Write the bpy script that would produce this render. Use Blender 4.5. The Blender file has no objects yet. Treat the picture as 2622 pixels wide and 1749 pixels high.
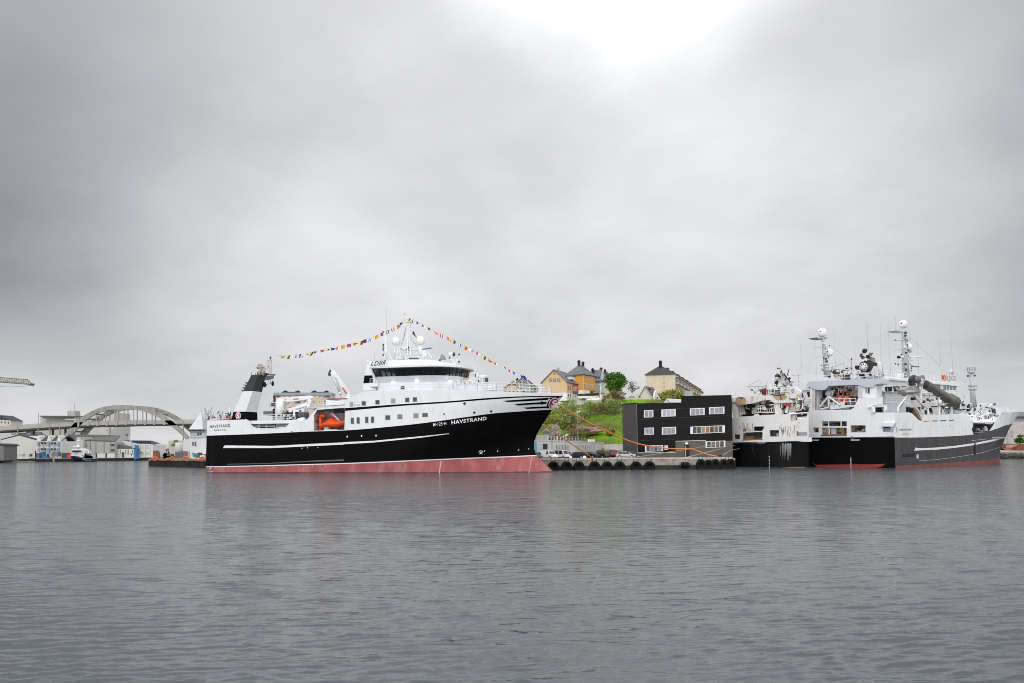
import bpy,bmesh,math,random
from mathutils import Vector,Matrix
from mathutils.geometry import tessellate_polygon
R=math.radians
scene=bpy.context.scene
COL=scene.collection
rnd=random.Random(11)
FPX,CX,HY,EYE,PITCH,ROLL=2039.0,1311.0,1151.0,4.3,R(3.5),.006
_cp,_sp=math.cos(PITCH),math.sin(PITCH)
FWD=Vector((0,_cp,_sp));UP0=Vector((0,-_sp,_cp));RT0=Vector((1,0,0))
RT=RT0*math.cos(ROLL)-UP0*math.sin(ROLL)
UP=UP0*math.cos(ROLL)+RT0*math.sin(ROLL)
CYP=HY-FPX*math.tan(PITCH)
CAM=Vector((0,0,EYE))
cd=bpy.data.cameras.new('camera');cam=bpy.data.objects.new('camera',cd);COL.objects.link(cam)
cd.sensor_width=36;cd.lens=FPX/2622*36;cd.shift_y=(CYP-874.5)/2622
cd.clip_start=.5;cd.clip_end=20000
cam.matrix_world=Matrix(((RT.x,UP.x,-FWD.x,CAM.x),(RT.y,UP.y,-FWD.y,CAM.y),(RT.z,UP.z,-FWD.z,CAM.z),(0,0,0,1)))
scene.camera=cam
def ray(p):return FWD+RT*((p[0]-CX)/FPX)-UP*((p[1]-CYP)/FPX)
def at_y(p,y):d=ray(p);return CAM+d*(y/d.y)
def zoom(x0,y0,k):return lambda a,b:(x0+a*k,y0+b*k)
ZA=zoom(480,860,.24228);ZB=zoom(860,760,.24228);ZC=zoom(1160,860,.24228);ZD=zoom(0,940,.2382)
ZE=zoom(1360,900,.22969);ZF=zoom(1820,780,.28056);ZG=zoom(2200,780,.28059)
z1=zoom(520,900,.12114);z2=zoom(640,980,.11059);z3=zoom(920,780,.13611);z4=zoom(920,920,.14462)
z5=zoom(1860,920,.10204);z6=zoom(2040,860,.12758);z7=zoom(2280,940,.16578);z8=zoom(1380,1090,.12761)
w1=zoom(0,1040,.12761);w2=zoom(280,1040,.12761);w3=zoom(1270,920,.14037);w4=zoom(1580,920,.16584);w5=zoom(1400,1000,.10208);w6=zoom(1640,1120,.11059);w7=zoom(2540,1010,.12112)
MATS={}
def mk(name,col,rough=.5,metal=0.,var=.12,scale=.6,streak=0.,bump=0.,spec=.5,dirt=None,dirt_amt=.4,coat=0.,emit=None):
 if name in MATS:return MATS[name]
 m=bpy.data.materials.new(name);m.use_nodes=True;nt=m.node_tree;N=nt.nodes;L=nt.links
 b=N['Principled BSDF']
 tc=N.new('ShaderNodeTexCoord');mp=N.new('ShaderNodeMapping');L.new(tc.outputs['Object'],mp.inputs['Vector'])
 if streak:mp.inputs['Scale'].default_value=(1,1,1-streak)
 nz=N.new('ShaderNodeTexNoise');nz.inputs['Scale'].default_value=scale;nz.inputs['Detail'].default_value=6;nz.inputs['Roughness'].default_value=.65
 L.new(mp.outputs['Vector'],nz.inputs['Vector'])
 rp=N.new('ShaderNodeValToRGB');rp.color_ramp.elements[0].position=.3;rp.color_ramp.elements[1].position=.7
 lo=[max(0,c*(1-var))for c in col];hi=[min(1,c*(1+var))for c in col]
 rp.color_ramp.elements[0].color=(*lo,1);rp.color_ramp.elements[1].color=(*hi,1)
 L.new(nz.outputs['Fac'],rp.inputs['Fac']);out=rp.outputs['Color']
 if dirt:
  n2=N.new('ShaderNodeTexNoise');n2.inputs['Scale'].default_value=scale*2.3;n2.inputs['Detail'].default_value=8
  n2.inputs['Roughness'].default_value=.7;L.new(mp.outputs['Vector'],n2.inputs['Vector'])
  r2=N.new('ShaderNodeValToRGB');r2.color_ramp.elements[0].position=.62-.3*dirt_amt;r2.color_ramp.elements[1].position=.8-.2*dirt_amt
  L.new(n2.outputs['Fac'],r2.inputs['Fac'])
  mx=N.new('ShaderNodeMix');mx.data_type='RGBA';L.new(r2.outputs['Color'],mx.inputs[0]);L.new(out,mx.inputs[6]);mx.inputs[7].default_value=(*dirt,1)
  out=mx.outputs[2]
 L.new(out,b.inputs['Base Color'])
 b.inputs['Roughness'].default_value=rough;b.inputs['Metallic'].default_value=metal;b.inputs['Specular IOR Level'].default_value=spec
 b.inputs['Coat Weight'].default_value=coat
 if bump:
  bp=N.new('ShaderNodeBump');bp.inputs['Strength'].default_value=bump;bp.inputs['Distance'].default_value=.2
  L.new(nz.outputs['Fac'],bp.inputs['Height']);L.new(bp.outputs['Normal'],b.inputs['Normal'])
 if emit:
  b.inputs['Emission Color'].default_value=(*emit[0],1);b.inputs['Emission Strength'].default_value=emit[1]
 MATS[name]=m;return m
def lam(name,col,axis,pitch,depth=.25,rough=.6,var=.08,bumpd=.04):
 """boards, slates or corrugated sheet: fine parallel joints across one object axis"""
 if name in MATS:return MATS[name]
 m=mk(name,col,rough,var=var,scale=.9);nt=m.node_tree;N=nt.nodes;L=nt.links;b=N['Principled BSDF']
 tc=N.new('ShaderNodeTexCoord');sx=N.new('ShaderNodeSeparateXYZ');L.new(tc.outputs['Object'],sx.inputs[0])
 mu=N.new('ShaderNodeMath');mu.operation='MULTIPLY';mu.inputs[1].default_value=1/pitch;L.new(sx.outputs[axis],mu.inputs[0])
 fr=N.new('ShaderNodeMath');fr.operation='FRACT';L.new(mu.outputs[0],fr.inputs[0])
 rp=N.new('ShaderNodeValToRGB');e=rp.color_ramp.elements;e[0].position=0;e[0].color=(1-depth,1-depth,1-depth,1);e[1].position=.22;e[1].color=(1,1,1,1)
 L.new(fr.outputs[0],rp.inputs['Fac'])
 src=b.inputs['Base Color'].links[0].from_socket
 mx=N.new('ShaderNodeMix');mx.data_type='RGBA';mx.blend_type='MULTIPLY';mx.inputs[0].default_value=1
 L.new(src,mx.inputs[6]);L.new(rp.outputs['Color'],mx.inputs[7]);L.new(mx.outputs[2],b.inputs['Base Color'])
 bp=N.new('ShaderNodeBump');bp.inputs['Strength'].default_value=.5;bp.inputs['Distance'].default_value=bumpd
 L.new(rp.outputs['Color'],bp.inputs['Height']);L.new(bp.outputs['Normal'],b.inputs['Normal'])
 return m
def glassy(name,tint,clear,rough=.04):
 """window glass: partly see-through, reflecting by angle"""
 if name in MATS:return MATS[name]
 m=bpy.data.materials.new(name);m.use_nodes=True;nt=m.node_tree;N=nt.nodes;L=nt.links
 b=N['Principled BSDF'];b.inputs['Base Color'].default_value=(*tint,1);b.inputs['Roughness'].default_value=rough;b.inputs['IOR'].default_value=1.5
 tr=N.new('ShaderNodeBsdfTransparent');tr.inputs[0].default_value=(.8,.9,.92,1)
 mx=N.new('ShaderNodeMixShader');mx.inputs[0].default_value=clear
 L.new(b.outputs[0],mx.inputs[1]);L.new(tr.outputs[0],mx.inputs[2]);L.new(mx.outputs[0],N['Material Output'].inputs[0])
 MATS[name]=m;return m
WHITE=mk('ship_white_paint',(.74,.755,.77),.35,var=.06,scale=.25,dirt=(.62,.62,.60),dirt_amt=.25,streak=.6,coat=.2)
WHITE2=mk('old_white_paint',(.76,.77,.77),.45,var=.07,scale=.35,dirt=(.55,.50,.44),dirt_amt=.3,streak=.7)
RUSTW=mk('rusty_white_paint',(.74,.73,.70),.5,var=.08,scale=.5,dirt=(.34,.17,.07),dirt_amt=.42,streak=.75)
MASTG=mk('mast_grey_paint',(.44,.45,.46),.5,var=.2,scale=1.5)
GREYW=mk('grey_white_paint',(.52,.54,.57),.45,var=.06,scale=.4)
BLUEW=mk('pale_blue_grey_paint',(.50,.55,.62),.4,var=.05,scale=.3)
BLACK=mk('ship_black_paint',(.003,.003,.0035),.5,var=.3,scale=.5,spec=.06)
BLACKM=mk('matt_black_paint',(.012,.012,.013),.6,var=.3,scale=.8,spec=.3)
WEATH=mk('weathered_black_hull',(.028,.028,.031),.55,var=.3,scale=.7,dirt=(.068,.065,.063),dirt_amt=.5,streak=.85)
RED=mk('antifouling_red',(.34,.085,.092),.7,var=.26,scale=.35,dirt=(.42,.20,.18),dirt_amt=.42,streak=.5)
REDD=mk('dark_antifouling_red',(.24,.025,.022),.6,var=.2,scale=.6)
CHAR=mk('charcoal_paint',(.022,.023,.026),.55,var=.2,scale=.8)
STEEL=mk('galvanised_steel',(.38,.39,.40),.45,metal=.3,var=.15,scale=2)
DSTEEL=mk('dark_steel',(.07,.07,.07),.5,metal=.3,var=.3,scale=2)
ORANGE=mk('signal_orange',(.80,.085,.012),.55,var=.1,scale=2)
REDP=mk('red_paint',(.55,.03,.03),.5,var=.15,scale=1)
TAN=mk('tan_canvas',(.50,.40,.29),.8,var=.2,scale=1.5)
RUST=mk('rust',(.26,.12,.05),.85,var=.4,scale=2.5)
BEIGEP=mk('beige_pipe',(.40,.36,.31),.6,var=.2,scale=2)
DARKIN=mk('dark_interior',(.03,.03,.032),.8,var=.3,scale=1)
GLASS=mk('dark_window_glass',(.018,.022,.026),.06,var=.3,scale=.7,spec=.6)
RUBBER=mk('black_rubber',(.010,.010,.010),.85,var=.4,scale=3,spec=.2)
ROPE_O=mk('orange_rope',(.72,.22,.05),.75,var=.2,scale=6)
ROPE_T=mk('tan_rope',(.36,.30,.23),.85,var=.25,scale=6)
BLUEP=mk('blue_paint',(.03,.22,.50),.5,var=.15,scale=.8)
DOME=mk('radome_white',(.80,.80,.79),.4,var=.03,scale=.5)
class MB:
 def __init__(s):s.v=[];s.f=[];s.fm=[];s.mats=[];s.sm=[]
 def mi(s,m):
  if m not in s.mats:s.mats.append(m)
  return s.mats.index(m)
 def add(s,vs,fs,m,smooth=False):
  o=len(s.v);k=s.mi(m);s.v+=[Vector(v)for v in vs]
  for f in fs:s.f.append([i+o for i in f]);s.fm.append(k);s.sm.append(smooth)
  return s
 def box(s,a,b,m):
  (x0,y0,z0),(x1,y1,z1)=a,b
  return s.add([(x0,y0,z0),(x1,y0,z0),(x1,y1,z0),(x0,y1,z0),(x0,y0,z1),(x1,y0,z1),(x1,y1,z1),(x0,y1,z1)],[(0,3,2,1),(4,5,6,7),(0,1,5,4),(1,2,6,5),(2,3,7,6),(3,0,4,7)],m)
 def obox(s,c,ax,ay,az,m):
  """oriented box: centre and three half-axis vectors"""
  c=Vector(c);ax,ay,az=Vector(ax),Vector(ay),Vector(az)
  vs=[c+ax*i+ay*j+az*k for k in(-1,1)for j in(-1,1)for i in(-1,1)]
  return s.add(vs,[(0,2,3,1),(4,5,7,6),(0,1,5,4),(1,3,7,5),(3,2,6,7),(2,0,4,6)],m)
 def tube(s,pts,r,m,n=6,r1=None,caps=True):
  pts=[Vector(p)for p in pts];r1=r if r1 is None else r1;vs=[];fs=[];k=len(pts)
  u=None
  for i,p in enumerate(pts):
   t=(pts[min(i+1,k-1)]-pts[max(i-1,0)]).normalized()
   if u is None:u=t.cross(Vector((0,0,1))if abs(t.z)<.9 else Vector((1,0,0))).normalized()
   u=(u-t*u.dot(t)).normalized();w=t.cross(u)
   rr=r+(r1-r)*i/max(1,k-1)
   for j in range(n):
    a=2*math.pi*j/n;vs.append(p+u*(rr*math.cos(a))+w*(rr*math.sin(a)))
  for i in range(k-1):
   for j in range(n):fs.append((i*n+j,i*n+(j+1)%n,(i+1)*n+(j+1)%n,(i+1)*n+j))
  if caps:fs+=[tuple(range(n))[::-1],tuple(range((k-1)*n,k*n))]
  return s.add(vs,fs,m,n>6)
 def lathe(s,c,axis,prof,m,n=16):
  """prof: (distance along axis, radius)"""
  c=Vector(c);t=Vector(axis).normalized();u=t.cross(Vector((0,0,1))if abs(t.z)<.9 else Vector((1,0,0))).normalized();w=t.cross(u)
  vs=[];fs=[];k=len(prof)
  for d,r in prof:
   for j in range(n):
    a=2*math.pi*j/n;vs.append(c+t*d+u*(r*math.cos(a))+w*(r*math.sin(a)))
  for i in range(k-1):
   for j in range(n):fs.append((i*n+j,i*n+(j+1)%n,(i+1)*n+(j+1)%n,(i+1)*n+j))
  fs+=[tuple(range(n))[::-1],tuple(range((k-1)*n,k*n))]
  return s.add(vs,fs,m,True)
 def ball(s,c,r,m,n=14,sz=1.):
  return s.lathe(Vector(c)-Vector((0,0,r*sz)),(0,0,1),[((1-math.cos(math.pi*i/10))*r*sz,max(.01,r*math.sin(math.pi*i/10)))for i in range(11)],m,n)
 def slab(s,loop,vec,m,holes=(),mside=None):
  """flat outline (with holes) pushed along vec"""
  vec=Vector(vec);loops=[[Vector(p)for p in loop]]+[[Vector(p)for p in h]for h in holes]
  flat=[p for l in loops for p in l];n=len(flat)
  tris=tessellate_polygon(loops)
  fs=[tuple(t)for t in tris];s.add(flat+[p+vec for p in flat],fs+[tuple(i+n for i in t[::-1])for t in fs],m)
  o=0;sf=[]
  for l in loops:
   k=len(l)
   for i in range(k):sf.append((o+i,o+(i+1)%k,n+o+(i+1)%k,n+o+i))
   o+=k
  return s.add(flat+[p+vec for p in flat],sf,mside or m)
 def grid(s,rows,mats,smooth=True,skip=None):
  """rows of equal length; mats per band between rows"""
  n=len(rows[0]);base=[p for r in rows for p in r]
  for i in range(len(rows)-1):
   fs=[(i*n+j,i*n+j+1,(i+1)*n+j+1,(i+1)*n+j)for j in range(n-1)if not(skip and skip(i,j))]
   o=len(s.v)
   s.add(rows[i]+rows[i+1],[(j,j+1,n+j+1,n+j)for j in range(n-1)if not(skip and skip(i,j))],mats[i],smooth)
  return s
 def rail(s,pts,h,step,m,bars=2,r=.035):
  """open handrail along a line of feet"""
  pts=[Vector(p)for p in pts];upv=Vector((0,0,1))
  for k in range(bars):s.tube([p+upv*(h*(k+1)/bars)for p in pts],r,m,4)
  for a,b in zip(pts,pts[1:]):
   n=max(1,round((b-a).length/step))
   for i in range(n+1):q=a.lerp(b,i/n);s.tube([q,q+upv*h],r,m,4)
  return s
 def build(s,name,parent=None,recalc=True,merge=0.):
  me=bpy.data.meshes.new(name);me.from_pydata(s.v,[],s.f)
  for m in s.mats:me.materials.append(m)
  me.polygons.foreach_set('material_index',s.fm);me.polygons.foreach_set('use_smooth',s.sm)
  if recalc or merge:
   bm=bmesh.new();bm.from_mesh(me)
   if merge:bmesh.ops.remove_doubles(bm,verts=bm.verts,dist=merge)
   bmesh.ops.recalc_face_normals(bm,faces=bm.faces);bm.to_mesh(me);bm.free()
  o=bpy.data.objects.new(name,me);COL.objects.link(o)
  if parent:o.parent=parent
  return o
def tag(o,label=None,cat=None,group=None,kind=None):
 if label:o['label']=label
 if cat:o['category']=cat
 if group:o['group']=group
 if kind:o['kind']=kind
 return o
def empty(name,loc,rz=0.,label=None,cat=None,group=None):
 o=bpy.data.objects.new(name,None);COL.objects.link(o);o.location=loc;o.rotation_euler=(0,0,rz);o.empty_display_size=.5
 return tag(o,label,cat,group)
def copy_tree(o,parent=None):
 c=o.copy();COL.objects.link(c);c.parent=parent
 for ch in list(o.children):copy_tree(ch,c)
 return c
_txt={}
def glyphs(txt,bold=0.,shear=0.,space=1.):
 """flat faces of a line of text scaled to the unit square"""
 key=(txt,bold,shear,space)
 if key not in _txt:
  cu=bpy.data.curves.new('lettering','FONT');cu.body=txt;cu.offset=bold;cu.shear=shear;cu.space_character=space;cu.resolution_u=3
  ob=bpy.data.objects.new('lettering',cu);COL.objects.link(ob)
  dg=bpy.context.evaluated_depsgraph_get();me=bpy.data.meshes.new_from_object(ob.evaluated_get(dg))
  vs=[v.co.copy()for v in me.vertices];fs=[tuple(p.vertices)for p in me.polygons]
  bpy.data.objects.remove(ob);bpy.data.curves.remove(cu);bpy.data.meshes.remove(me)
  x0=min(v.x for v in vs);x1=max(v.x for v in vs);y0=min(v.y for v in vs);y1=max(v.y for v in vs)
  _txt[key]=([((v.x-x0)/(x1-x0),(v.y-y0)/(y1-y0))for v in vs],fs)
 return _txt[key]
def letter(mb,txt,q,surf,m,bold=0.,shear=0.,space=1.,off=.03):
 """q: bottom-left, bottom-right, top-right, top-left; surf turns a position into (point, outward normal)"""
 vs,fs=glyphs(txt,bold,shear,space);out=[]
 for u,v in vs:
  p=[(q[0][i]*(1-u)+q[1][i]*u)*(1-v)+(q[3][i]*(1-u)+q[2][i]*u)*v for i in range(2)]
  a,n=surf(p);out.append(a+n*off)
 mb.add(out,fs,m)
def disc(c,rx,ry,n=20,a0=0.):return[(c[0]+rx*math.cos(2*math.pi*i/n+a0),c[1]+ry*math.sin(2*math.pi*i/n+a0))for i in range(n)]
def plate(mb,poly,surf,m,off=.03,sub=1):
 """thin plate lying on a surface: outline given by position, lifted by off, with an edge"""
 pts=[]
 for i,p in enumerate(poly):
  q=poly[(i+1)%len(poly)]
  for k in range(sub):pts.append((p[0]+(q[0]-p[0])*k/sub,p[1]+(q[1]-p[1])*k/sub))
 a=[surf(p)for p in pts];top=[p+n*off for p,n in a];bot=[p-n*.02 for p,n in a];k=len(a)
 fs=[tuple(t)for t in tessellate_polygon([[Vector((p[0],p[1],0))for p in pts]])]
 mb.add(top+bot,fs+[(i,(i+1)%k,k+(i+1)%k,k+i)for i in range(k)],m)
def band(mb,top,bot,surf,m,off=.05,n=28,rows=3):
 """long strip lying closely on a curved surface, between two lines of positions"""
 def along(l,t):
  d=[0.]
  for a,b in zip(l,l[1:]):d.append(d[-1]+abs(b[0]-a[0])+1e-6)
  s=t*d[-1];i=max(k for k in range(len(l)-1)if d[k]<=s+1e-9);u=(s-d[i])/(d[i+1]-d[i]);return(l[i][0]+(l[i+1][0]-l[i][0])*u,l[i][1]+(l[i+1][1]-l[i][1])*u)
 g=[]
 for r in range(rows+1):
  k=r/rows;row=[]
  for i in range(n+1):a,b=along(top,i/n),along(bot,i/n);p,nn=surf((a[0]+(b[0]-a[0])*k,a[1]+(b[1]-a[1])*k));row.append(p+nn*off)
  g.append(row)
 mb.grid(g,[m]*rows)
 for row in(g[0],g[-1]):mb.grid([row,[p+Vector((0,off+.02,0))for p in row]],[m])
class Frame:
 def __init__(s,o,ang):
  s.o=Vector(o);s.ang=ang;c,n=math.cos(ang),math.sin(ang);s.X=Vector((c,n,0));s.S=Vector((n,-c,0))
  d=CAM-s.o;s.e=Vector((d.dot(s.X),d.dot(s.S),d.z))
 def dir(s,p):d=ray(p);return Vector((d.dot(s.X),d.dot(s.S),d.z))
 def side(s,p,st):
  d=s.dir(p);q=s.e+d*((st-s.e.y)/d.y);return(q.x,q.z)
 def cross(s,p,x):
  d=s.dir(p);q=s.e+d*((x-s.e.x)/d.x);return(q.y,q.z)
 def S_(s,p,st):x,z=s.side(p,st);return P(x,st,z)
 def C_(s,p,x):st,z=s.cross(p,x);return P(x,st,z)
 def on_side(s,st):return lambda p:(s.S_(p,st),Vector((0,-1,0)))
 def on_cross(s,x):return lambda p:(s.C_(p,x),Vector((-1,0,0)))
def P(x,s,z):return Vector((x,-s,z))
def interp(pts):
 pts=sorted(pts);xs=[p[0]for p in pts];ys=[p[1]for p in pts];n=len(xs)
 d=[(ys[i+1]-ys[i])/max(1e-6,xs[i+1]-xs[i])for i in range(n-1)]
 m=[d[0]]+[(d[i-1]+d[i])/2 if d[i-1]*d[i]>0 else 0 for i in range(1,n-1)]+[d[-1]]
 def f(x):
  if x<=xs[0]:return ys[0]+d[0]*(x-xs[0])*.5
  if x>=xs[-1]:return ys[-1]+d[-1]*(x-xs[-1])*.5
  i=max(k for k in range(n-1)if xs[k]<=x);h=xs[i+1]-xs[i];t=(x-xs[i])/h
  return(2*t**3-3*t*t+1)*ys[i]+(t**3-2*t*t+t)*h*m[i]+(-2*t**3+3*t*t)*ys[i+1]+(t**3-t*t)*h*m[i+1]
 return f
def lin(pts):
 pts=sorted(pts)
 def f(x):
  if x<=pts[0][0]:return pts[0][1]
  for a,b in zip(pts,pts[1:]):
   if x<=b[0]:return a[1]+(b[1]-a[1])*(x-a[0])/max(1e-6,b[0]-a[0])
  return pts[-1][1]
 return f
class Hull:
 def __init__(s,fr,W,stem,x0,n):s.fr=fr;s.W=W;s.x0=lin(x0);s.n=lin(n);s.stem=lin([(z,x)for x,z in stem])
 def b(s,x,z):
  a=s.x0(z);e=s.stem(z)
  if x<=a:return s.W
  t=min(1,(x-a)/max(.1,e-a));return s.W*max(0,1-t**s.n(z))
 def on(s,p):
  st=s.W
  for _ in range(14):x,z=s.fr.side(p,st);st=.5*st+.5*s.b(x,z)
  x,z=s.fr.side(p,st);return(x,st,z)
 def surf(s,p):
  x,st,z=s.on(p);e=.3;db=(s.b(x+e,z)-s.b(x-e,z))/(2*e);dz=(s.b(x,z+e)-s.b(x,z-e))/(2*e)
  n=Vector((-db,-1,-dz)).normalized();return(P(x,st,z),n)
 def line(s,pts):return interp([(lambda q:(q[0],q[2]))(s.on(p))for p in pts])
 def row(s,zf,n,sgn,xa=0.,pw=.75):
  """points along one height line from xa to the stem"""
  out=[]
  for i in range(n):
   u=1-(1-i/(n-1))**(1/pw)if False else i/(n-1)
   u=u**pw
   x=xa
   for _ in range(25):e=s.stem(zf(x));x=.5*x+.5*(xa+u*(e-xa))
   z=zf(x);out.append(P(x,sgn*s.b(x,z),z))
  return out
  # ================================================================ the near trawler
_s0=at_y((527,1210),161.0);_a=R(-15)
HF=Frame((_s0.x-8*math.sin(_a),_s0.y+8*math.cos(_a),0),_a)
HV=empty('trawler',HF.o,_a,'large trawler with black and white hull, red bottom and strings of signal flags','fishing vessel')
_stem=[HF.side(ZC(*p),0)for p in[(1160,637),(1040,790),(985,880),(900,1010),(868,1080),(855,1130),(855,1200),(860,1240),(886,1268),(975,1350),(1065,1440)]]
_stem+=[(_stem[-1][0]-.3,-.6),(_stem[-1][0]-2.5,-2)]
HH=Hull(HF,8.0,_stem,[(-2,40),(0,40),(2.4,41),(8,47),(12,48)],[(0,1.5),(2.5,1.5),(5,1.8),(9,2.3),(13,2.7)])
l_boot=HH.line([ZA(200,1388),ZA(500,1384),ZA(800,1377),ZA(1200,1366),ZA(1651,1354),ZC(300,1293),ZC(600,1282),ZC(840,1271)])
l_black=HH.line([ZA(195,1055),ZA(700,1038),ZA(1330,1010),ZB(100,1412),ZB(600,1370),ZB(1000,1325),ZB(1400,1268),ZB(1651,1234),ZC(480,815),ZC(800,793),ZC(985,783)])
l_b0=HH.line([ZB(100,1206),ZB(700,1153),ZB(1200,1120),ZC(400,673),ZC(800,649),ZC(1080,646)])
l_b1=HH.line([ZB(100,1176),ZB(700,1134),ZB(1200,1103),ZC(400,655),ZC(800,637),ZC(1090,636)])
l_top=HH.line([ZB(130,1080),ZB(200,1040),ZB(285,1008),ZB(440,990),ZB(1000,985),ZC(250,580),ZC(600,592),ZC(900,605),ZC(1060,612)])
mb=MB()
for sg in(1,-1):
 zs=[lambda x:-1.2,lambda x:0,lambda x:.16+.05*math.sin(x*1.3)+.03*math.sin(x*4.1),lambda x:.5*l_boot(x)+.1,l_boot,lambda x:l_boot(x)+.17]+[(lambda x,t=t:l_boot(x)+.17+t*(l_black(x)-l_boot(x)-.17))for t in(.15,.3,.45,.6,.75,.88)]+[l_black]
 mb.grid([HH.row(z,90,sg)for z in zs],[RED,mk('wet_red',(.10,.03,.03),.4,var=.3,scale=1.5),RED,RED,WHITE]+[BLACK]*7)
rows=[[HH.row(z,2,sg)[0]for z in zs]for sg in(1,-1)]
mb.grid(rows,[BLACK])
for sg in(1,):pass
hull=mb.build('hull',HV,merge=.002)
xbr=HF.side(z2(2203,800),8)[0];xbl=HF.side(z2(1476,900),8)[0]
mb=MB()
for sg in(1,-1):mb.grid([HH.row(z,90,sg,xbr)for z in[l_black]+[(lambda x,t=t:l_black(x)+t*(l_b0(x)-l_black(x)))for t in(.2,.4,.6,.8)]+[l_b0,l_b1,l_top]],[WHITE]*5+[BLACK,WHITE])
dk=lambda x:l_top(x)-(.05 if x<xbr+45 else .05+.7*min(1,(x-xbr-45)/6))
ra,rb=HH.row(dk,90,1,xbr),HH.row(dk,90,-1,xbr);mb.grid([ra,rb],[GREYW])
mb.grid([[HH.row(z,2,sg,xbr)[0]for z in(l_black,l_b0,l_top)]for sg in(1,-1)],[GREYW])
mb.build('forecastle',HV,merge=.002)
tp=[ZA(195,897),ZA(400,891),ZA(612,884),ZA(640,896),ZA(655,920),ZA(672,945),ZA(695,967),ZA(730,979),ZA(770,984),z2(620,1056),z2(820,1036),z2(860,1000),z2(905,945),z2(1100,905),z2(1260,866),z2(1322,850),z2(1380,790),z2(1460,690),z2(1540,602),z2(1800,580),z2(2203,546)]
tl=[HF.side(p,8)for p in tp];tl[0]=(0,tl[0][1]);l_aft=lin(tl)
bay=[HF.side(p,8)for p in[z2(1478,1118),z2(1476,755),z2(1555,628),z2(2196,578),z2(2203,1060),z2(2180,1094)]]
mb=MB()
out=[P(x,8,z)for x,z in tl]+[P(xbr,8,l_black(xbr))]+[P(x,8,l_black(x))for x in[xbr*(1-k/14)for k in range(1,14)]]+[P(0,8,l_black(0))]
mb.slab(out,(0,.16,0),WHITE,[[P(x,8,max(z,l_black(x)+.12))for x,z in bay]])
out=[P(p.x,-p.y if False else-8,p.z)for p in out];mb.slab(out,(0,-.16,0),WHITE)
mb.slab([P(0,-8,l_black(0)),P(0,8,l_black(0)),P(0,8,tl[0][1]),P(0,-8,tl[0][1])],(.15,0,0),WHITE)
mb.tube([P(x,7.98,z+.03)for x,z in tl[2:12]],.09,WHITE,6)
mb.build('after_bulwark',HV)
zu=HF.side(z2(600,872),6.9)[1];zm=HF.side(z2(600,948),6.9)[1];zl=l_black(15)+.1
mb=MB();mb.box((.2,-7.8,zl-.2),(xbr,7.8,zl),GREYW);mb.build('working_deck',HV)
xs0=HF.side(ZA(655,900),6.9)[0]
mb=MB();mb.box((xs0,-6.4,zl),(xbl-.3,6.4,zm),GREYW);mb.box((1.2,-7.4,zm),(xbl,7.4,zu),WHITE)
x0,x1=HF.side(z2(232,1000),6.42)[0],HF.side(z2(600,1000),6.42)[0]
mb.box((x0,-6.46,zl+.3),(x1,-6.36,zm-.1),DARKIN);mb.box((x1+.4,-6.46,zl+.1),(x1+3.4,-6.37,zm-.1),mk('grey_door',(.33,.34,.35),.5))
mb.build('shelter_deck',HV)
mb=MB();zt=lambda a,b:HF.S_(z2(a,b),6.75)
mb.rail([P(x0,6.8,l_aft(x0)+.05),P(x1,6.8,l_aft(x1)+.05)],.62,1.6,WHITE,2,.06)
mb.rail([P(xs0+2.5,7.2,zu),P(xbl-5,7.2,zu)],1.15,1.25,WHITE,3,.04)
mb.rail([P(1.2,7.6,tl[1][1]-.1),P(4.8,7.6,tl[1][1]-.1)],.95,.7,WHITE,2,.04)
mb.rail([P(.4,7.4,tl[1][1]-.1),P(.4,-7.4,tl[1][1]-.1)],.95,1.2,WHITE,2,.04)
mb.build('deck_railing',HV);mb=MB();mb.rail([HF.S_(z2(1580,555),7.8),HF.S_(z2(2200,518),7.8)],1.05,1.1,WHITE,3,.04)
mb.build('deck_railing',HV)
mb=MB()
for x,s,h,m in[(1.6,6.2,.9,STEEL),(2.4,3,1.2,WHITE),(3.0,6.6,.7,ORANGE),(3.6,6.2,1.3,DSTEEL),(4.4,7,.6,REDP),(2.8,5.5,1.5,WHITE),(4.9,6.5,1.0,mk('ochre_paint',(.45,.25,.06),.6))]:
 z=tl[1][1]-.2;mb.box((x-.4,-s-.4,z),(x+.4,-s+.4,z+h),m);mb.tube([(x-.6,-s,z+h*.9),(x+.6,-s+.2,z+h*1.1)],.08,m,6)
mb.box((.3,-7.8,tl[1][1]-.6),(7,7.8,tl[1][1]-.35),GREYW)
mb.build('winch_gear',HV)
zc=HF.side(z2(1800,600),8)[1]
mb=MB();RIB=lam('ribbed_grey_lining',(.42,.41,.41),0,.45,.3)
mb.box((xbl-.1,-4.9,zl),(xbr,-4.75,zc+.4),RIB);mb.box((xbl-.15,-7.84,zl),(xbl,-4.75,zc+.4),RIB)
mb.box((xbr-.12,-7.84,zl),(xbr,-4.75,zc+.4),RIB);mb.box((xbl-2.2,-7.84,zc+.1),(xbr,7.84,zc+.45),GREYW)
for k in range(7):x=xbl+1+k*.85;mb.box((x,-5.0,zl),(x+.12,-4.9,zc),GREYW)
mb.tube([(xbl+2,-5.2,zc-.5),(xbr-.5,-5.2,zc-.7)],.12,DSTEEL);mb.tube([(xbl+3,-5.5,zc-.2),(xbr-1,-5.6,zc-.4)],.18,mk('green_hose',(.03,.08,.05),.7))
mb.build('boat_bay',HV)
mb=MB();q=lambda a,b:HF.S_(z2(a,b),6.6)
mb.tube([q(1632,1100),q(1628,790)],.32,ORANGE,10);mb.tube([q(1600,775),q(1740,765)],.36,ORANGE,10);mb.tube([q(1610,745),q(1700,745)],.2,REDP,8)
mb.tube([q(1880,690),q(2080,890)],.22,GREYW,8);mb.tube([q(1870,720),q(1930,800)],.25,ORANGE,8);mb.tube([q(1705,1110),q(1700,830)],.2,DSTEEL,6)
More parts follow.
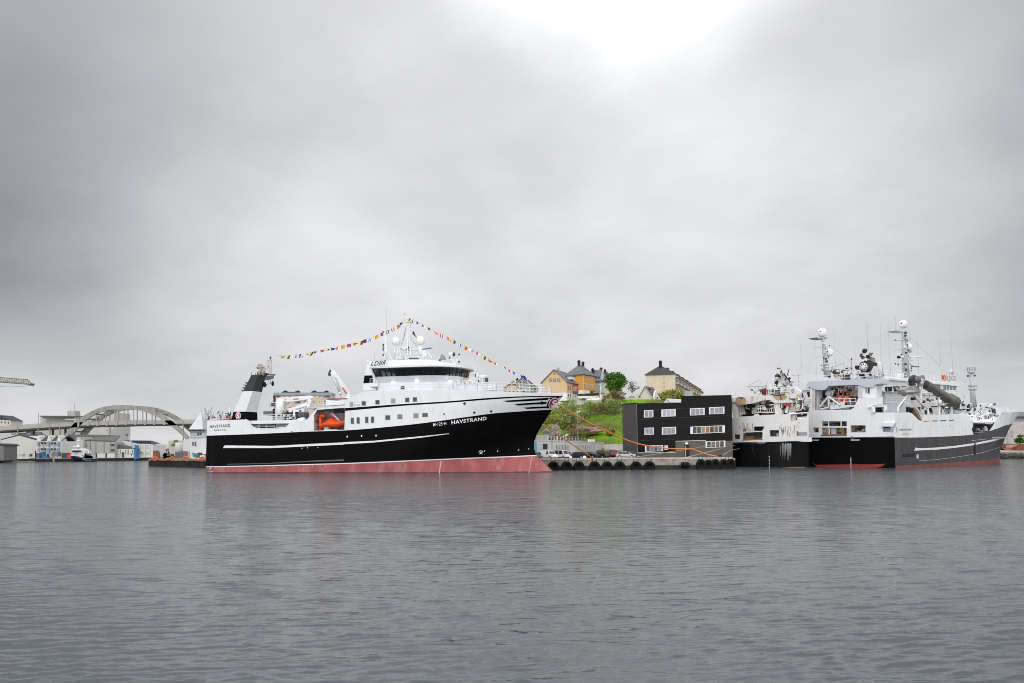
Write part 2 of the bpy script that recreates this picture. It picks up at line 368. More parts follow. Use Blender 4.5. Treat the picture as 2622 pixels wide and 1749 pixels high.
mb.box(q(1725,1112)+Vector((0,-.2,0)),q(1830,1035)+Vector((0,.8,0)),WHITE);mb.box(q(1990,900),q(2060,820)+Vector((0,1,0)),GREYW)
mb.build('davit',HV)
def tower(levels,s1):
 out=[]
 for a,r,e in levels:
  xa,za=HF.side(z1(*a),s1);xr,zr=HF.side(z1(*r),s1);s2,_=HF.cross(z1(*e),xr);z=.5*(za+zr);out.append([P(xa,s1,z),P(xr,s1,z),P(xr,s2,z),P(xa,s2,z)])
 return out
T=tower([((597,1448),(925,1436),(1150,1425)),((642,1282),(905,1262),(1146,1270)),((848,848),(1050,830),(1245,838)),((1020,497),(1150,490),(1318,512))],7.3)
mb=MB()
for i,m in enumerate((BLACK,WHITE,CHAR)):
 a,b=T[i],T[i+1];mb.add(a+b,[(j,(j+1)%4,4+(j+1)%4,4+j)for j in range(4)],m)
 mb.add(b,[(0,1,2,3)],m)
o=T[0];mb.add(o+[p-Vector((0,0,3))for p in o],[(0,1,5,4),(1,2,6,5),(2,3,7,6),(3,0,4,7)],BLACK)
for k in range(4):
 t=.02+k*.16;p=T[2][0].lerp(T[3][0],t);p2=T[2][3].lerp(T[3][3],t);d=Vector((-.62,0,.28))
 mb.slab([p,p+d,p+Vector((-.1,0,-.2))],(p2-p)*.8,CHAR)
for t in(.0,.5,1.0):mb.tube([T[3][0].lerp(T[3][3],t),T[3][0].lerp(T[3][3],t)+Vector((0,0,.5))],.05,CHAR,4)
gal=mb.build('funnel',HV)
mb=MB();sf=HF.on_side(7.3);plate(mb,disc(z1(743,1358),7.0,9.4),sf,WHITE,.03);plate(mb,disc(z1(743,1358),6.0,8.3),sf,REDP,.06);
q4=lambda cx,cy,w,h:[(cx-w,cy+h),(cx+w,cy+h),(cx+w,cy-h),(cx-w,cy-h)]
letter(mb,'S',q4(*z1(743,1357),4.0,6.4),sf,WHITE,.03,off=.09);mb.build('emblem',gal)
mb=MB();q=lambda a,b,s=6:HF.S_(z1(a,b),s)
for pp in([(1190,520),(1200,440),(1240,340),(1235,290),(1180,275)],[(1170,520),(1195,420),(1225,345),(1200,325),(1140,340)],[(1255,500),(1275,430),(1305,340),(1285,315),(1240,335),(1170,345)]):
 mb.tube([q(a,b)for a,b in pp],.27,BEIGEP,8)
mb.slab([q(1125,515),q(1150,425),q(1265,440),q(1265,520)],(0,1.6,0),CHAR);mb.build('exhaust_pipe',gal)
xg=T[3][1].x
mb=MB();mb.slab([HF.C_(z1(a,b),xg-.3)for a,b in[(1300,515),(1500,505),(1495,575),(1400,600),(1300,615)]],(-1.3,0,0),mk('grey_gallows',(.14,.145,.15),.5))
g=lambda a,b:HF.C_(z1(a,b),xg-.4)
mb.tube([g(1320,490),g(1525,490)],.1,CHAR,4);mb.tube([g(1500,505),g(1525,488)],.12,CHAR,4);mb.tube([g(1330,480),g(1380,468)],.1,CHAR,4)
mb.tube([g(1475,590),g(1473,640)],.05,DSTEEL,4);mb.ball(g(1472,680),.3,BLACKM,8,1.8);mb.ball(g(1300,705),.4,BLACKM,8,1.3);mb.tube([g(1300,640),g(1295,690)],.2,BLACKM,6)
for a,b in(((1425,590),(1428,685)),((1428,685),(1330,690)),((1390,600),(1370,670)),((1340,690),(1350,720))):mb.tube([g(*a),g(*b)],.07,STEEL,4)
mb.build('gallows_arm',gal)
mb=MB()
for a,b in(((1395,500),(1390,175)),((1440,500),(1440,175)),((1350,182),(1470,180)),((1352,182),(1350,315)),((1345,315),(1390,312)),((1390,312),(1290,470)),((1430,175),(1420,90))):mb.tube([g(*a),g(*b)],.07,STEEL,5)
for k in range(8):mb.tube([g(1393,480-k*40),g(1440,480-k*40)],.035,STEEL,4)
mb.ball(g(1425,130),.22,DSTEEL,8)
mb.build('light_mast',gal)
mb=MB();q=lambda a,b,s=3.:HF.S_(z2(a,b),s)
c=q(690,870);mb.lathe((c.x,c.y,zu),(0,0,1),[(0,1.0),(2.6,.95),(4.2,.85)],WHITE,16)
cr=mb.build('deck_crane',HV)
mb=MB();mb.slab([q(*p)for p in[(600,352),(740,340),(1380,296),(1440,312),(1450,345),(1400,372),(1200,400),(930,442),(700,425),(600,418)]],(0,.9,0),WHITE)
plate(mb,[z2(*p)for p in[(1000,372),(1140,360),(1140,385),(1010,398)]],HF.on_side(3),mk('red_lettering',(.6,.10,.10),.6),.02);plate(mb,[z2(*p)for p in[(792,368),(848,364),(846,390),(792,394)]],HF.on_side(3),mk('yellow_plate',(.62,.40,.08),.6),.02)
mb.build('crane_boom',cr)
mb=MB();mb.slab([q(*p)for p in[(1330,390),(1390,370),(1420,400),(1380,560),(1320,570),(1310,520),(1350,480)]],(0,.8,0),WHITE);mb.slab([q(*p)for p in[(1330,440),(1340,520),(1010,620),(930,690),(895,680),(890,590),(960,580)]],(0,.6,0),WHITE);mb.build('knuckle_jib',cr)
mb=MB();mb.slab([q(*p)for p in[(605,420),(740,430),(760,600),(700,620),(660,560)]],(0,1,0),WHITE);mb.tube([q(740,560),q(900,460)],.14,STEEL);mb.build('crane_head',cr)
mb=MB();mb.obox(q(535,520,3.4),(.55,0,0),(0,.5,0),(0,0,.55),GREYW);mb.obox(q(535,580,3.4),(.5,0,0),(0,.5,0),(0,0,.2),WHITE);mb.obox(q(535,508,3.95),(.42,0,0),(0,.02,0),(0,0,.33),GLASS);mb.build('crane_cab',cr)
mb=MB()
mb.tube([q(650+40*math.cos(t),530+65*math.sin(t))for t in[k*.5 for k in range(13)]],.12,RUBBER,6);mb.tube([q(556,300),q(575,380),q(560,440)],.26,mk('brown_hose',(.07,.04,.03),.8),6)
mb.obox(q(580,630,3.2),(.35,0,0),(0,.3,0),(0,0,.4),BLACKM);mb.tube([q(540,600),q(540,860)],.1,BLACKM,5);mb.tube([q(570,660),q(572,860)],.1,BLACKM,5);mb.build('hydraulic_hose',cr)
mb=MB();c=HF.S_(z2(880,760),1);mb.lathe((c.x-1.6,c.y,c.z-.2),(1,0,0),[(0,1.35),(.15,1.4),(.16,.9),(1,1.15),(2.2,1.2),(3.2,1.35),(3.35,1.35)],mk('black_net',(.03,.015,.012),.9,var=.5,scale=4),14);mb.obox(c+Vector((0,0,-1.2)),(1.2,0,0),(0,.6,0),(0,0,.7),BLACKM);mb.build('net_drum',HV)
mb=MB();q=lambda a,b,s=4.2:HF.S_(z2(a,b),s)
mb.slab([q(1000,850),q(1040,850),q(1040,590),q(1000,600)],(0,.5,0),WHITE);mb.slab([q(1040,640),q(1255,590),q(1255,680),q(1040,670)],(0,1.6,0),WHITE);mb.slab([q(1110,850),q(1262,850),q(1255,680),q(1110,680)],(0,2,0),mk('slate_grey_paint',(.10,.105,.115),.5))
mb.build('winch_house',HV);mb=MB();mb.slab([q(310,660,1),q(530,655,1),q(530,770,1),q(310,740,1)],(0,2,0),mk('mid_grey_paint',(.21,.22,.22),.6))
mb.build('deck_locker',HV)
mb=MB();q=lambda a,b,s=7.3:HF.S_(z2(a,b),s)
for a,b,r in((930,1005,.35),(1000,990,.4),(1060,980,.35)):c=q(a,b);mb.lathe(c-Vector((.3,0,0)),(1,0,0),[(0,r),(.1,r),(.12,r*.6),(.5,r*.6),(.52,r),(.62,r)],WHITE,10);mb.obox(c-Vector((0,0,.4)),(.3,0,0),(0,.3,0),(0,0,.2),WHITE)
mb.ball(q(965,1000,7.6),.16,DARKIN,8);mb.ball(q(1025,995,7.6),.14,DARKIN,8)
mb.build('hawser_winch',HV)
mb=MB();mb.slab([HF.S_(z2(*p),6.5)for p in[(1298,838),(1362,822),(1320,885)]],(0,.06,0),BLUEP);mb.build('blue_flap',HV)
mb=MB();q=lambda p,s=3.5:HF.S_(p,s)
mb.slab([q(p)for p in[ZA(1516,352),ZA(1540,366),ZA(1651,520),ZB(75,905),ZB(158,1050),ZB(128,1055),ZB(0,850),ZA(1600,470),ZA(1512,400)]],(0,.7,0),WHITE)
c2=mb.build('stores_crane',HV)
mb=MB();mb.tube([q(ZA(1530,420),3.3),q(ZA(1580,520),3.3),q(ZA(1613,600),3.3)],.45,GREYW,8,.25);mb.ball(q(ZA(1617,606),3.3),.35,WHITE,8);mb.tube([q(ZA(1620,610),3.3),q(ZA(1622,655),3.3)],.06,DSTEEL,4);mb.tube([q(ZA(1505,420),3.3),q(ZA(1500,405),3.3),q(ZA(1520,360),3.3)],.3,DSTEEL,6);mb.build('jib',c2)
mb=MB();mb.tube([q(ZA(1550,378),2.9),q(ZB(150,1040),2.9)],.12,DSTEEL,5);mb.tube([q(ZB(70,960),3.7),q(ZB(110,1020),3.7)],.16,mk('red_lettering',(.6,.1,.1)),5);c=q(ZB(140,1060),3.2);mb.lathe((c.x,c.y,c.z-2.5),(0,0,1),[(0,.8),(2.6,.7)],WHITE,12);mb.build('crane_ram',c2)
mb=MB();mb.slab([HF.S_(z2(*p),5.5)for p in[(1785,370),(1830,362),(2230,358),(2250,395),(1990,420),(1780,395)]],(0,2.2,0),mk('dark_red_cover',(.33,.06,.06),.7));mb.slab([HF.S_(z2(*p),5.5)for p in[(1760,400),(2240,385),(2225,500),(1765,530)]],(0,2.2,0),WHITE);mb.build('covered_hatch',HV)
def foot(xr,xf,w,z,n=26,k=.52,sgn=0):
 """plan of the wheelhouse: straight sides, rounded front"""
 xm=xr+(xf-xr)*k;o=[]
 for i in range(n+1):
  a=math.pi/2*i/n;o.append((xm+(xf-xm)*math.sin(a)**.9,w*math.cos(a)**.75 if i<n else 0))
 pts=[P(xr,w,z)]+[P(xr+(xm-xr)*j/5,w,z)for j in range(1,5)]+[P(x,s,z)for x,s in o]
 return pts+[P(p.x,p.y,p.z)for p in pts[-2::-1]]
def ring(mb,a,b,m,close=True):
 n=len(a);mb.add(a+b,[(i,(i+1)%n,n+(i+1)%n,n+i)for i in range(n if close else n-1)],m,False)
zh0=HF.side(z4(1000,545),6.2)[1]-.3;zwb=HF.side(z4(1000,289),6.8)[1];zwt=HF.side(z4(900,147),7.3)[1];zbr=HF.side(z4(1000,100),7.8)[1];zrf=HF.side(z4(900,5),6)[1];zfl=zwb-1.15
xrb=HF.side(z4(318,420),6.2)[0];xwb=HF.side(z4(300,335),6.8)[0];xwt=HF.side(z4(235,195),7.3)[0];xbr0=HF.side(z4(180,175),7.8)[0]
xfb=HF.side(z4(1830,545),1)[0];xff=HF.side(z4(1772,400),2)[0];xfw=HF.side(z4(1805,300),2)[0];xft=HF.side(z4(1838,205),2)[0];xfr=HF.side(z4(1915,165),2)[0]
mb=MB();A=foot(xrb,xfb,6.2,zh0);B=foot(xrb,xff,6.2,zfl);C=foot(xwb,xfw,6.8,zwb)
ring(mb,A,B,WHITE);ring(mb,B,C,WHITE);mb.add(C,[tuple(range(len(C)))],GREYW);mb.build('deckhouse',HV)
mb=MB();D=foot(xwt,xft,7.3,zwt);E0=foot(xwt-.1,xft+.1,7.4,zwt+.01);E=foot(xbr0,xfr,7.9,zbr-.35);E1=foot(xbr0,xfr,7.9,zbr);Fx=foot(xbr0+2.6,xfr-5.5,5.6,zrf)
ring(mb,E0,E,GREYW);ring(mb,E,E1,WHITE);ring(mb,E1,Fx,WHITE);mb.add(Fx,[tuple(range(len(Fx)))],WHITE);mb.add(E0,[tuple(range(len(D)))],GREYW)
whr=mb.build('wheelhouse_roof',HV)
PANE=glassy('tinted_bridge_glass',(.01,.013,.014),.42)
n=len(C);step=4;k=0
for i in range(0,n-1,step):
 j=min(i+step,n-1);mb=MB()
 for q in range(i,j):mb.add([C[q],C[q+1],D[q+1],D[q]],[(0,1,2,3)],PANE)
 mb.tube([C[i]+Vector((0,0,0)),D[i]],.13,BLACKM,4);mb.build('bridge_window',HV)
mb=MB();mb.add([C[0],C[-1],D[-1],D[0]],[(0,1,2,3)],PANE)
for t in(0,.2,.4,.6,.8,1):mb.tube([C[0].lerp(C[-1],t),D[0].lerp(D[-1],t)],.15,BLACKM,4)
mb.build('rear_bridge_window',HV)
mb=MB();ring(mb,foot(xwb+2.9,xfw-5.5,4.4,zwb),foot(xwb+2.9,xfw-5.5,4.4,zwt),BLACKM)
for x,s in((xfw-4.5,2),(xfw-4.6,-1),(xfw-6.5,4.2),(xwb+8,5),(xwb+5,5.2)):mb.box((x-.5,-s-.6,zwb),(x+.3,-s+.6,zwb+1),DARKIN)
mb.build('wheelhouse_interior',HV)
for p in((600,404),(1020,378),(1612,388)):
 mb=MB();x,s,z=0,6.45,0;c=HF.S_(z4(*p),6.5)if p[0]<1500 else HF.S_(z4(*p),4.6)
 mb.ball(c,.42,mk('lit_lamp',(.9,.95,1),.3,emit=((.75,.95,1),2.2)),12,.5);mb.obox(c+Vector((0,.1,.16)),(.5,0,0),(0,.22,0),(0,0,.08),GREYW);mb.build('floodlight',HV)
mb=MB();sf=HF.on_side(6.2);plate(mb,[z4(*p)for p in[(733,478),(802,474),(802,530),(733,534)]],sf,GLASS,.03);mb.build('window',HV)
mb=MB();sf=HF.on_side(7.85);q=[z3(*p)for p in[(190,1190),(500,1155),(560,1040),(240,1075)]]
mb.slab([sf(p)[0]for p in q],(0,.15,0),WHITE);letter(mb,'LDBR',[z3(212,1158),z3(488,1130),z3(524,1046),z3(250,1070)],sf,BLACKM,-.003,0,1.12,.06);mb.tube([sf(p)[0]for p in(q[0],q[1])],.08,GREYW,5);mb.build('call_sign_board',HV)
mb=MB();c0=[HF.S_(ZB(*p),4)for p in[(288,990),(292,915),(300,830),(338,682),(420,680),(420,990)]]
mb.slab(c0,(0,3,0),WHITE);mb.slab([HF.S_(ZB(*p),4.04)for p in[(290,915),(302,832),(385,830),(395,905)]],(0,3.1,0),BLACK);mb.tube([HF.S_(ZB(*p),4)for p in((330,684),(350,690))],.2,WHITE);mb.build('exhaust_casing',HV)
mb=MB()
g=lambda a,b,s=6.6:HF.S_(z4(a,b),s)
for a,b in(((222,200),(320,440)),((246,260),(332,440))):mb.tube([g(*a),g(*b)],.09,WHITE,4)
for k in range(9):t=k/8;mb.tube([g(225+95*t,215+225*t),g(250+80*t,265+175*t)],.05,WHITE,4)
mb.slab([g(*p)for p in[(190,430),(330,425),(330,500),(190,505)]],(0,2,0),WHITE);mb.slab([g(*p)for p in[(215,488),(330,478),(330,492),(225,500)]],(0,-1,0),GREYW);mb.rail([g(190,425),g(300,420)],.9,.8,WHITE,2,.04);mb.build('bridge_ladder',HV)
mb=MB()
top=[HH.on(p)for p in(z4(420,560),ZB(800,984),ZB(1200,983),ZB(1651,979),ZC(250,580),ZC(430,586))]
mb.rail([P(x,s-.15,z)for x,s,z in top],1.0,1.5,WHITE,2,.03)
mb.build('forecastle_railing',HV)
mb=MB();
ztip=l_top(66.)
bp=[P(x,max(0,HH.b(x,l_top(x))-.12),l_top(x))for x in[55.5+k*1.7 for k in range(9)]];bp=[p for p in bp if p.x<HH.stem(ztip)-1.3]
mb.rail(bp,1.55,.75,WHITE,3,.045);mb.rail([Vector((p.x,-p.y,p.z))for p in bp],1.55,1.2,WHITE,3,.045);mb.rail([bp[-1],Vector((bp[-1].x,-bp[-1].y,bp[-1].z))],1.55,.8,WHITE,3,.045);mb.build('bow_railing',HV)
mb=MB()
for a,b,s in((1393,540,6),(1700,540,5),(1825,540,5.3),(1930,545,5)):
 p=g(a,b,s);mb.tube([p,p+Vector((0,0,1.4)),p+Vector((.25,0,1.75)),p+Vector((.6,0,1.75)),p+Vector((.8,0,1.4)),p+Vector((.8,0,1.0))],.09,WHITE,6)
for p in(ZC(440,570),ZC(20,560),ZC(110,560)):c=HF.S_(p,4);mb.tube([c,c+Vector((0,0,1.1)),c+Vector((.5,0,1.3)),c+Vector((.7,0,.8))],.1,WHITE,6)
c=g(2120,545,0);mb.box((c.x-4.2,-3.5,c.z-.4),(c.x+4,3.5,c.z+.75),WHITE);mb.build('ventilator',HV)
mb=MB();c=g(2190,545,0);mb.lathe((c.x,0,c.z),(0,0,1),[(0,.75),(2.2,.65),(2.4,.9),(2.9,.9)],WHITE,12)
fc=mb.build('bow_crane',HV);q=lambda a,b:g(a,b,.5)
mb=MB();mb.slab([q(*p)for p in[(1415,300),(1440,286),(1700,312),(2250,325),(2270,350),(2180,372),(1700,345),(1440,330)]],(0,.6,0),WHITE);plate(mb,[z4(*p)for p in[(1820,320),(1940,318),(1940,338),(1820,338)]],HF.on_side(.5),mk('red_lettering',(.6,.1,.1)),.02);mb.build('crane_boom',fc)
mb=MB();mb.tube([q(1930,358),q(2130,445)],.14,WHITE,6);mb.slab([q(*p)for p in[(2110,470),(2150,400),(2170,345),(2260,340),(2240,480)]],(0,.6,0),WHITE);mb.tube([q(2110,360),q(2115,405),q(2150,400)],.09,BLACKM,5);mb.tube([q(2200,360),q(2210,420),q(2235,420)],.09,BLACKM,5);mb.obox(q(2255,365),(.25,0,0),(0,.3,0),(0,0,.4),DSTEEL);mb.obox(q(2085,290),(.35,0,0),(0,.3,0),(0,0,.35),WHITE);mb.obox(q(2068,288),(.1,0,0),(0,.35,0),(0,0,.3),DSTEEL);mb.tube([q(1830,280),q(2070,268)],.03,STEEL,4);mb.tube([q(1420,320),q(1422,400)],.1,DSTEEL,4);mb.build('crane_ram',fc)
mb=MB();q=lambda a,b,s=0.:HF.S_(z3(a,b),s)
for s in(.7,-.7):
 mb.tube([q(905,950,s),q(903,640,s),q(905,310,s)],.14,WHITE,6);mb.tube([q(965,950,s),q(940,640,s),q(938,310,s)],.14,WHITE,6)
for k in range(13):
 y=940-k*50;mb.tube([q(904,y,.7),q(940,y-10,.7)],.05,WHITE,4);mb.tube([q(904,y,-.7),q(904,y-25,.7)],.05,WHITE,4)
 if k%2:mb.tube([q(904,y,.7),q(938,y-50,.7)],.05,WHITE,4)
mb.slab([q(885,325,1),q(945,320,1),q(945,310,1),q(885,315,1)],(0,2,0),WHITE);mb.slab([q(*p)for p in[(905,950),(900,600),(915,600),(985,950)]],(0,.2,0),WHITE)
for a,b in(((858,385),(858,170)),((842,375),(842,265)),((840,380),(890,385)),((858,245),(998,265)),((940,430),(1130,402)),((880,492),(1085,480)),((1045,480),(1050,420)),((968,395),(972,310)),((990,400),(988,300)),((945,405),(990,400)),((920,300),(925,240))):mb.tube([q(*a),q(*b)],.06,WHITE,5)
for a,b in(((775,800),(885,400)),((800,780),(890,450)),((1080,800),(945,560)),((1180,830),(945,640)),((820,700),(880,420))):mb.tube([q(*a),q(*b)],.035,STEEL,4)
for a,b in(((1030,800),(950,660)),((950,660),(1000,500)),((985,950),(1090,900))):mb.tube([q(*a),q(*b)],.07,WHITE,5)
mb.tube([q(770,805),q(880,830),q(1100,850)],.22,WHITE,8);mb.ball(q(858,175),.12,DSTEEL,6);mb.ball(q(842,270),.1,DSTEEL,6)
mast=mb.build('lattice_mast',HV)
mb=MB();c=q(845,835);mb.lathe(c-Vector((.2,0,0)),(1,-.35,0),[(0,.3),(.3,.42),(1.0,.42),(1.25,.4)],WHITE,14);mb.lathe(q(905,832,.3),(1,-.35,0),[(0,.46),(.28,.46)],BLACKM,14);mb.tube([q(880,1025),q(875,850)],.15,WHITE,6);mb.build('searchlight',HV)
for cx,cy,sy,legs in((692,690,0,((660,1030,665,800),(735,1030,715,800),(800,1030,745,810))),(1152,672,0,((1140,960,1135,760),(1160,960,1160,760)))):
 r=88*.13611/14;c=q(cx,cy);mb=MB()
 mb.lathe(c-Vector((0,0,r*1.05)),(0,0,1),[(0,.35*r),(.12*r,.6*r),(.45*r,.96*r),(.5*r,1.0*r),(1.1*r,1.0*r)]+[(1.1*r+math.sin(a)*r,math.cos(a)*r)for a in(.2,.45,.7,.95,1.2,1.4,1.55)],DOME,22)
 plate(mb,[(z3(cx,cy)[0]+a,z3(cx,cy)[1]+b)for a,b in((-10,4),(-3,2.6),(-3,4),(-10,5.4))],lambda p:(HF.S_(p,r*.82),Vector((-.6,-.8,0))),mk('grey_marking',(.3,.3,.3)),.08)
 for a in legs:mb.tube([q(a[0],a[1]),q(a[2],a[3])],.13 if cx<900 else .3,WHITE,8)
 if cx<900:mb.slab([q(655,800),q(775,800),q(770,832),q(660,832)],(0,1,0),WHITE);mb.slab([q(690,1030),q(820,1030),q(800,960),q(700,970)],(0,1.2,0),WHITE);mb.obox(q(635,960),(.35,0,0),(0,.3,0),(0,0,.5),GREYW)
 mb.build('radome',HV)
mb=MB();mb.slab([q(*p)for p in[(1070,855),(1340,805),(1375,818),(1080,866)]],(0,.35,0),mk('blue_scanner',(.03,.11,.30),.4));mb.slab([q(*p)for p in[(1140,960),(1150,880),(1250,850),(1270,940),(1200,1000),(1060,985)]],(0,1,0),WHITE);mb.tube([q(1270,870),q(1360,1000)],.1,WHITE,5);mb.tube([q(1200,860),q(1205,960)],.25,WHITE,6);mb.slab([q(930,1000),q(1100,1005),q(1090,1025),q(935,1022)],(0,.6,0),DSTEEL);mb.build('radar_scanner',HV)
mb=MB();q2=lambda a,b:q(a,b,4.5)
mb.tube([q2(510,1030),q2(505,850),q2(495,700),q2(490,565),q2(455,555)],.3,WHITE,8,.2);mb.tube([q2(520,850),q2(610,1030)],.08,WHITE,5);mb.tube([q2(470,790),q2(500,820)],.18,WHITE,6);mb.tube([q2(460,970),q2(500,1010)],.2,WHITE,6);mb.tube([q2(512,590),q2(505,160),q2(503,0)],.035,STEEL,4)
for y in(750,780,820,855,940,965):mb.ball(q2(450,y),.17,DSTEEL,8)
mb.ball(q2(445,510),.15,DSTEEL,8);mb.tube([q2(445,560),q2(445,510)],.05,DSTEEL,4);mb.tube([q2(283,1040),q2(281,890)],.03,STEEL,4);mb.build('signal_mast',HV)
mb=MB();q3=lambda a,b:q(a,b,3)
c=q3(1558,1000);mb.slab([q3(*p)for p in[(1518,1030),(1522,975),(1550,930),(1590,975),(1600,1035)]],(0,.8,0),mk('grey_cover',(.25,.25,.26),.7));mb.tube([q3(1510,1080),q3(1515,1030)],.2,DSTEEL,6)
for a,b,r in(((1700,1000),(1700,915),.12),((1800,1110),(1700,980),.07),((1800,1110),(1880,1010),.07),((1880,1100),(1885,930),.06),((1700,1030),(1880,1030),.06),((1760,1120),(1870,1060),.05)):mb.tube([q3(*a),q3(*b)],r,WHITE,5)
mb.lathe(q3(1690,935),(1,-.2,0),[(0,.35),(.5,.42),(.9,.42)],WHITE,12);mb.lathe(q3(1772,935),(1,-.2,0),[(0,.42),(.15,.4)],DSTEEL,12)
for a,b in((1880,940),(1700,1000),(1875,1075)):mb.ball(q3(a,b),.2,DSTEEL,8)
mb.build('floodlight_mast',HV)
mb=MB();mb.slab([q(*p)for p in[(1018,498),(1035,520),(1060,590),(1090,640),(1030,580),(995,540)]],(0,.05,0),mk('furled_flag',(.06,.04,.06),.9));mb.build('furled_flag',HV)
FRM=mk('window_frame_grey',(.30,.31,.32),.5);LIT=mk('warm_lit_glass',(.30,.22,.12),.2);CURT=mk('curtained_glass',(.30,.33,.35),.25)
def win(cx,cy,w,h,zf,surf,frame=FRM,glass=GLASS,name='window',par=HV,div=0,rim=5):
 mb=MB();r=lambda a,b:[zf(cx-a,cy+b),zf(cx+a,cy+b),zf(cx+a,cy-b),zf(cx-a,cy-b)]
 plate(mb,r(w/2,h/2),surf,frame,.025);plate(mb,r(w/2-rim,h/2-rim),surf,glass,.05)
 for k in range(div):t=cx-w/2+w*(k+1)/(div+1);plate(mb,[zf(t-3,cy+h/2),zf(t+3,cy+h/2),zf(t+3,cy-h/2),zf(t-3,cy-h/2)],surf,frame,.06)
 return mb.build(name,par)
for a,b,m in((165,1135,CURT),(295,1126,GLASS),(440,1114,GLASS),(605,1101,CURT),(755,1090,GLASS),(836,1085,GLASS)):win(a,b,47 if a>200 else 38,50,ZB,HH.surf,glass=m)
for a,b in((175,1311),(236,1307),(327,1301),(388,1299)):win(a,b,36,70,ZB,HH.surf)
for a,b,m in((549,1276,GLASS),(677,1267,mk('khaki_blind',(.22,.20,.16),.5)),(847,1257,LIT)):win(a,b,54,52,ZB,HH.surf,glass=m)
win(943,1249,60,46,ZB,HH.surf,div=1)
def port(c,r,ring_m=FRM,rr=1.25,hole=GLASS):
 mb=MB();plate(mb,disc(c,r*rr,r*rr),HH.surf,ring_m,.025);plate(mb,disc(c,r,r),HH.surf,hole,.06);mb.build('porthole',HV)
port(ZB(1145,1240),2.6,WHITE,1.3,mk('grey_glass',(.2,.2,.2),.2));port(ZC(225,810),2.8,GREYW);port(ZC(403,798),2.9,GREYW)
port(ZC(122,715),3.4,WHITE,1.45);port(z2(975,1138),1.7,GREYW,1.3)
mb=MB();LW=mk('white_lettering',(.82,.82,.82),.4,var=.03)
letter(mb,'HAVSTRAND',[ZB(1222,1349),ZB(1592,1302),ZB(1592,1265),ZB(1222,1308)],HH.surf,LW,.02,0,1.1,.06);mb.build('name_lettering',HV);mb=MB();letter(mb,'M\u00b7125\u00b7H',[ZB(1030,1370),ZB(1167,1354),ZB(1167,1320),ZB(1030,1335)],HH.surf,LW,.003,0,1.15,.06)
mb.build('registration_lettering',HV)
mb=MB();sf8=HF.on_side(8.0);letter(mb,'HAVSTRAND',[ZA(238,974),ZA(450,962),ZA(450,932),ZA(238,944)],sf8,BLACKM,.006,0,1.1,.05);mb.build('name_lettering',HV);mb=MB();letter(mb,'AALESUND',[ZA(277,1006),ZA(410,1002),ZA(410,984),ZA(277,988)],sf8,CHAR,0,0,1.1);mb.build('home_port_lettering',HV)
mb=MB();letter(mb,'ST-116',[ZB(194,1158),ZB(257,1152),ZB(257,1130),ZB(194,1135)],HH.surf,mk('grey_marking',(.3,.3,.3)),0);mb.build('side_lettering',HV)
def strip(top,bot,zf,m,name,off=.05,sub=6):
 mb=MB();band(mb,[zf(*p)for p in top],[zf(*p)for p in bot],HH.surf,m,off);return mb.build(name,HV)
strip([(395,1158),(900,1163),(1300,1142),(1651,1126)],[(375,1186),(900,1186),(1300,1166),(1651,1149)],ZA,WHITE,'rubbing_strake')
strip([(81,1536),(400,1522),(900,1474),(1195,1443)],[(81,1559),(400,1540),(900,1489),(1195,1449)],ZB,WHITE,'rubbing_strake')
strip([(420,1353),(800,1347),(1330,1318),(1651,1306)],[(420,1360),(800,1354),(1330,1330),(1651,1322)],ZA,mk('scuffed_grey',(.10,.10,.11),.5),'scuff_mark',.03)
for top,bot in(([(525,686),(780,668),(1018,653)],[(575,698),(800,688),(1000,676)]),([(645,720),(800,708),(990,697)],[(690,734),(820,726),(985,718)]),([(742,758),(850,750),(985,744)],[(785,771),(860,767),(985,762)])):strip(top,bot,ZC,BLACK,'bow_stripe',.05)
mb=MB();plate(mb,[ZC(*p)for p in[(985,762),(1060,765),(1085,700),(1120,650),(1148,645),(1150,640),(1018,653),(1030,668),(1000,700)]],HH.surf,BLACK,.07,4)
for p in((940,708),):plate(mb,disc(ZC(*p),4.2,3.8),HH.surf,BLACK,.1)
mb.build('bow_badge_field',HV)
mb=MB();e=lambda k:[(ZC(1062,711)[0]+(a*1+b*-.28)*k,ZC(1062,711)[1]+b*k)for a,b in disc((0,0),12.5,14.3,26)]
plate(mb,e(1.0),HH.surf,WHITE,.12);plate(mb,e(.86),HH.surf,CHAR,.15);plate(mb,e(.78),HH.surf,mk('badge_red',(.36,.02,.025),.5),.18)
c=ZC(1062,711);letter(mb,'S',[(c[0]-8.5,c[1]+9),(c[0]+4,c[1]+9),(c[0]+9,c[1]-9),(c[0]-3.5,c[1]-9)],HH.surf,WHITE,.03,0,1,.26);mb.build('emblem',HV)
mb=MB();c=ZC(295,1235)
plate(mb,disc(c,5.8,5.8),HH.surf,LW,.03);plate(mb,disc(c,4.6,4.6),HH.surf,BLACK,.05)
for a in(.785,2.356):u,v=math.cos(a),math.sin(a);plate(mb,[(c[0]+u*5+v*.8,c[1]+v*5-u*.8),(c[0]+u*5-v*.8,c[1]+v*5+u*.8),(c[0]-u*5-v*.8,c[1]-v*5+u*.8),(c[0]-u*5+v*.8,c[1]-v*5-u*.8)],HH.surf,LW,.07)
plate(mb,[ZC(*p)for p in[(466,1215),(475,1208),(478,1245),(470,1245)]],HH.surf,LW,.03);plate(mb,[ZC(*p)for p in[(668,1240),(688,1236),(684,1210),(698,1195),(694,1215),(700,1242),(670,1246)]],HH.surf,LW,.03);plate(mb,[ZC(*p)for p in[(790,1195),(803,1188),(803,1202)]],HH.surf,LW,.03);plate(mb,disc(ZC(333,1217),1.5,1.5),HH.surf,LW,.03)
mb.build('thruster_marks',HV)
mb=MB()
for k in range(9):t=k/8;plate(mb,disc(ZC(832-30*t,1285+155*t),1.0,1.0,6),HH.surf,LW,.04)
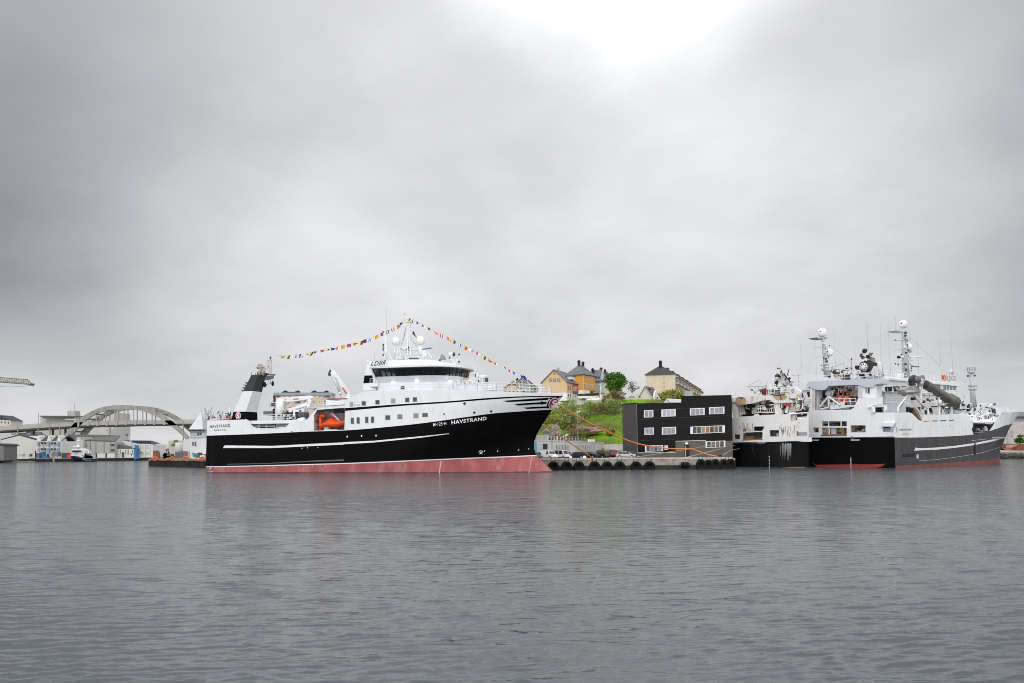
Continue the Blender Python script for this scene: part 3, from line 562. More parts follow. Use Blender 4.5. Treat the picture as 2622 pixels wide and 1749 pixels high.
zt=zoom(0,0,1.1153)
for k in range(6):t=k/5;c=(1129-4*t,1183+26*t);plate(mb,disc(c,1.5,1.7,5),HH.surf,LW,.04)
for a,b in((780,1392),(912,1390),(1045,1386),(1320,1382),(1460,1378)):plate(mb,disc(ZA(a,b),.9,.9,5),HH.surf,LW,.04)
mb.build('draught_marks',HV)
mb=MB()
for a,b in((120,1478),(272,1470),(425,1467)):plate(mb,disc(ZB(a,b),1.6,2.6,8),HH.surf,LW,.03)
for a,b in((1210,1188),(1270,1184),(1380,1178)):plate(mb,disc(ZA(a,b),1.2,1.2,6),HH.surf,LW,.03)
mb.build('scupper',HV)
mb=MB();zf=ZA;q=lambda a,b,s=8:HF.S_(ZA(a,b),s)
mb.slab([q(205,1432),q(275,1428),q(262,1440),q(200,1442)],(0,6,0),GREYW);mb.tube([q(235,1415),q(258,1375)],.1,WHITE,5);mb.build('stern_ramp',HV)
mb=MB();sec=[]
q=lambda a,b:HF.side(z2(a,b),6.6)
st=[((1585,983),(1588,990),.15),((1640,945),(1615,1045),.75),((1740,890),(1740,1040),1.05),((1850,812),(1860,1030),1.2),((1885,808),(1900,1040),1.22),((1970,850),(1960,1050),1.25),((2050,882),(2060,1035),1.25),((2140,862),(2140,1012),1.2),((2235,848),(2230,985),1.05)]
rows=[]
for t,b,w in st:
 x,zt_=q(*t);_,zb_=q(*b);h=zt_-zb_;zs=zb_+.45*min(h,1.6)
 rows.append([P(x,6.6+w,zs+.1),P(x,6.6+w*1.02,zs),P(x,6.6+w*.75,zb_+.12*h),P(x,6.6,zb_),P(x,6.6-w*.75,zb_+.12*h),P(x,6.6-w,zs),P(x,6.6-w,zs+.1),P(x,6.6-w*.42,zs+(zt_-zs)*.5),P(x,6.6,zt_),P(x,6.6+w*.42,zs+(zt_-zs)*.5),P(x,6.6+w,zs+.1)])
mb.grid(rows,[ORANGE]*(len(rows)-1));mb.add(rows[0],[tuple(range(10))],ORANGE);mb.add(rows[-1],[tuple(range(10))],ORANGE)
W=HF.o+HF.X*0
for v in range(len(mb.v)):mb.v[v]=mb.v[v]-P(20,6.6,zl)
mb.box((rows[2][0].x-20,-.5,0.1),(rows[6][0].x-20,.5,.55),GREYW)
rb_=mb.build('rescue_boat');rb_.location=HF.o+HF.X*20+HF.S*6.6+Vector((0,0,zl));rb_.rotation_euler=(0,0,_a)
tag(rb_,'orange covered rescue boat stowed in the open bay of the trawler dressed with flags','rescue boat')
mb=MB();a,b=HF.S_(z2(1090,905),7.2),HF.S_(z2(1285,868),7.2);L_=(b-a).length;d=(b-a).normalized()
mb.lathe((0,0,0),(1,0,.17),[(0,.15),(.12,.5),(.3,.62),(L_*.48,.62),(L_*.5,.68),(L_*.52,.62),(L_-.3,.62),(L_-.1,.5),(L_,.15)],WHITE,16)
for k in range(4):mb.tube([(.4+k*.45,-.5,-.35),(.35+k*.45,-.6,-.9)],.05,STEEL,4)
o=mb.build('life_raft');o.location=HF.o+HF.X*a.x+HF.S*7.2+Vector((0,0,a.z));o.rotation_euler=(0,0,_a)
tag(o,'white life raft canister on the rail just aft of the orange rescue boat','life raft')
FLAGC={'yellow':(.75,.55,.03),'black':(.015,.015,.02),'blue':(.02,.05,.30),'red':(.55,.02,.04),'white':(.8,.8,.8),'orange':(.75,.20,.02)}
FM={k:mk('flag_'+k,v,.8,var=.06,scale=3)for k,v in FLAGC.items()}
aft=[(1005,218,'yellow','black',1),(1068,217,'yellow','black',0),(1132,211,'white','blue',2),(1200,202,'blue','white',0),(1258,190,'white','red',1),(1315,180,'yellow','black',0),(1360,168,'blue','red',1),(1425,153,'red','black',1),(1485,140,'yellow','black',1),(1538,132,'blue','black',1)]
aft=[(*ZA(a,b),c,d,t)for a,b,c,d,t in aft]
aft+=[(*ZB(a,b),c,d,t)for a,b,c,d,t in[(30,535,'red','white',1),(78,520,'yellow','yellow',0),(140,508,'blue','red',0),(208,490,'orange','red',1),(270,477,'yellow','black',0),(305,460,'red','blue',0),(370,447,'blue','white',2),(437,413,'orange','yellow',0),(490,388,'blue','red',0),(547,367,'blue','white',3),(605,337,'red','white',2),(665,305,'red','yellow',0),(695,275,'black','blue',1),(775,240,'yellow','black',0),(800,247,'blue','white',1)]]
fwd=[(*ZB(a,b),c,d,t)for a,b,c,d,t in[(870,275,'blue','white',1),(928,307,'red','white',1),(995,340,'black','yellow',1),(1058,380,'orange','red',1),(1125,407,'red','white',2),(1192,440,'red','yellow',0),(1248,467,'yellow','blue',0),(1305,500,'white','blue',2),(1370,533,'yellow','red',0),(1435,562,'white','blue',1),(1508,598,'red','white',1),(1570,633,'yellow','blue',0)]]
fwd+=[(*ZC(a,b),c,d,t)for a,b,c,d,t in[(392,260,'orange','black',1),(455,290,'red','white',1),(537,328,'yellow','black',1),(603,368,'red','white',1),(650,388,'blue','white',1),(735,425,'blue','blue',1),(757,434,'black','blue',0),(783,462,'white','red',3)]]
ORD='first second third fourth fifth sixth seventh eighth ninth tenth eleventh twelfth thirteenth fourteenth fifteenth sixteenth seventeenth eighteenth nineteenth twentieth twenty-first twenty-second twenty-third twenty-fourth twenty-fifth'.split()
def to_world(p):return HF.o+HF.X*p.x+HF.S*(-p.y)+Vector((0,0,p.z))
def line_s(px):return 2.5*max(0,(1045-px)/330)if px<1045 else 0.
def dress(lst,where,first_pt,last_pt,nm,lab):
 pts=[to_world(HF.S_(first_pt,line_s(first_pt[0])))]
 for i,(px,py,c1,c2,t)in enumerate(lst):
  p=to_world(HF.S_((px,py-2.6),line_s(px)));pts.append(p)
 pts.append(to_world(HF.S_(last_pt,line_s(last_pt[0]))))
 mb=MB();mb.tube([p-pts[0]for p in pts],.018,STEEL,4);o=mb.build(nm);o.location=pts[0];tag(o,lab,'line')
 for i,(px,py,c1,c2,t)in enumerate(lst):
  d=(pts[i+2]-pts[i]).normalized();w,h=(.85,.75)if t!=1 else(.9,.62);w*=rnd.uniform(.85,1.1)
  sag=Vector((rnd.uniform(-.15,.15),rnd.uniform(-.5,.5),-1)).normalized();mb=MB();n=4;tw=rnd.uniform(-.12,.12)
  G=lambda u,v:d*((u-.5)*w)+sag*(v*h*(1-(.0 if t!=1 else .85*u))+.04+(.0 if t!=1 else .42*u*h))+Vector((0,1,0))*(.10*math.sin(u*7+px)*(.3+v))+d*(tw*v)
  for a in range(n):
   for b in range(n):
    if t==1:m=c1 if a<2 else c2
    elif t==2:m=c1 if a%2==0 else c2
    elif t==3:m=c2 if(a in(1,2)and b in(1,2))else c1
    else:m=c1 if(a+(b>1))%4<2 else c2
    mb.add([G(a/n,b/n),G((a+1)/n,b/n),G((a+1)/n,(b+1)/n),G(a/n,(b+1)/n)],[(0,1,2,3)],FM[m])
  o=mb.build('signal_flag',recalc=False);o.location=pts[i+1]
  cs=c1 if c1==c2 else c1+' and '+c2
  tag(o,f'{cs} {"pennant" if t == 1 else "signal flag"}, {ORD[i]} of its line counted from the {where}','flag',f'signal flags on the {nm.replace("_", " ")}')
dress(aft,'stern',z1(1425,95),ZB(770,225),'dressing_line','thin wire carrying signal flags from the stern gallows up to the mast')
dress(fwd,'mast',ZB(775,222),ZC(800,520),'forward_dressing_line','thin wire carrying signal flags from the mast down to the bow')
# ================================================================ the second trawler, moored stern towards the viewer
_a=R(37);B2=19.0
_s0=at_y((2293,1198),165.0)
KF=Frame((_s0.x-B2/2*math.sin(_a),_s0.y+B2/2*math.cos(_a),0),_a)
FK=empty('trawler',KF.o,_a,'tall white trawler with weathered black side, stern to the viewer, net drum and long pipe','fishing vessel')
_stem=[KF.side(p,0)for p in[z7(1950,685),z7(1800,890),z7(1735,1010),z7(1715,1130),z7(1695,1240),z7(1660,1330),z7(1690,1400)]]
_stem+=[(_stem[-1][0]-.5,-2.)]
KH=Hull(KF,B2/2,_stem,[(-2,36),(2,40),(9,46),(14,48)],[(0,1.6),(3,1.6),(7,1.9),(13,2.4)])
k_red=KH.line([z7(80,1490),z7(300,1470),z7(600,1452),z7(1000,1408),z7(1400,1365),z7(1640,1315)])
k_blk=KH.line([z7(75,1088),z7(350,1088),z7(700,1078),z7(1100,1058),z7(1290,1040),z7(1520,990),z7(1760,905)])
k_red0=lambda x:.45+1.1*(max(0,x)/62)**1.4
mb=MB()
for sg in(1,-1):
 zs=[lambda x:-1.2,k_red0]+[(lambda x,t=t:k_red0(x)+t*(k_blk(x)-k_red0(x)))for t in(.2,.4,.6,.8)]+[k_blk]
 mb.grid([KH.row(z,60,sg)for z in zs],[REDD if False else mk('stained_red_hull',(.20,.05,.048),.65,var=.3,scale=.6,streak=.6)]+[WEATH]*5)
zt1=KF.cross(ZF(1490,1460),0)[1]
zbk=KF.cross(ZF(1100,1213),0)[1]
mb.grid([[P(0,B2/2*k,z)for z in(-1.2,.1,zbk)]for k in(1,.95,.5,0,-.5,-.95,-1)],[BLACK]*6)
mb.build('hull',FK,merge=.002)
mb=MB();sfc=KF.on_cross(-.02)
plate(mb,[ZF(*p)for p in[(925,1440),(960,1462),(1300,1458),(1497,1458),(1600,1452),(1560,1480),(1500,1488),(980,1490)]],sfc,REDD,.05);mb.build('stern_boot_stripe',FK)
mb=MB()
for k in range(8):t=k/7;plate(mb,disc(ZF(1279+2*t,1400+85*t),1.1,1.2,6),sfc,LW,.09)
mb.build('draught_marks',FK)
mb=MB()
for a,b,w in((955,1237,34),(1320,1236,42)):plate(mb,[ZF(a-w,b-5),ZF(a+w,b-5),ZF(a+w*.8,b+5),ZF(a-w,b+5)],sfc,GREYW,.04)
plate(mb,disc(ZF(1292,1209),3.4,3.2),sfc,GREYW,.1);plate(mb,disc(ZF(1292,1209),2.2,2.0),sfc,DARKIN,.13)
mb.build('fairlead',FK)
C=lambda q,x=0.:KF.C_(q,x)
mb=MB();rect=lambda f,a,b,c,d:[f(a,b),f(c,b),f(c,d),f(a,d)]
xr=KF.cross(z6(1715,1235),0)[0]
outer=[ZF(892,1212),ZF(892,965),z6(1080,1482),z6(1150,1440),z6(1240,1245),z6(1715,1235),z6(1715,1370),z6(1480,1405),z6(1490,1540),ZG(105,985),ZG(330,985),ZG(330,1212)]
o1=rect(ZF,1012,1062,1240,1188);o2=rect(ZF,1276,1102,1412,1166);o3=rect(ZF,932,1122,985,1166);o4=rect(ZG,216,1115,312,1163)
KW=lam('panelled_white_wall',(.78,.79,.80),1,.9,.10,.4,.04,.02)
mb.slab([C(p)for p in outer],(.35,0,0),KW,[[C(p)for p in o]for o in(o1,o2,o3,o4)])
mb.build('stern_wall',FK)
mb=MB();zf0=zbk-.2
mb.box((0.05,-9.4,zf0),(60,9.4,zf0+.2),GREYW)
mb.box((5.5,-9.2,zf0),(5.7,9.2,zf0+7.5),GREYW)
for p0,p1,m in((ZF(1040,1180),ZF(1085,1125),TAN),(ZF(1100,1180),ZF(1160,1130),WHITE),(ZF(1175,1180),ZF(1235,1120),mk('tan_gear',(.36,.24,.12),.8)),(ZF(1285,1165),ZF(1360,1108),TAN),(ZF(1290,1166),ZF(1400,1150),WHITE),(ZF(940,1166),ZF(975,1140),DSTEEL)):
 a,b=C(p0,1.6),C(p1,2.4);mb.box((1.6,min(a.y,b.y),min(a.z,b.z)),(2.6,max(a.y,b.y),max(a.z,b.z)),m)
mb.box((.4,-8.9,zf0),(1.2,-7.0,zf0+2.0),mk('lilac_grey',(.30,.31,.42),.6))
mb.build('trawl_deck',FK)
mb=MB()
for y in(1116,):mb.obox((C(ZF(1012,y))+C(ZF(1240,y)))*.5,(.12,0,0),(C(ZF(1240,y))-C(ZF(1012,y)))*.5,(0,0,.16),WHITE)
for a,b in(((1010,1060),(1010,1190)),((1075,1062),(1075,1115)),((1190,1062),(1190,1115)),((1080,1120),(1080,1190))):mb.tube([C(ZF(*a),.1),C(ZF(*b),.1)],.13,WHITE,5)
mb.tube([C(ZF(1010,1190),-.05),C(ZF(1240,1190),-.05)],.16,RUST,6);mb.build('stern_gate',FK)
mb=MB();mb.slab([C(p,-.02)for p in[ZG(205,1113),ZG(220,1080),ZG(345,1078),ZG(318,1113)]],(-.5,0,0),WHITE);mb.build('window_hood',FK)
BL=[z6(*p)for p in[(175,1000),(245,915),(700,895),(1600,855),(1695,868),(1700,955),(1600,968),(1530,1030),(1370,1030),(1255,982),(640,1004),(560,1082),(390,1084),(240,1020)]]
mb=MB();mb.slab([C(p,.2)for p in BL],(3.2,0,0),BLUEW);gan=mb.build('gantry',FK)
mb=MB();mb.slab([C(p,.5)for p in rect(z6,265,1020,388,1490)],(2.4,0,0),WHITE2);mb.slab([C(p,.35)for p in rect(z6,312,1060,330,1490)],(.2,0,0),GREYW);mb.slab([C(p,.3)for p in rect(z6,362,1070,384,1480)],(.3,0,0),mk('rusty_streak',(.35,.22,.14),.8,var=.4,scale=1.2));mb.build('gantry_leg',gan)
mb=MB();mb.slab([C(p,.5)for p in rect(z6,1312,1000,1590,1240)],(2.4,0,0),WHITE2);mb.slab([C(p,.4)for p in rect(z6,1230,985,1312,1240)],(1.4,0,0),GREYW)
for p in(rect(z6,1383,1045,1398,1150),rect(z6,1422,1045,1462,1155)):mb.slab([C(q_,.44)for q_ in p],(.1,0,0),GLASS)
mb.build('gantry_leg',gan)
mb=MB();f1=[C(z6(190,910),.4),C(z6(690,900),.4),C(z6(1690,862),.4)]
h_=C(z6(190,800),.4).z-f1[0].z;mb.rail(f1,h_,1.6,WHITE2,2,.05);mb.rail([p+Vector((2.6,0,0))for p in f1],h_,1.8,WHITE2,2,.045);mb.build('gantry_railing',gan)
mb=MB();q=lambda a,b,x=2.:C(z6(a,b),x)
mb.rail([q(740,1395,1),q(1190,1390,1)],q(740,1265,1).z-q(740,1395,1).z,1.4,WHITE,2,.08)
for a,b,r in(((455,1430),(640,1215),.2),((640,1215),(870,1390),.2),((640,1240),(640,1420),.14),((470,1475),(640,1440),.18)):mb.tube([q(*a,1.),q(*b,1.)],r,WHITE,5)
mb.slab([q(*p,1.2)for p in[(670,1400),(1180,1385),(1180,1415),(700,1480),(670,1475)]],(.5,0,0),WHITE);mb.slab([q(*p,1.3)for p in[(830,1425),(1110,1415),(1040,1472),(860,1475)]],(.5,0,0),mk('mid_grey_paint',(.21,.22,.22)))
mb.build('winch_frame',FK)
mb=MB();c=q(690,1160,3);mb.ball(c,1.15,WHITE,14,.95);mb.lathe(c-Vector((1.5,0,0)),(1,0,0),[(0,.35),(.2,.7),(1.2,.8)],GREYW,12);mb.obox(q(700,1250,3),(.4,0,0),(0,.9,0),(0,0,.35),WHITE);mb.build('winch_motor',FK)
mb=MB()
for a,b in((880,1275),(1010,1275)):mb.lathe(q(a,b+50,2.2),(0,0,1),[(0,.5),(.2,.62),(1.1,.62),(1.35,.4)],ORANGE,10)
mb.lathe(q(722,1310,1.5),(0,0,1),[(0,.3),(.5,.4),(.7,.2)],REDP,8);mb.obox(q(1100,1290,2.4),(.4,0,0),(0,1.1,0),(0,0,.45),mk('dark_red_float',(.18,.03,.02)));mb.obox(q(1000,1250,3.2),(.4,0,0),(0,2.6,0),(0,0,.2),BLACKM);mb.obox(q(930,1225,2.4),(.3,0,0),(0,.45,0),(0,0,.3),mk('blue_grey_tarp',(.10,.14,.22)))
mb.build('net_float',FK)
mb=MB();c=q(1100,1160,4.2)
for k in range(9):mb.ball(c+Vector((rnd.uniform(-.4,.4),rnd.uniform(-1.2,1.2),rnd.uniform(-.9,.5))),rnd.uniform(.6,.9),TAN,8,.9)
mb.build('net_pile',FK)
mb=MB();c=q(880,1050,6);mb.lathe(c,(1,.2,0),[(0,1.4),(.3,1.5),(.35,.9),(3,.9),(3.1,1.5),(3.4,1.4)],BLACKM,16);mb.obox(q(545,1140,6),(.4,0,0),(0,.9,0),(0,0,1.3),BLACKM);mb.obox(q(460,1160,6),(.3,0,0),(0,.8,0),(0,0,1.1),WHITE2)
for k in range(3):mb.obox(q(440+k*22,1155,5.6),(.1,0,0),(0,.1,0),(0,0,.8),GLASS)
mb.slab([q(*p,5.6)for p in[(790,1200),(800,1035),(845,1035),(850,1200)]],(.6,0,0),WHITE);mb.slab([q(*p,5)for p in[(975,1030),(1110,1025),(1110,995),(975,1000)]],(.6,0,0),WHITE);mb.slab([q(*p,4.4)for p in[(1120,1080),(1140,990),(1160,990),(1150,1150)]],(.4,0,0),WHITE)
mb.lathe(q(950,1080,5),(1,0,-.5),[(0,.8),(2.5,.8)],mk('grey_brown_steel',(.16,.15,.13),.5),12)
mb.build('net_drum',FK)
mb=MB();q=lambda a,b,x=1.8:C(z6(a,b),x)
for a,b,r in(((680,640),(950,545),.1),((950,545),(1080,640),.05),((690,660),(1070,700),.14),((740,650),(1060,720),.08),((840,720),(910,885),.14),((1085,690),(1085,860),.2),((945,550),(940,690),.08),((1100,440),(1100,860),.13),((720,660),(840,740),.12),((700,700),(760,860),.08),((1010,740),(1010,850),.2)):mb.tube([q(*a),q(*b)],r,GREYW if r<.13 else STEEL,6)
mb.obox(q(1005,655),(.1,0,0),(0,.25,0),(0,0,.12),BLACKM);mb.obox(q(1000,830),(.4,0,0),(0,.7,0),(0,0,.55),mk('dark_red_gear',(.07,.03,.03),.7));mb.obox(q(765,730),(.2,0,0),(0,.3,0),(0,0,.45),mk('dark_red_gear',(.07,.03,.03)))
for y in(470,650,690):mb.ball(q(1100,y),.2,DSTEEL,8)
for a in range(1110,1300,28):mb.obox(q(a,820),(.3,0,0),(0,.18,0),(0,0,rnd.uniform(.3,.6)),rnd.choice([GREYW,WHITE2,TAN]))
mb.build('net_davit',FK)
mb=MB();c=q(1335,630);c2=q(1440,600,3.2);r=95*.12758/12.2
mb.lathe(c+Vector((.5,0,0)),(-1,0,0),[(0,r*1.1),(.35,r*1.12),(.36,r),(.45,r*.95)],DSTEEL,24)
outl=[(1245,620),(1260,560),(1300,520),(1420,485),(1480,495),(1535,540),(1530,600),(1480,700),(1430,728),(1340,735),(1280,725),(1250,690)]
mb.slab([q(*p,2.3)for p in outl],(1.6,0,0),CHAR);mb.slab([q(*p,1.9)for p in[(1165,640),(1170,600),(1230,595),(1250,690),(1215,690),(1180,670)]],(1.2,0,0),BLACKM)
mb.lathe(c+Vector((.06,0,0)),(-1,0,0),[(0,r*.93),(.08,r*.93)],WHITE2,24)
for k in range(8):a=k*math.pi/4+.2;mb.obox(c+Vector((-.06,math.cos(a)*r*.66,math.sin(a)*r*.66)),(.03,0,0),Vector((0,math.cos(a),math.sin(a)))*r*.17,Vector((0,-math.sin(a),math.cos(a)))*r*.09,CHAR)
mb.slab([q(*p,2.6)for p in[(1530,545),(1570,735),(1440,735),(1480,690)]],(1.2,0,0),WHITE2);mb.slab([q(*p,2.5)for p in[(1450,490),(1440,440),(1470,415),(1525,440),(1528,540)]],(1.,0,0),mk('olive_grey',(.22,.22,.18),.6))
for p,s_,m in(((1365,300),.38,BLACKM),((1350,370),.34,GREYW),((1310,390),.36,DSTEEL),((1400,390),.3,WHITE2),((1430,410),.34,BLACKM),((1480,370),.3,mk('blue_grey_tarp',(.10,.14,.22))),((1330,440),.3,DSTEEL),((1400,465),.3,WHITE2),((1340,480),.3,WHITE2)):mb.obox(q(*p,2.3),(s_,0,s_*.3),(0,s_*.9,s_*.3),(0,-s_*.2,s_*.9),m)
mb.tube([q(1320,350,2.3),q(1440,420,2.3),q(1530,350,2.3)],.12,DSTEEL,5);mb.tube([q(1300,370,2.3),q(1320,480,2.3)],.14,DSTEEL,5)
for p in((1220,690,1300,720),(1290,740,1260,850),(1390,735,1360,840)):mb.tube([q(p[0],p[1]),q(p[2],p[3])],.14,WHITE2,5)
mb.obox(q(1310,790),(.3,0,0),(0,.5,0),(0,0,.4),BLACKM);mb.obox(q(1270,780),(.2,0,0),(0,.3,0),(0,0,.2),BLACKM)
mb.build('triplex_hauler',FK)
mb=MB();mb.tube([q(1660,560,3),q(1700,830,3)],.45,GREYW,10);mb.ball(q(1658,555,3),.4,WHITE,8);mb.tube([q(1690,560,3.2),q(1740,830,3.2)],.18,DSTEEL,6);mb.build('exhaust_pipe',FK)
def radome(par,c,r,m=DOME,legs=()):
 mb=MB();mb.lathe(c-Vector((0,0,r*1.0)),(0,0,1),[(0,.45*r),(.15*r,.8*r),(.4*r,.97*r),(1.0*r,1.0*r)]+[(1.0*r+math.sin(a)*r,max(.02,math.cos(a)*r))for a in(.2,.45,.7,.95,1.2,1.4,1.57)],m,20)
 mb.obox(c+Vector((-r*.95,-.12,.1)),(.06,0,0),(0,.16,0),(0,0,.16),DSTEEL);return mb.build('radome',par)
def whip(par,lst,m=STEEL,r=.04,name='aerial'):
 mb=MB();a,b=lst;mb.tube([a,a.lerp(b,.45)],r,m,4);mb.tube([a.lerp(b,.45),b],r*.6,m,4);return mb.build(name,par)
q=lambda a,b:KF.S_(ZG(a,b),2.)
mb=MB();mb.tube([q(427,665),q(415,450),q(403,240)],.95,MASTG,8,.38)
for k in range(16):y=650-k*26;mb.obox(q(420-k*.9,y)+Vector((rnd.uniform(-.9,.9),-.5,0)),(rnd.uniform(.1,.5),0,0),(0,.15,0),(0,0,rnd.uniform(.06,.25)),rnd.choice([STEEL,DSTEEL,WHITE2]))
for k in range(30):y=655-k*13;mb.tube([q(432-k*.9,y),q(446-k*.9,y)],.05,DSTEEL,4)
for x0 in(432,446):mb.tube([q(x0,660),q(x0-26,265)],.04,STEEL,4)
mb.slab([q(335,236),q(455,240),q(430,252),q(380,250)],(0,2.2,0),GREYW)
for a,b,r in(((305,328),(470,318),.12),((312,414),(440,405),.12),((330,100),(334,235),.08),((335,235),(370,210),.08),((380,320),(385,300),.08),((440,330),(440,300),.06),((465,320),(465,300),.06),((430,280),(405,285),.06),((375,540),(400,530),.1),((440,530),(500,565),.15),((355,490),(360,580),.08)):mb.tube([q(*a),q(*b)],r,GREYW,5)
for a,b in((330,540),(355,545),(475,580),(478,602),(330,325),(440,325),(385,455)):mb.ball(q(a,b),.2,DSTEEL,6)
mm=mb.build('mast',FK)
radome(FK,q(399,178),42*.28059*.0815);radome(FK,q(450,385),35*.28059*.0815)
mb=MB();mb.tube([q(440,420),q(470,428)],.35,GREYW,6);mb.lathe(q(370,480),(-1,.3,0),[(0,.3),(.5,.36)],BLACKM,12);mb.tube([q(370,480),q(400,478)],.3,WHITE,6)
mb.tube([q(455,478),q(575,482)],.2,WHITE,6);mb.obox(q(480,495),(.5,0,0),(0,.4,0),(0,0,.4),WHITE2);mb.tube([q(475,565),q(545,568)],.14,mk('dark_blue_scanner',(.04,.07,.16)),5);mb.lathe(q(370,612),(0,0,1),[(-.2,.5),(.15,.6),(.2,.6)],WHITE2,10);mb.obox(q(375,645),(.5,0,0),(0,.5,0),(0,0,.5),WHITE2);mb.build('searchlight',mm)
for a,b,c,d in((750,650,723,165),(857,650,828,110),(545,650,527,250),(200,640,194,170),(290,660,262,170),(775,640,773,545)):whip(FK,(q(a,b),q(c,d)))
whip(FK,(KF.S_(ZG(80,420),5),KF.S_(ZG(64,170),5)));
mb=MB();mb.tube([q(465,300),q(740,560)],.03,STEEL,4);mb.tube([q(460,240),q(470,640)],.02,STEEL,4);mb.build('stay_wire',FK)
s6=4.0;q=lambda a,b,s=s6:KF.S_(z7(a,b),s)
zr1=q(500,262).z;zr2=q(500,205).z;zw0=q(500,440).z;zd0=q(500,735).z
def hous(name,x0,x1,s0,s1,z0,z1,m,par=FK,rake=0.):
 mb=MB();a=[P(x0,s0,z0),P(x1,s0,z0),P(x1,s1,z0),P(x0,s1,z0)];b=[P(x0,s0,z1),P(x1+rake,s0,z1),P(x1+rake,s1,z1),P(x0,s1,z1)]
 mb.add(a+b,[(0,3,2,1),(4,5,6,7),(0,1,5,4),(1,2,6,5),(2,3,7,6),(3,0,4,7)],m);return mb.build(name,par)
xw0=max(5.5,KF.side(ZG(165,760),s6)[0]);xw1=KF.side(z7(1015,350),s6)[0]
zwtop=q(600,258).z
wh=hous('wheelhouse',xw0,xw1,s6,-s6,q(600,430).z,zwtop,WHITE2,rake=.4)
xrf=KF.side(z7(1060,250),s6)[0]
mb=MB();mb.box((xw0-.4,-s6-.4,zwtop),(xrf,s6+.4,zwtop+.45),WHITE);mb.slab([P(xw0-.2,s6+.2,zwtop+.45),P(xrf-.3,s6+.2,zwtop+.45),P(xrf-3,s6-1.2,q(600,195).z),P(xw0-.2,s6-1.2,q(600,195).z)],(0,.1,0),WHITE);mb.box((xw0,-s6+1.2,zwtop+.4),(xrf-3,s6-1.2,q(600,195).z),WHITE)
mb.rail([P(xw0,s6-1.4,q(600,195).z),P(xrf-4,s6-1.4,q(600,195).z)],1.3,1.8,WHITE2,2,.045);mb.build('wheelhouse_roof',wh)
sfw=KF.on_side(s6)
def kwin(poly,m=GLASS,par=FK,sf=None,name='window'):
 mb=MB();plate(mb,poly,sf or sfw,m,.05);cxm=sum(p[0]for p in poly)/len(poly);cym=sum(p[1]for p in poly)/len(poly)
 rim=[(cxm+(p[0]-cxm)*1.18,cym+(p[1]-cym)*1.18)for p in poly];plate(mb,rim,sf or sfw,WHITE2,.02);return mb.build(name,par)
for poly in([(232,752),(300,748),(296,790),(240,795)],[(305,746),(368,744),(368,790),(318,794)],[(383,745),(430,742),(425,760),(388,786)],[(655,735),(682,735),(684,780),(662,775)],[(693,735),(738,734),(736,780),(700,782)],[(770,740),(793,738),(789,780),(765,782)],[(801,738),(824,737),(818,780),(797,781)],[(832,737),(853,736),(847,779),(827,780)],[(861,736),(886,735),(878,779),(856,780)]):kwin([ZG(*p)for p in poly],GLASS if poly[0][0]<740 else mk('green_tinted_glass',(.10,.19,.18),.1),wh)
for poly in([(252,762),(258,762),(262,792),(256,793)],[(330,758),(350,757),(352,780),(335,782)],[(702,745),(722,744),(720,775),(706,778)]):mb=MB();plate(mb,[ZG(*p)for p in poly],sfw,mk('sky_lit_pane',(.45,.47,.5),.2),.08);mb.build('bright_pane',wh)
mb=MB();letter(mb,'LJXG',[z7(872,232),z7(1002,236),z7(1002,140),z7(872,134)],KF.on_side(s6+.1),mk('grey_marking',(.3,.3,.3)),.02,0,1.1,.06);pq=[z7(862,240),z7(1012,242),z7(1004,146),z7(860,140)];mb.slab([KF.S_(p,s6+.1)for p in[pq[0],pq[1],(pq[1][0],pq[1][1]-4),(pq[0][0],pq[0][1]-4)]],(0,.1,0),WHITE2)
for a,b in(((870,235),(865,80)),((1000,235),(1000,120)),((920,130),(900,80)),((960,130),(965,90))):mb.tube([KF.S_(z7(*a),s6),KF.S_(z7(*b),s6)],.05,STEEL,4)
mb.build('call_sign_board',wh)
mb=MB();c=KF.S_(z7(930,75),s6-.2);mb.lathe(c,(-.3,-1,.2),[(0,.2),(.25,.7),(.3,.7)],GREYW,14);mb.build('dish_aerial',wh)
mb=MB();c=KF.S_(z7(833,165),s6-1.2);mb.tube([c+Vector((math.cos(a)*.5,0,math.sin(a)*.62))for a in[k*.6283 for k in range(11)]],.14,ORANGE,6);mb.obox(KF.S_(z7(803,160),s6-1.2),(.2,0,0),(0,.1,0),(0,0,.5),REDP);lb=mb.build('lifebuoy');
lb.matrix_world=Matrix.Translation(KF.o)@Matrix.Rotation(_a,4,'Z');tag(lb,'orange lifebuoy on the wheelhouse roof rail of the white trawler on the right','lifebuoy')
mid=hous('deckhouse',8.0,xw1+.6,3.6,-6,q(600,735,3.6).z-1.2,q(600,430).z,WHITE2)
x2=KF.side(z7(1080,640),6.5)[0]
mb=MB();sfm=KF.on_side(3.62)
for poly in([(180,400),(245,395),(250,440),(185,445)],[(500,390),(550,386),(550,436),(505,440)],[(525,668),(565,665),(565,728),(530,730)],[(605,664),(648,662),(648,724),(610,728)],[(840,655),(915,650),(915,720),(845,722)]):plate(mb,[z7(*p)for p in poly],sfm,GLASS if poly[0][0]<800 else mk('grey_door',(.33,.34,.35)),.05)
plate(mb,[z7(*p)for p in[(630,603),(850,590),(850,612),(630,618)]],sfm,DARKIN,.05)
mb.build('window',mid)
mb=MB();r0=[KF.S_(ZG(215,893),4.8),KF.S_(ZG(440,893),4.8)];mb.rail(r0,KF.S_(ZG(215,838),4.8).z-r0[0].z,1.4,GREYW,3,.05);mb.box((r0[0].x,r0[0].y,r0[0].z-.15),(r0[1].x,-3.5,r0[0].z),GREYW);mb.rail([q(990,460),q(1050,465)],q(990,370).z-q(990,460).z,.7,WHITE2,2,.06);mb.rail([q(510,600,4.2),q(700,590,4.2)],2,1.2,WHITE2,3,.045);mb.build('gallery_railing',mid)
mb=MB()
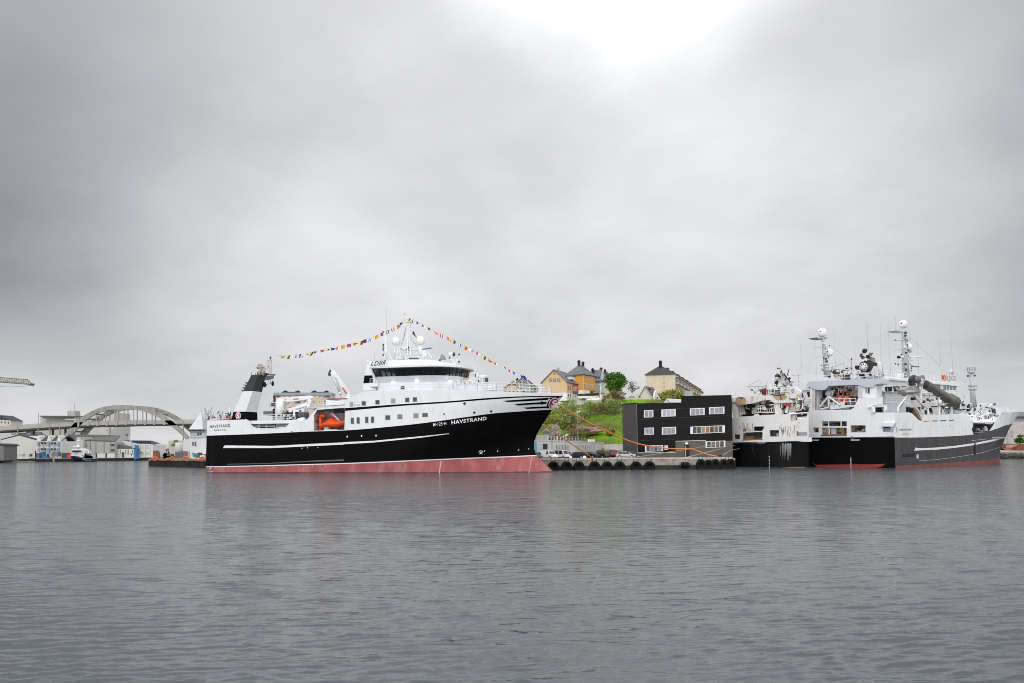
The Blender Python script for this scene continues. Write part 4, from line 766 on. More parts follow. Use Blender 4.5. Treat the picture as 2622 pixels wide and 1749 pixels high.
tw=[z7(0,700),z7(280,700),z7(330,712),z7(380,760),z7(440,820),z7(498,838),z7(500,742),z7(900,735),z7(1185,730),z7(1195,800),z7(1250,830),z7(1275,870),z7(1280,900),z7(1255,965),z7(1285,1035)]
pts=[]
for p in tw:x,s,z=KH.on(p);pts.append((x,s,z))
pts[0]=(0.35,B2/2,pts[0][2])
def wallrow(pts,zlow):
 """plating between the sheer line and an outline above it"""
 fine=[]
 for a,b in zip(pts,pts[1:]):
  n=max(1,int(abs(b[0]-a[0])/1.5))
  for k in range(n):t=k/n;x=a[0]+(b[0]-a[0])*t;fine.append((x,a[2]+(b[2]-a[2])*t))
 fine.append((pts[-1][0],pts[-1][2]));return fine
fine=wallrow(pts,k_blk)
xe=fine[-1][0];lowx=[xe*(1-k/30)for k in range(31)];lowx[-1]=.35
loop2=[(x,z)for x,z in fine]+[(x,k_blk(x))for x in lowx]
tris=tessellate_polygon([[Vector((x,z,0))for x,z in loop2]])
v3=[P(x,KH.b(x,z),z)for x,z in loop2]
mb.add(v3+[p+Vector((0,.2,0))for p in v3],[tuple(t)for t in tris]+[tuple(len(v3)+i for i in t)for t in tris]+[(i,(i+1)%len(v3),len(v3)+(i+1)%len(v3),len(v3)+i)for i in range(len(v3))],WHITE2)
v4=[Vector((p.x,-p.y,p.z))for p in v3];mb.add(v4,[tuple(t)for t in tris],WHITE2)
mb.build('bulwark',FK)
mb=MB()
tb=[z7(1520,990),z7(1575,930),z7(1610,830),z7(1660,755),z7(1760,720),z7(1880,700),z7(1945,690)]
xb=[KH.on(p)for p in tb];zb_=lin([(p[0],p[2])for p in xb]);xa=xb[0][0]
nrow=14
rowsU,rowsL=[],[]
for i in range(nrow+1):
 u=i/nrow;
 x=xa
 for _ in range(25):x=.5*x+.5*(xa+u*(KH.stem(zb_(x))-xa))
 rowsU.append(P(x,KH.b(x,zb_(x)),zb_(x)))
 x=xa
 for _ in range(25):x=.5*x+.5*(xa+u*(KH.stem(k_blk(x))-xa))
 rowsL.append(P(x,KH.b(x,k_blk(x)),k_blk(x)))
mb.grid([rowsL,rowsU],[WHITE2]);mb.grid([[Vector((p.x,-p.y,p.z))for p in r]for r in(rowsL,rowsU)],[WHITE2]);mb.build('bow_bulwark',FK)
def kstrip(top,bot,m,name,off=.06,zf=z7):
 mb=MB();band(mb,[zf(*p)for p in top],[zf(*p)for p in bot],KH.surf,m,off);return mb.build(name,FK)
kstrip([(385,1242),(440,1254),(700,1244),(1000,1216),(1300,1172),(1560,1122),(1725,1088)],[(362,1290),(440,1287),(700,1276),(1000,1246),(1300,1204),(1560,1150),(1722,1108)],WHITE2,'rubbing_strake')
kstrip([(440,1445),(700,1428),(1000,1392),(1400,1325),(1690,1235)],[(440,1449),(700,1432),(1000,1396),(1400,1329),(1690,1239)],GREYW,'rubbing_strake',.04)
kstrip([(1290,1175),(1310,1175)],[(1296,1358),(1312,1356)],BLACKM,'scupper_stain',.09)
kstrip([(182,1348),(380,1328)],[(185,1396),(380,1380)],BLACKM,'freeing_port',.04)
kstrip([(510,833),(596,828)],[(510,842),(596,837)],DARKIN,'freeing_port',.04)
for a in((640,826,725),(772,821,858),(903,816,976)):kstrip([(a[0],a[1]),(a[2],a[1]-2)],[(a[0],a[1]+12),(a[2],a[1]+10)],DARKIN,'freeing_port',.04)
mb=MB();letter(mb,'FISKESKJER',[z7(126,990),z7(328,984),z7(328,950),z7(126,955)],KH.surf,BLACKM,.006,0,1.15,.06);mb.build('name_lettering',FK);mb=MB();letter(mb,'AALESUND',[z7(180,1046),z7(284,1043),z7(284,1020),z7(180,1023)],KH.surf,mk('grey_marking',(.3,.3,.3)),0);mb.build('home_port_lettering',FK)
mb=MB();c=z7(418,1378);plate(mb,disc((c[0],c[1]-2.4),2.4,2.8,12),KH.surf,LW,.04);plate(mb,disc((c[0],c[1]+2.8),2.6,3,12),KH.surf,LW,.045);plate(mb,disc((c[0],c[1]-2.4),1.0,1.2,8),KH.surf,WEATH,.07);plate(mb,disc((c[0],c[1]+2.8),1.0,1.3,8),KH.surf,WEATH,.07)
for a in range(1255,1480,26):plate(mb,[z7(a,1132-(a-1255)*.11),z7(a+16,1130-(a-1255)*.11),z7(a+16,1137-(a-1255)*.11),z7(a,1140-(a-1255)*.11)],KH.surf,GREYW,.04)
for a,b in((815,908),(858,906),(932,902)):plate(mb,disc(z7(a,b),1.2,1.8,6),KH.surf,GREYW,.04)
mb.build('hull_marks',FK)
kwin([z7(10,918),z7(40,918),z7(40,1005),z7(10,1005)],mk('lilac_grey',(.30,.31,.42)),FK,KH.surf);kwin([z7(60,922),z7(98,920),z7(98,1002),z7(60,1004)],mk('lilac_grey',(.30,.31,.42)),FK,KH.surf)
mb=MB();q=lambda a,b,s=5.3:KF.S_(ZG(a,b),s)
mb.slab([q(*p)for p in[(125,925),(210,910),(430,915),(525,932),(560,975),(590,1065),(575,1065),(545,985),(515,945),(430,930),(125,938)]],(0,1.2,0),WHITE2)
mb.slab([q(*p,4.2)for p in[(120,935),(560,935),(560,1000),(120,1000)]],(0,.2,0),DARKIN);mb.slab([q(*p)for p in[(490,935),(510,940),(575,1055),(560,1062)]],(0,.8,0),mk('tan_gear',(.36,.24,.12)))
for a in(245,325):mb.tube([q(a+10,990),q(a+5,950),q(a-8,935),q(a-15,990)],.38,WHITE2,8)
mb.tube([q(270,990),q(270,920)],.14,WHITE,5);mb.tube([q(130,938),q(130,985)],.4,WHITE2,5)
for k in range(16):mb.obox(q(180+rnd.uniform(0,310),950+rnd.uniform(-10,30),4.9),(rnd.uniform(.2,.6),0,.1),(0,.2,0),(0,0,rnd.uniform(.1,.3)),rnd.choice([DSTEEL,GREYW,mk('brown_hose',(.07,.04,.03))]))
mb.build('winch_bay',FK)
q=lambda a,b,s=8.8:KF.S_(z7(a,b),s);DRB=mk('grey_brown_steel',(.16,.15,.13),.5);CHUTE=mk('bare_metal_chute',(.14,.13,.115),.45,metal=.15,var=.25,scale=.8)
mb=MB();a,b=q(540,270),q(985,545);d=(b-a);L_=d.length
mb.lathe(a,d,[(0,1.0),(.25,1.05),(.3,1.0),(L_*.78,1.05),(L_*.82,1.45),(L_,1.5),(L_+.1,1.3)],CHUTE,20)
mb.lathe(a-d.normalized()*.12,d,[(0,.85),(.2,.85)],DARKIN,16)
c=q(1050,560);mb.slab([q(*p,8.4)for p in[(1035,510),(1095,520),(1070,600),(1070,640),(1000,635),(980,600)]],(0,1.4,0),BLACKM);ch=mb.build('net_chute',FK)
mb=MB()
mb.lathe(q(375,190),(.5,-1,0),[(-.4,.9),(-.2,1.1),(.1,.8),(1.2,.6)],DRB,16);mb.slab([q(*p,9.2)for p in[(330,190),(350,150),(385,122),(405,150),(400,200),(380,270),(340,280)]],(0,.8,0),CHAR)
mb.slab([q(*p,9.6)for p in[(440,200),(450,160),(510,118),(535,160),(525,230),(500,300),(455,295)]],(0,.5,0),mk('blue_grey_steel',(.20,.21,.24),.5))
for k in range(8):t=k*math.pi/4;c=z7(482,215);plate(mb,[(c[0]+math.cos(t)*6.2-math.sin(t)*.8,c[1]+math.sin(t)*8+math.cos(t)*.8),(c[0]+math.cos(t)*6.2+math.sin(t)*.8,c[1]+math.sin(t)*8-math.cos(t)*.8),(c[0]+math.sin(t)*1.2,c[1]-math.cos(t)*1.2),(c[0]-math.sin(t)*1.2,c[1]+math.cos(t)*1.2)],KF.on_side(9.62),WHITE2,.05)
mb.tube([q(390,215),q(445,215)],.4,BLACKM,10)
mb.slab([q(*p,9)for p in[(215,345),(300,300),(440,290),(460,390),(440,410),(240,420),(225,385)]],(0,1.6,0),mk('dirty_grey_housing',(.33,.32,.30),.55,dirt=(.12,.10,.08),dirt_amt=.5));mb.tube([q(240,385,9.2),q(440,375,9.2)],.3,STEEL,8);mb.slab([q(*p,8.6)for p in[(280,300),(400,285),(380,240),(330,240)]],(0,.6,0),mk('dirty_grey_housing',(.33,.32,.30)))
mb.build('net_hauler',ch)
mb=MB()
for a,b,r in(((270,425),(120,620),.16),((120,620),(115,690),.2),((340,410),(470,560),.26),((470,560),(580,640),.2),((580,640),(582,735),.2),((470,350),(460,560),.3),((490,300),(470,450),.2),((745,400),(750,735),.28),((490,402),(750,400),.2),((940,555),(945,730),.24),((830,570),(945,558),.12),((380,410),(440,520),.2)):mb.tube([q(*a),q(*b)],r,WHITE2,6)
mb.obox(q(350,490),(.5,0,0),(0,.3,0),(0,0,.3),BLACKM);mb.obox(q(355,540),(.6,0,0),(0,.3,0),(0,0,.3),GREYW)
mb.lathe(q(760,545,9.2),(.2,-1,0),[(-.3,.5),(0,.75),(.3,.55)],WHITE2,12);mb.build('chute_support',ch)
mb=MB();mb.slab([q(*p,7)for p in[(960,640),(1060,640),(1110,660),(1080,720),(980,700)]],(0,1.6,0),GREYW);mb.slab([q(*p,7.2)for p in[(960,630),(1110,655),(1108,668),(960,650)]],(0,1.8,0),DSTEEL);mb.build('work_boat_cradle',FK)
q=lambda a,b,s=3.:KF.S_(z7(a,b),s)
mb=MB();mb.tube([q(1290,620),q(1268,380),q(1245,80)],.75,MASTG,10,.4);mb.tube([q(1245,80),q(1225,-10)],.22,GREYW,6,.1)
for a,b,r0,r1 in((1247,75,.5,.95),(1268,340,.5,1.1)):c=q(a,b);mb.lathe(c,(0,0,1),[(-.5,r0),(0,r1),(.12,r1)],GREYW,14);
for a,b in((1247,70),(1268,318)):
 c=q(a,b);n=10;mb.rail([c+Vector((math.cos(t)*.95,math.sin(t)*.95,.1))for t in[k*2*math.pi/n for k in range(n+1)]],1.0 if b<100 else .5,9,GREYW,2,.045)
for a,b in((1197,135),(1300,130),(1268,365)):mb.ball(q(a,b),.3,DSTEEL,8)
mb.tube([q(1197,130),q(1300,125)],.08,GREYW,4);mb.tube([q(1300,400),q(1330,600)],.06,GREYW,4)
for y0 in(2,-40,-60):mb.tube([q(1205,60+y0,3),q(1270,55+y0,3)],.05,GREYW,4)
mb.build('fore_mast',FK)
mb=MB();mb.slab([q(*p)for p in[(1180,560),(1520,545),(1530,580),(1440,590),(1330,600),(1240,610),(1180,580)]],(0,.7,0),WHITE2);mb.slab([q(*p)for p in[(1070,560),(1160,530),(1180,560),(1180,640),(1240,700),(1170,690),(1090,650)]],(0,1.3,0),WHITE2);mb.slab([q(*p,3.2)for p in[(1110,640),(1110,560),(1180,560),(1180,650)]],(0,.3,0),BLUEW)
mb.slab([q(*p)for p in[(1300,610),(1350,600),(1480,590),(1520,560),(1530,590),(1430,700),(1380,760),(1330,750),(1400,680),(1440,620),(1350,640),(1330,680)]],(0,.5,0),WHITE2);mb.obox(q(1190,665),(.6,0,0),(0,.3,0),(0,0,.3),BLACKM);mb.obox(q(1205,600),(.25,0,0),(0,.3,0),(0,0,.5),DSTEEL);mb.build('deck_crane',FK)
mb=MB();mb.slab([q(*p)for p in[(1540,620),(1580,565),(1640,600),(1720,660),(1700,760),(1640,740),(1630,660)]],(0,1,0),WHITE2);mb.slab([q(*p,3.3)for p in[(1560,640),(1620,640),(1635,740),(1600,745),(1590,680)]],(0,.3,0),mk('navy_gear',(.03,.035,.08),.6));mb.slab([q(*p)for p in[(1510,740),(1540,670),(1600,670),(1600,740)]],(0,.8,0),WHITE2);mb.slab([q(*p)for p in[(1500,745),(1640,742),(1640,760),(1500,765)]],(0,1,0),DSTEEL)
mb.build('anchor_winch',FK)
mb=MB();f0=[q(1200,840,6),q(1640,780,3.5)];mb.rail(f0,1.2,1.2,WHITE2,3,.05);f1=[q(1700,730,2.5),q(1830,700,2)];mb.rail(f1,1.6,1.,WHITE2,3,.05);mb.rail([q(1820,715,1.5),q(1940,690,.3)],.9,1.,WHITE2,2,.045);mb.build('bow_railing',FK)
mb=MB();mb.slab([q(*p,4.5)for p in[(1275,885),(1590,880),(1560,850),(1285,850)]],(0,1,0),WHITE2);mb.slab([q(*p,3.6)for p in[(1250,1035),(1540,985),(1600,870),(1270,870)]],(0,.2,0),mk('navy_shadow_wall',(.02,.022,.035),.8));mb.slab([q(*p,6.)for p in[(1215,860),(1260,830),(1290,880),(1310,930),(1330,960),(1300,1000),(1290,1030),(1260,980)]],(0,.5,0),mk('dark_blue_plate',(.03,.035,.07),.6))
for a,b,w,h,m in((1350,960,.6,.3,WHITE2),(1470,950,.12,.6,WHITE),(1440,965,.12,.5,TAN),(1400,985,.6,.2,WHITE2),(1490,965,.1,.4,WHITE2)):mb.obox(q(a,b,5),(w,0,0),(0,.2,0),(0,0,h),m)
xq0,xq1=KF.side(z7(1200,900),5)[0],KF.side(z7(1640,880),3)[0];mb.box((xq0,-5.5,k_blk(xq0)-.3),(xq1-2,5.5,k_blk(xq0)),GREYW);mb.build('bow_shelter',FK)
mb=MB();zdk=k_blk(30)+3.2;mb.slab([P(.5,8.9,zdk),P(44,8.9,zdk),P(52,6,zdk),P(52,-6,zdk),P(44,-8.9,zdk),P(.5,-8.9,zdk)],(0,0,-.15),GREYW);
mb.build('upper_deck',FK)
# ================================================================ the rusty trawler between the second one and the quay
UO=KF.o-KF.X*7+KF.S*-1
def _ru():
 o=KF.o+KF.S*(-(B2/2+1.2))-KF.X*8;return o
_sr=_ru()
dd=ray(ZF(185,1480));n_=-KF.S
den=dd.x*n_.y-dd.y*n_.x;B3=((_sr.x-0)*dd.y-(_sr.y-0)*dd.x)/(n_.y*dd.x-n_.x*dd.y)if abs(n_.y*dd.x-n_.x*dd.y)>1e-6 else 15.
B3=abs(B3)
RF=Frame(_sr+n_*(B3/2),_a)
RU=empty('trawler',RF.o,_a,'rust-streaked white and black trawler lying between the quay and the clean white trawler','fishing vessel')
C=lambda q,x=0.:RF.C_(q,x)
RBL=mk('scraped_black_hull',(.005,.005,.0055),.5,var=.4,scale=.5,dirt=(.05,.045,.043),dirt_amt=.1,streak=.85,spec=.15)
zk=C(ZF(600,1252)).z;hb=B3/2
RW=lam('rust_run_white_wall',(.76,.76,.75),1,.8,.06,.45,.05,.02)
mb=MB();mb.grid([[P(x,s,z)for z in(-1.2,1,zk)]for x,s in[(55,hb),(30,hb),(0,hb),(0,hb*.5),(0,0),(0,-hb*.5),(0,-hb),(30,-hb),(48,-hb*.7),(62,0),(50,hb*.6),(55,hb)]],[RBL]*11);mb.build('hull',RU,merge=.002)
sfr=RF.on_cross(-.02)
mb=MB()
for k in range(26):a=rnd.gauss(690,26);b=1258+rnd.uniform(0,30);plate(mb,[ZF(a,b),ZF(a+rnd.uniform(2,7),b),ZF(a+3,b+rnd.uniform(40,160))],sfr,mk('scraped_paint',(.30,.32,.33),.6),.03+k*.002)
mb.build('paint_scrape',RU)
mb=MB()
for k in range(8):t=k/7;plate(mb,disc(ZF(533+3*t,1385+92*t),.9,1.1,6),sfr,LW,.04)
plate(mb,[ZF(530,1487),ZF(858,1481),ZF(858,1486),ZF(530,1493)],sfr,mk('tan_gear',(.36,.24,.12)),.04);mb.build('draught_marks',RU)
mb=MB();outer=[ZF(183,1268),ZF(183,1185),ZF(175,1180),ZF(172,1035),ZF(205,1030),ZF(390,1015),ZF(400,1000),ZF(425,995),ZF(440,1012),ZF(580,1003),ZF(725,1000),ZF(725,1060),ZF(885,1048),ZF(890,1240),ZF(500,1255),ZF(490,1268)]
o1=[ZF(*p)for p in[(288,1238),(290,1182),(310,1168),(470,1162),(475,1228)]];o2=[ZF(*p)for p in[(388,1155),(390,1120),(400,1112),(488,1112),(480,1135),(462,1155)]];o3=rect(ZF,536,1146,622,1204);o4=rect(ZF,778,1156,880,1200);o5=rect(ZF,215,1185,265,1228)
mb.slab([C(p)for p in outer],(.3,0,0),RW,[[C(p)for p in o]for o in(o1,o2,o3,o4,o5)]);mb.build('stern_wall',RU)
mb=MB();RUNS=mk('rust_runs',(.30,.16,.07),.85,var=.4,scale=2)
for k in range(46):
 a=rnd.choice([rnd.gauss(335,35),rnd.gauss(690,45),rnd.gauss(300,12)]);b=rnd.choice([1130,1100,1140])+rnd.uniform(-25,40);
 if 288<a<475 and b>1115:b=rnd.uniform(1115,1135);l=30
 else:l=rnd.uniform(20,80)
 if 530<a<625:continue
 w=rnd.uniform(.8,2.2);plate(mb,[ZF(a-w,b),ZF(a+w,b+3),ZF(a+w*.4,b+l),ZF(a-w*.4,b+l*.8)],sfr,RUNS,.02+k*.001)
for k in range(10):a=775+rnd.uniform(0,30);b=1065+k*7;plate(mb,[ZF(a,b),ZF(a+8,b-5),ZF(a+5,b+4)],sfr,mk('grey_marking',(.3,.3,.3)),.02+k*.001)
mb.build('rust_run',RU)
mb=MB();mb.box((.1,-hb+.1,zk-.2),(40,hb-.1,zk),GREYW);mb.box((4.8,-hb+.2,zk),(5,hb-.2,zk+5.5),mk('dim_grey_bulkhead',(.22,.22,.22),.7));zz_=C(ZF(600,1060)).z;mb.box((.3,-hb+.1,zz_-.2),(40,hb-.1,zz_),GREYW)
for p0,p1,m in((ZF(300,1235),ZF(390,1195),RUST),(ZF(400,1235),ZF(465,1180),mk('dark_red_gear',(.07,.03,.03))),(ZF(330,1200),ZF(420,1170),DSTEEL),(ZF(560,1200),ZF(590,1150),DSTEEL),(ZF(600,1204),ZF(620,1170),TAN),(ZF(790,1200),ZF(880,1165),GREYW)):
 a,b=C(p0,.8),C(p1,.8);mb.box((.8,min(a.y,b.y),min(a.z,b.z)),(2,max(a.y,b.y),max(a.z,b.z)),m)
mb.tube([C(ZF(288,1238),.1),C(ZF(478,1228),.1)],.16,RUST,6);mb.tube([C(ZF(475,1228),.05),C(ZF(480,1160),.05),C(ZF(395,1158),.05)],.16,WHITE2,6);mb.build('trawl_deck',RU)
mb=MB();mb.slab([C(z5(*p),.2)for p in[(0,980),(400,945),(1150,900),(1480,870),(1560,900),(1700,860),(1705,980),(1560,985),(1640,1040),(1640,1085),(1200,1110),(1100,1020),(900,1035),(640,1110),(330,1155),(260,1140),(230,1080),(10,1090)]],(2.8,0,0),RUSTW);ga=mb.build('gantry',RU)
mb=MB();sg_=RF.on_cross(.18);CRUST=mk('flaking_rust',(.46,.33,.19),.9,var=.35,scale=1.6,dirt=(.10,.05,.03),dirt_amt=.25)
plate(mb,[z5(*p)for p in[(245,975),(330,950),(420,955),(480,980),(500,1060),(470,1130),(340,1152),(262,1138),(232,1060)]],sg_,CRUST,.03);plate(mb,[z5(*p)for p in[(1150,905),(1320,885),(1440,875),(1500,900),(1520,950),(1440,1030),(1360,1020),(1250,1010),(1200,960)]],sg_,CRUST,.03);plate(mb,[z5(*p)for p in[(1170,925),(1210,895),(1470,870),(1480,890),(1380,905),(1385,1020),(1365,1025),(1350,920),(1210,915)]],sg_,mk('dark_rust',(.06,.03,.02),.9),.05);plate(mb,[z5(*p)for p in[(250,985),(300,955),(410,950),(418,985),(380,990),(320,975)]],sg_,mk('dark_rust',(.06,.03,.02)),.05);mb.build('rust_patch',ga)
for pl in([(125,1100),(255,1090),(262,1460),(160,1465)],[(1190,1100),(1390,1100),(1390,1385),(1215,1390)]):
 mb=MB();mb.slab([C(z5(*p),.5)for p in pl],(2.0,0,0),RUSTW);mb.build('gantry_leg',ga)
mb=MB();f=[C(z5(60,960),.4),C(z5(450,930),.4)];hh=C(z5(60,830),.4).z-f[0].z;mb.rail(f,hh*.7,.8,WHITE2,2,.07);f=[C(z5(1060,890),.4),C(z5(1680,860),.4)];mb.rail(f,C(z5(1060,720),.4).z-f[0].z,1.6,WHITE2,3,.06);mb.build('gantry_railing',ga)
mb=MB();g=lambda a,b,x=1.6:C(z5(a,b),x)
for a,b,r in(((515,670),(975,680),.14),((585,640),(800,530),.07),((800,530),(870,540),.07),((870,540),(870,660),.07),((795,530),(795,670),.07),((560,680),(590,740),.12),((590,740),(650,780),.14),((720,690),(830,890),.13),((1010,560),(1015,890),.12),((640,690),(640,770),.06)):mb.tube([g(*a),g(*b)],r,GREYW,6)
mb.obox(g(640,772),(.15,0,0),(0,.2,0),(0,0,.15),BLACKM);mb.slab([g(*p)for p in[(870,800),(900,740),(965,725),(970,890),(900,895),(885,840)]],(.8,0,0),mk('dark_red_drum',(.36,.015,.03),.5));mb.lathe(g(1140,800),(-1,0,0),[(0,.75),(.4,.8),(.5,.6)],WHITE2,14);mb.obox(g(1320,790),(.1,0,0),(0,.25,0),(0,0,.7),DSTEEL);mb.slab([g(*p)for p in[(1075,620),(1115,600),(1140,700),(1080,690)]],(.5,0,0),WHITE2);mb.build('net_davit',ga)
mb=MB();mb.slab([g(*p,2.2)for p in[(1260,470),(1330,460),(1350,280),(1385,260),(1440,400),(1600,660),(1700,690),(1560,700),(1360,690)]],(1.4,0,0),mk('light_grey_crane',(.55,.55,.55),.45));mb.slab([g(*p,2.)for p in[(1220,600),(1300,580),(1370,660),(1340,690),(1260,650)]],(.6,0,0),WHITE2);mb.obox(g(1260,590,1.9),(.3,0,0),(0,.35,0),(0,0,.25),BLACKM)
for p,s_,m in(((1290,230),.2,DSTEEL),((1345,225),.24,STEEL),((1280,400),.4,DSTEEL),((1240,420),.25,BLACKM),((1330,430),.3,BLACKM),((1580,480),.28,BLACKM),((1610,570),.25,DSTEEL)):mb.ball(g(*p),s_,m,8)
mb.tube([g(1440,360,2),g(1540,500,2)],.16,BLACKM,6);mb.tube([g(1560,500,2),g(1640,690,2)],.18,DSTEEL,6);mb.tube([g(1380,270,1.9),g(1420,430,1.9)],.1,DSTEEL,5)
mb.slab([g(*p,1.7)for p in[(1640,690),(1720,690),(1870,820),(1840,930),(1780,920),(1770,850)]],(.6,0,0),WHITE2);mb.lathe(g(1800,930,1.5),(-1,0,0),[(0,.55),(.2,.6),(.25,.4)],TAN,12);mb.tube([g(1800,950,1.3),g(1900,1200,1.3)],.2,WHITE2,6);mb.build('knuckle_crane',RU)
mb=MB();sgx=RF.on_cross(.1);plate(mb,disc(z5(1665,785),4.2,6.6,20),sgx,WHITE,.05);plate(mb,disc(z5(1665,785),3.4,5.6,18),sgx,REDP,.08);plate(mb,disc(z5(1665,785),2.3,3.9,16),sgx,WHITE,.11);plate(mb,disc(z5(1662,780),1.2,2.2,12),sgx,REDP,.13);mb.slab([C(z5(*p),.16)for p in[(1600,700),(1700,690),(1700,870),(1600,880)]],(.4,0,0),WHITE2);mb.build('funnel_emblem',ga)
mb=MB();g=lambda a,b,x=1.2:C(z5(a,b),x)
f=[g(745,1310),g(1190,1310)];mb.rail(f,g(745,1170).z-f[0].z,.6,WHITE2,2,.1);mb.obox((g(735,1330)+g(1195,1330))*.5,(.3,0,0),(g(1195,1330)-g(735,1330))*.5,(0,0,.12),WHITE2)
mb.lathe(g(1080,1145,1.4),(-1,0,0),[(0,.55),(.3,.85),(.5,.85),(.55,.3),(.7,.3)],mk('dark_brown_rope',(.06,.04,.03),.9),16);mb.lathe(g(960,1090,1.8),(-1,0,.2),[(0,.5),(.6,.45)],GREYW,12);mb.tube([g(1080,1150,.6),g(1190,1140,.6)],.12,WHITE2,6)
mb.obox(g(920,1190,1.6),(.2,0,0),(0,.35,0),(0,0,.5),mk('dark_red_drum',(.36,.015,.03)));mb.obox(g(980,1390,1.6),(.3,0,0),(0,.8,0),(0,0,.25),mk('brick_red',(.32,.08,.06),.6));mb.slab([g(*p,1)for p in[(470,1240),(470,1170),(490,1150),(550,1150),(565,1180),(565,1260)]],(.5,0,0),TAN);mb.tube([g(470,1160,.8),g(455,1220,.8),g(490,1265,.8)],.16,BLACKM,6)
for x in(360,395,445):mb.tube([g(x,1180),g(x,1380)],.09,WHITE2,5)
mb.tube([g(340,1380),g(470,1370)],.1,WHITE2,5);mb.slab([g(*p,2.2)for p in[(380,1190),(440,1185),(440,1350),(380,1355)]],(.2,0,0),mk('light_grey_crane',(.55,.55,.55)));mb.slab([g(*p,4)for p in[(340,1150),(1200,1050),(1200,1400),(340,1440)]],(.2,0,0),mk('dark_bulkhead',(.018,.018,.02),.8));mb.obox(g(690,1290,1.8),(.2,0,0),(0,.4,0),(0,0,.7),GREYW)
mb.build('trawl_winch',RU)
mb=MB();mb.tube([g(1370,1100,.6),g(1365,1200,.6),g(1395,1255,.6),g(1440,1240,.6)],.16,BLACKM,6);mb.obox(g(1530,1125,.6),(.3,0,0),(0,.75,.0),(0,0,.22),REDP);mb.slab([g(*p,.8)for p in[(1460,1350),(1510,1180),(1560,1180),(1530,1340)]],(.4,0,0),WHITE2);mb.slab([g(*p,1.2)for p in[(1400,1380),(1400,1320),(1460,1310),(1455,1380)]],(.6,0,0),BLACKM);mb.slab([g(*p,.9)for p in[(1560,1330),(1720,1310),(1720,1180),(1600,1190)]],(.5,0,0),mk('tan_grey',(.5,.44,.36),.7))
f=[C(z5(1530,1380),.3),C(z5(2040,1340),.3)];mb.tube(f,.16,WHITE2,6);mb.slab([C(z5(*p),.8)for p in[(1740,1310),(1880,1280),(1910,1235),(1960,1280),(2040,1280),(2040,1330),(1740,1350)]],(.3,0,0),BLACKM);mb.slab([C(z5(*p),.9)for p in[(1760,1380),(2000,1365),(2000,1450),(1780,1470)]],(.3,0,0),BLACKM);mb.slab([C(z5(*p),.5)for p in[(1600,1370),(1730,1370),(1730,1530),(1600,1540)]],(.4,0,0),mk('tan_grey',(.5,.44,.36)));f=[C(z5(1790,1540),.2),C(z5(2045,1530),.2)];mb.rail(f,C(z5(1790,1460),.2).z-f[0].z,.7,WHITE2,2,.1)
for k in range(6):mb.tube([C(z5(1820,1090+k*28),1),C(z5(1900,1080+k*28),1)],.08,DSTEEL,4)
for x in(1825,1900):mb.tube([C(z5(x,1050),1),C(z5(x+15,1240),1)],.09,WHITE2,4)
mb.build('side_ladder',RU)
mb=MB();g=lambda a,b,x=9.:C(z5(a,b),x)
mb.slab([g(*p)for p in[(1890,1250),(1870,800),(2120,760),(2120,1250)]],(10,0,0),WHITE2);mb.slab([g(*p,8.6)for p in[(1830,790),(1850,720),(2070,695),(2110,770)]],(11,0,0),WHITE)
for pl in([(1880,840),(1905,835),(1945,950),(1895,960)],[(2020,830),(2090,815),(2090,940),(2050,940)]):plate(mb,[z5(*p)for p in pl],RF.on_cross(8.96),GLASS,.05)
mb.rail([g(1890,1110,8.4),g(2130,1100,8.4)],.9,1.4,WHITE2,2,.06);mb.build('wheelhouse',RU)
q=lambda a,b:RF.S_(ZF(a,b),-.5)
mb=MB();mb.tube([q(1063,660),q(1045,500),q(1020,300)],.85,MASTG,8,.3)
for k in range(14):y=640-k*24;x=1062-(660-y)*.12;mb.obox(q(x,y)+Vector((rnd.uniform(-.8,.8),-.5,0)),(rnd.uniform(.1,.5),0,0),(0,.15,0),(0,0,rnd.uniform(.06,.25)),rnd.choice([STEEL,DSTEEL,WHITE2]))
for k in range(26):y=650-k*13;x=1068-(660-y)*.12;mb.tube([q(x,y),q(x+12,y)],.05,DSTEEL,4);mb.slab([q(955,300),q(1075,300),q(1040,318),q(985,314)],(0,2,0),GREYW)
for a,b,r in(((935,392),(1085,385),.1),((945,478),(1080,470),.1),((1020,178),(1022,290),.05),((1005,580),(1040,600),.2),((1020,545),(1060,540),.05),((1060,600),(1110,620),.16),((1095,540),(1170,527),.05)):mb.tube([q(*a),q(*b)],r,GREYW,5)
for a,b in((965,305),(1060,375),(1082,372),(1010,555),(1022,600),(1030,490),(1075,480)):mb.ball(q(a,b),.18,DSTEEL,6)
mb.build('mast',RU);k_=(RF.side(ZF(1100,300),-.5)[0]-RF.side(ZF(1000,300),-.5)[0])/100
dist=(to_world(Vector((0,0,0)))-CAM).length
dpx=((RF.o+RF.X*q(1020,250).x)-CAM).y*.28056/FPX
radome(RU,q(1017,252),41*dpx);radome(RU,q(1080,435),36*dpx)
for a,b,c,d in((835,640,812,330),(965,640,955,330),(1145,640,1120,200),(1335,640,1310,330),(1440,420,1425,180),(808,750,780,590),(945,420,870,640),(930,480,890,640)):whip(RU,(q(a,b),q(c,d)),r=.035)
mb=MB();mb.tube([q(1090,370),q(1290,530)],.03,STEEL,4);mb.rail([C(z5(1700,690),10),C(z5(1990,640),10)],1,1.2,WHITE2,2,.05);mb.tube([C(z5(1760,400),9),C(z5(1870,400),9)],.06,STEEL,4);mb.tube([C(z5(1815,400),9),C(z5(1825,680),9)],.07,STEEL,4);mb.build('aerial_frame',RU)
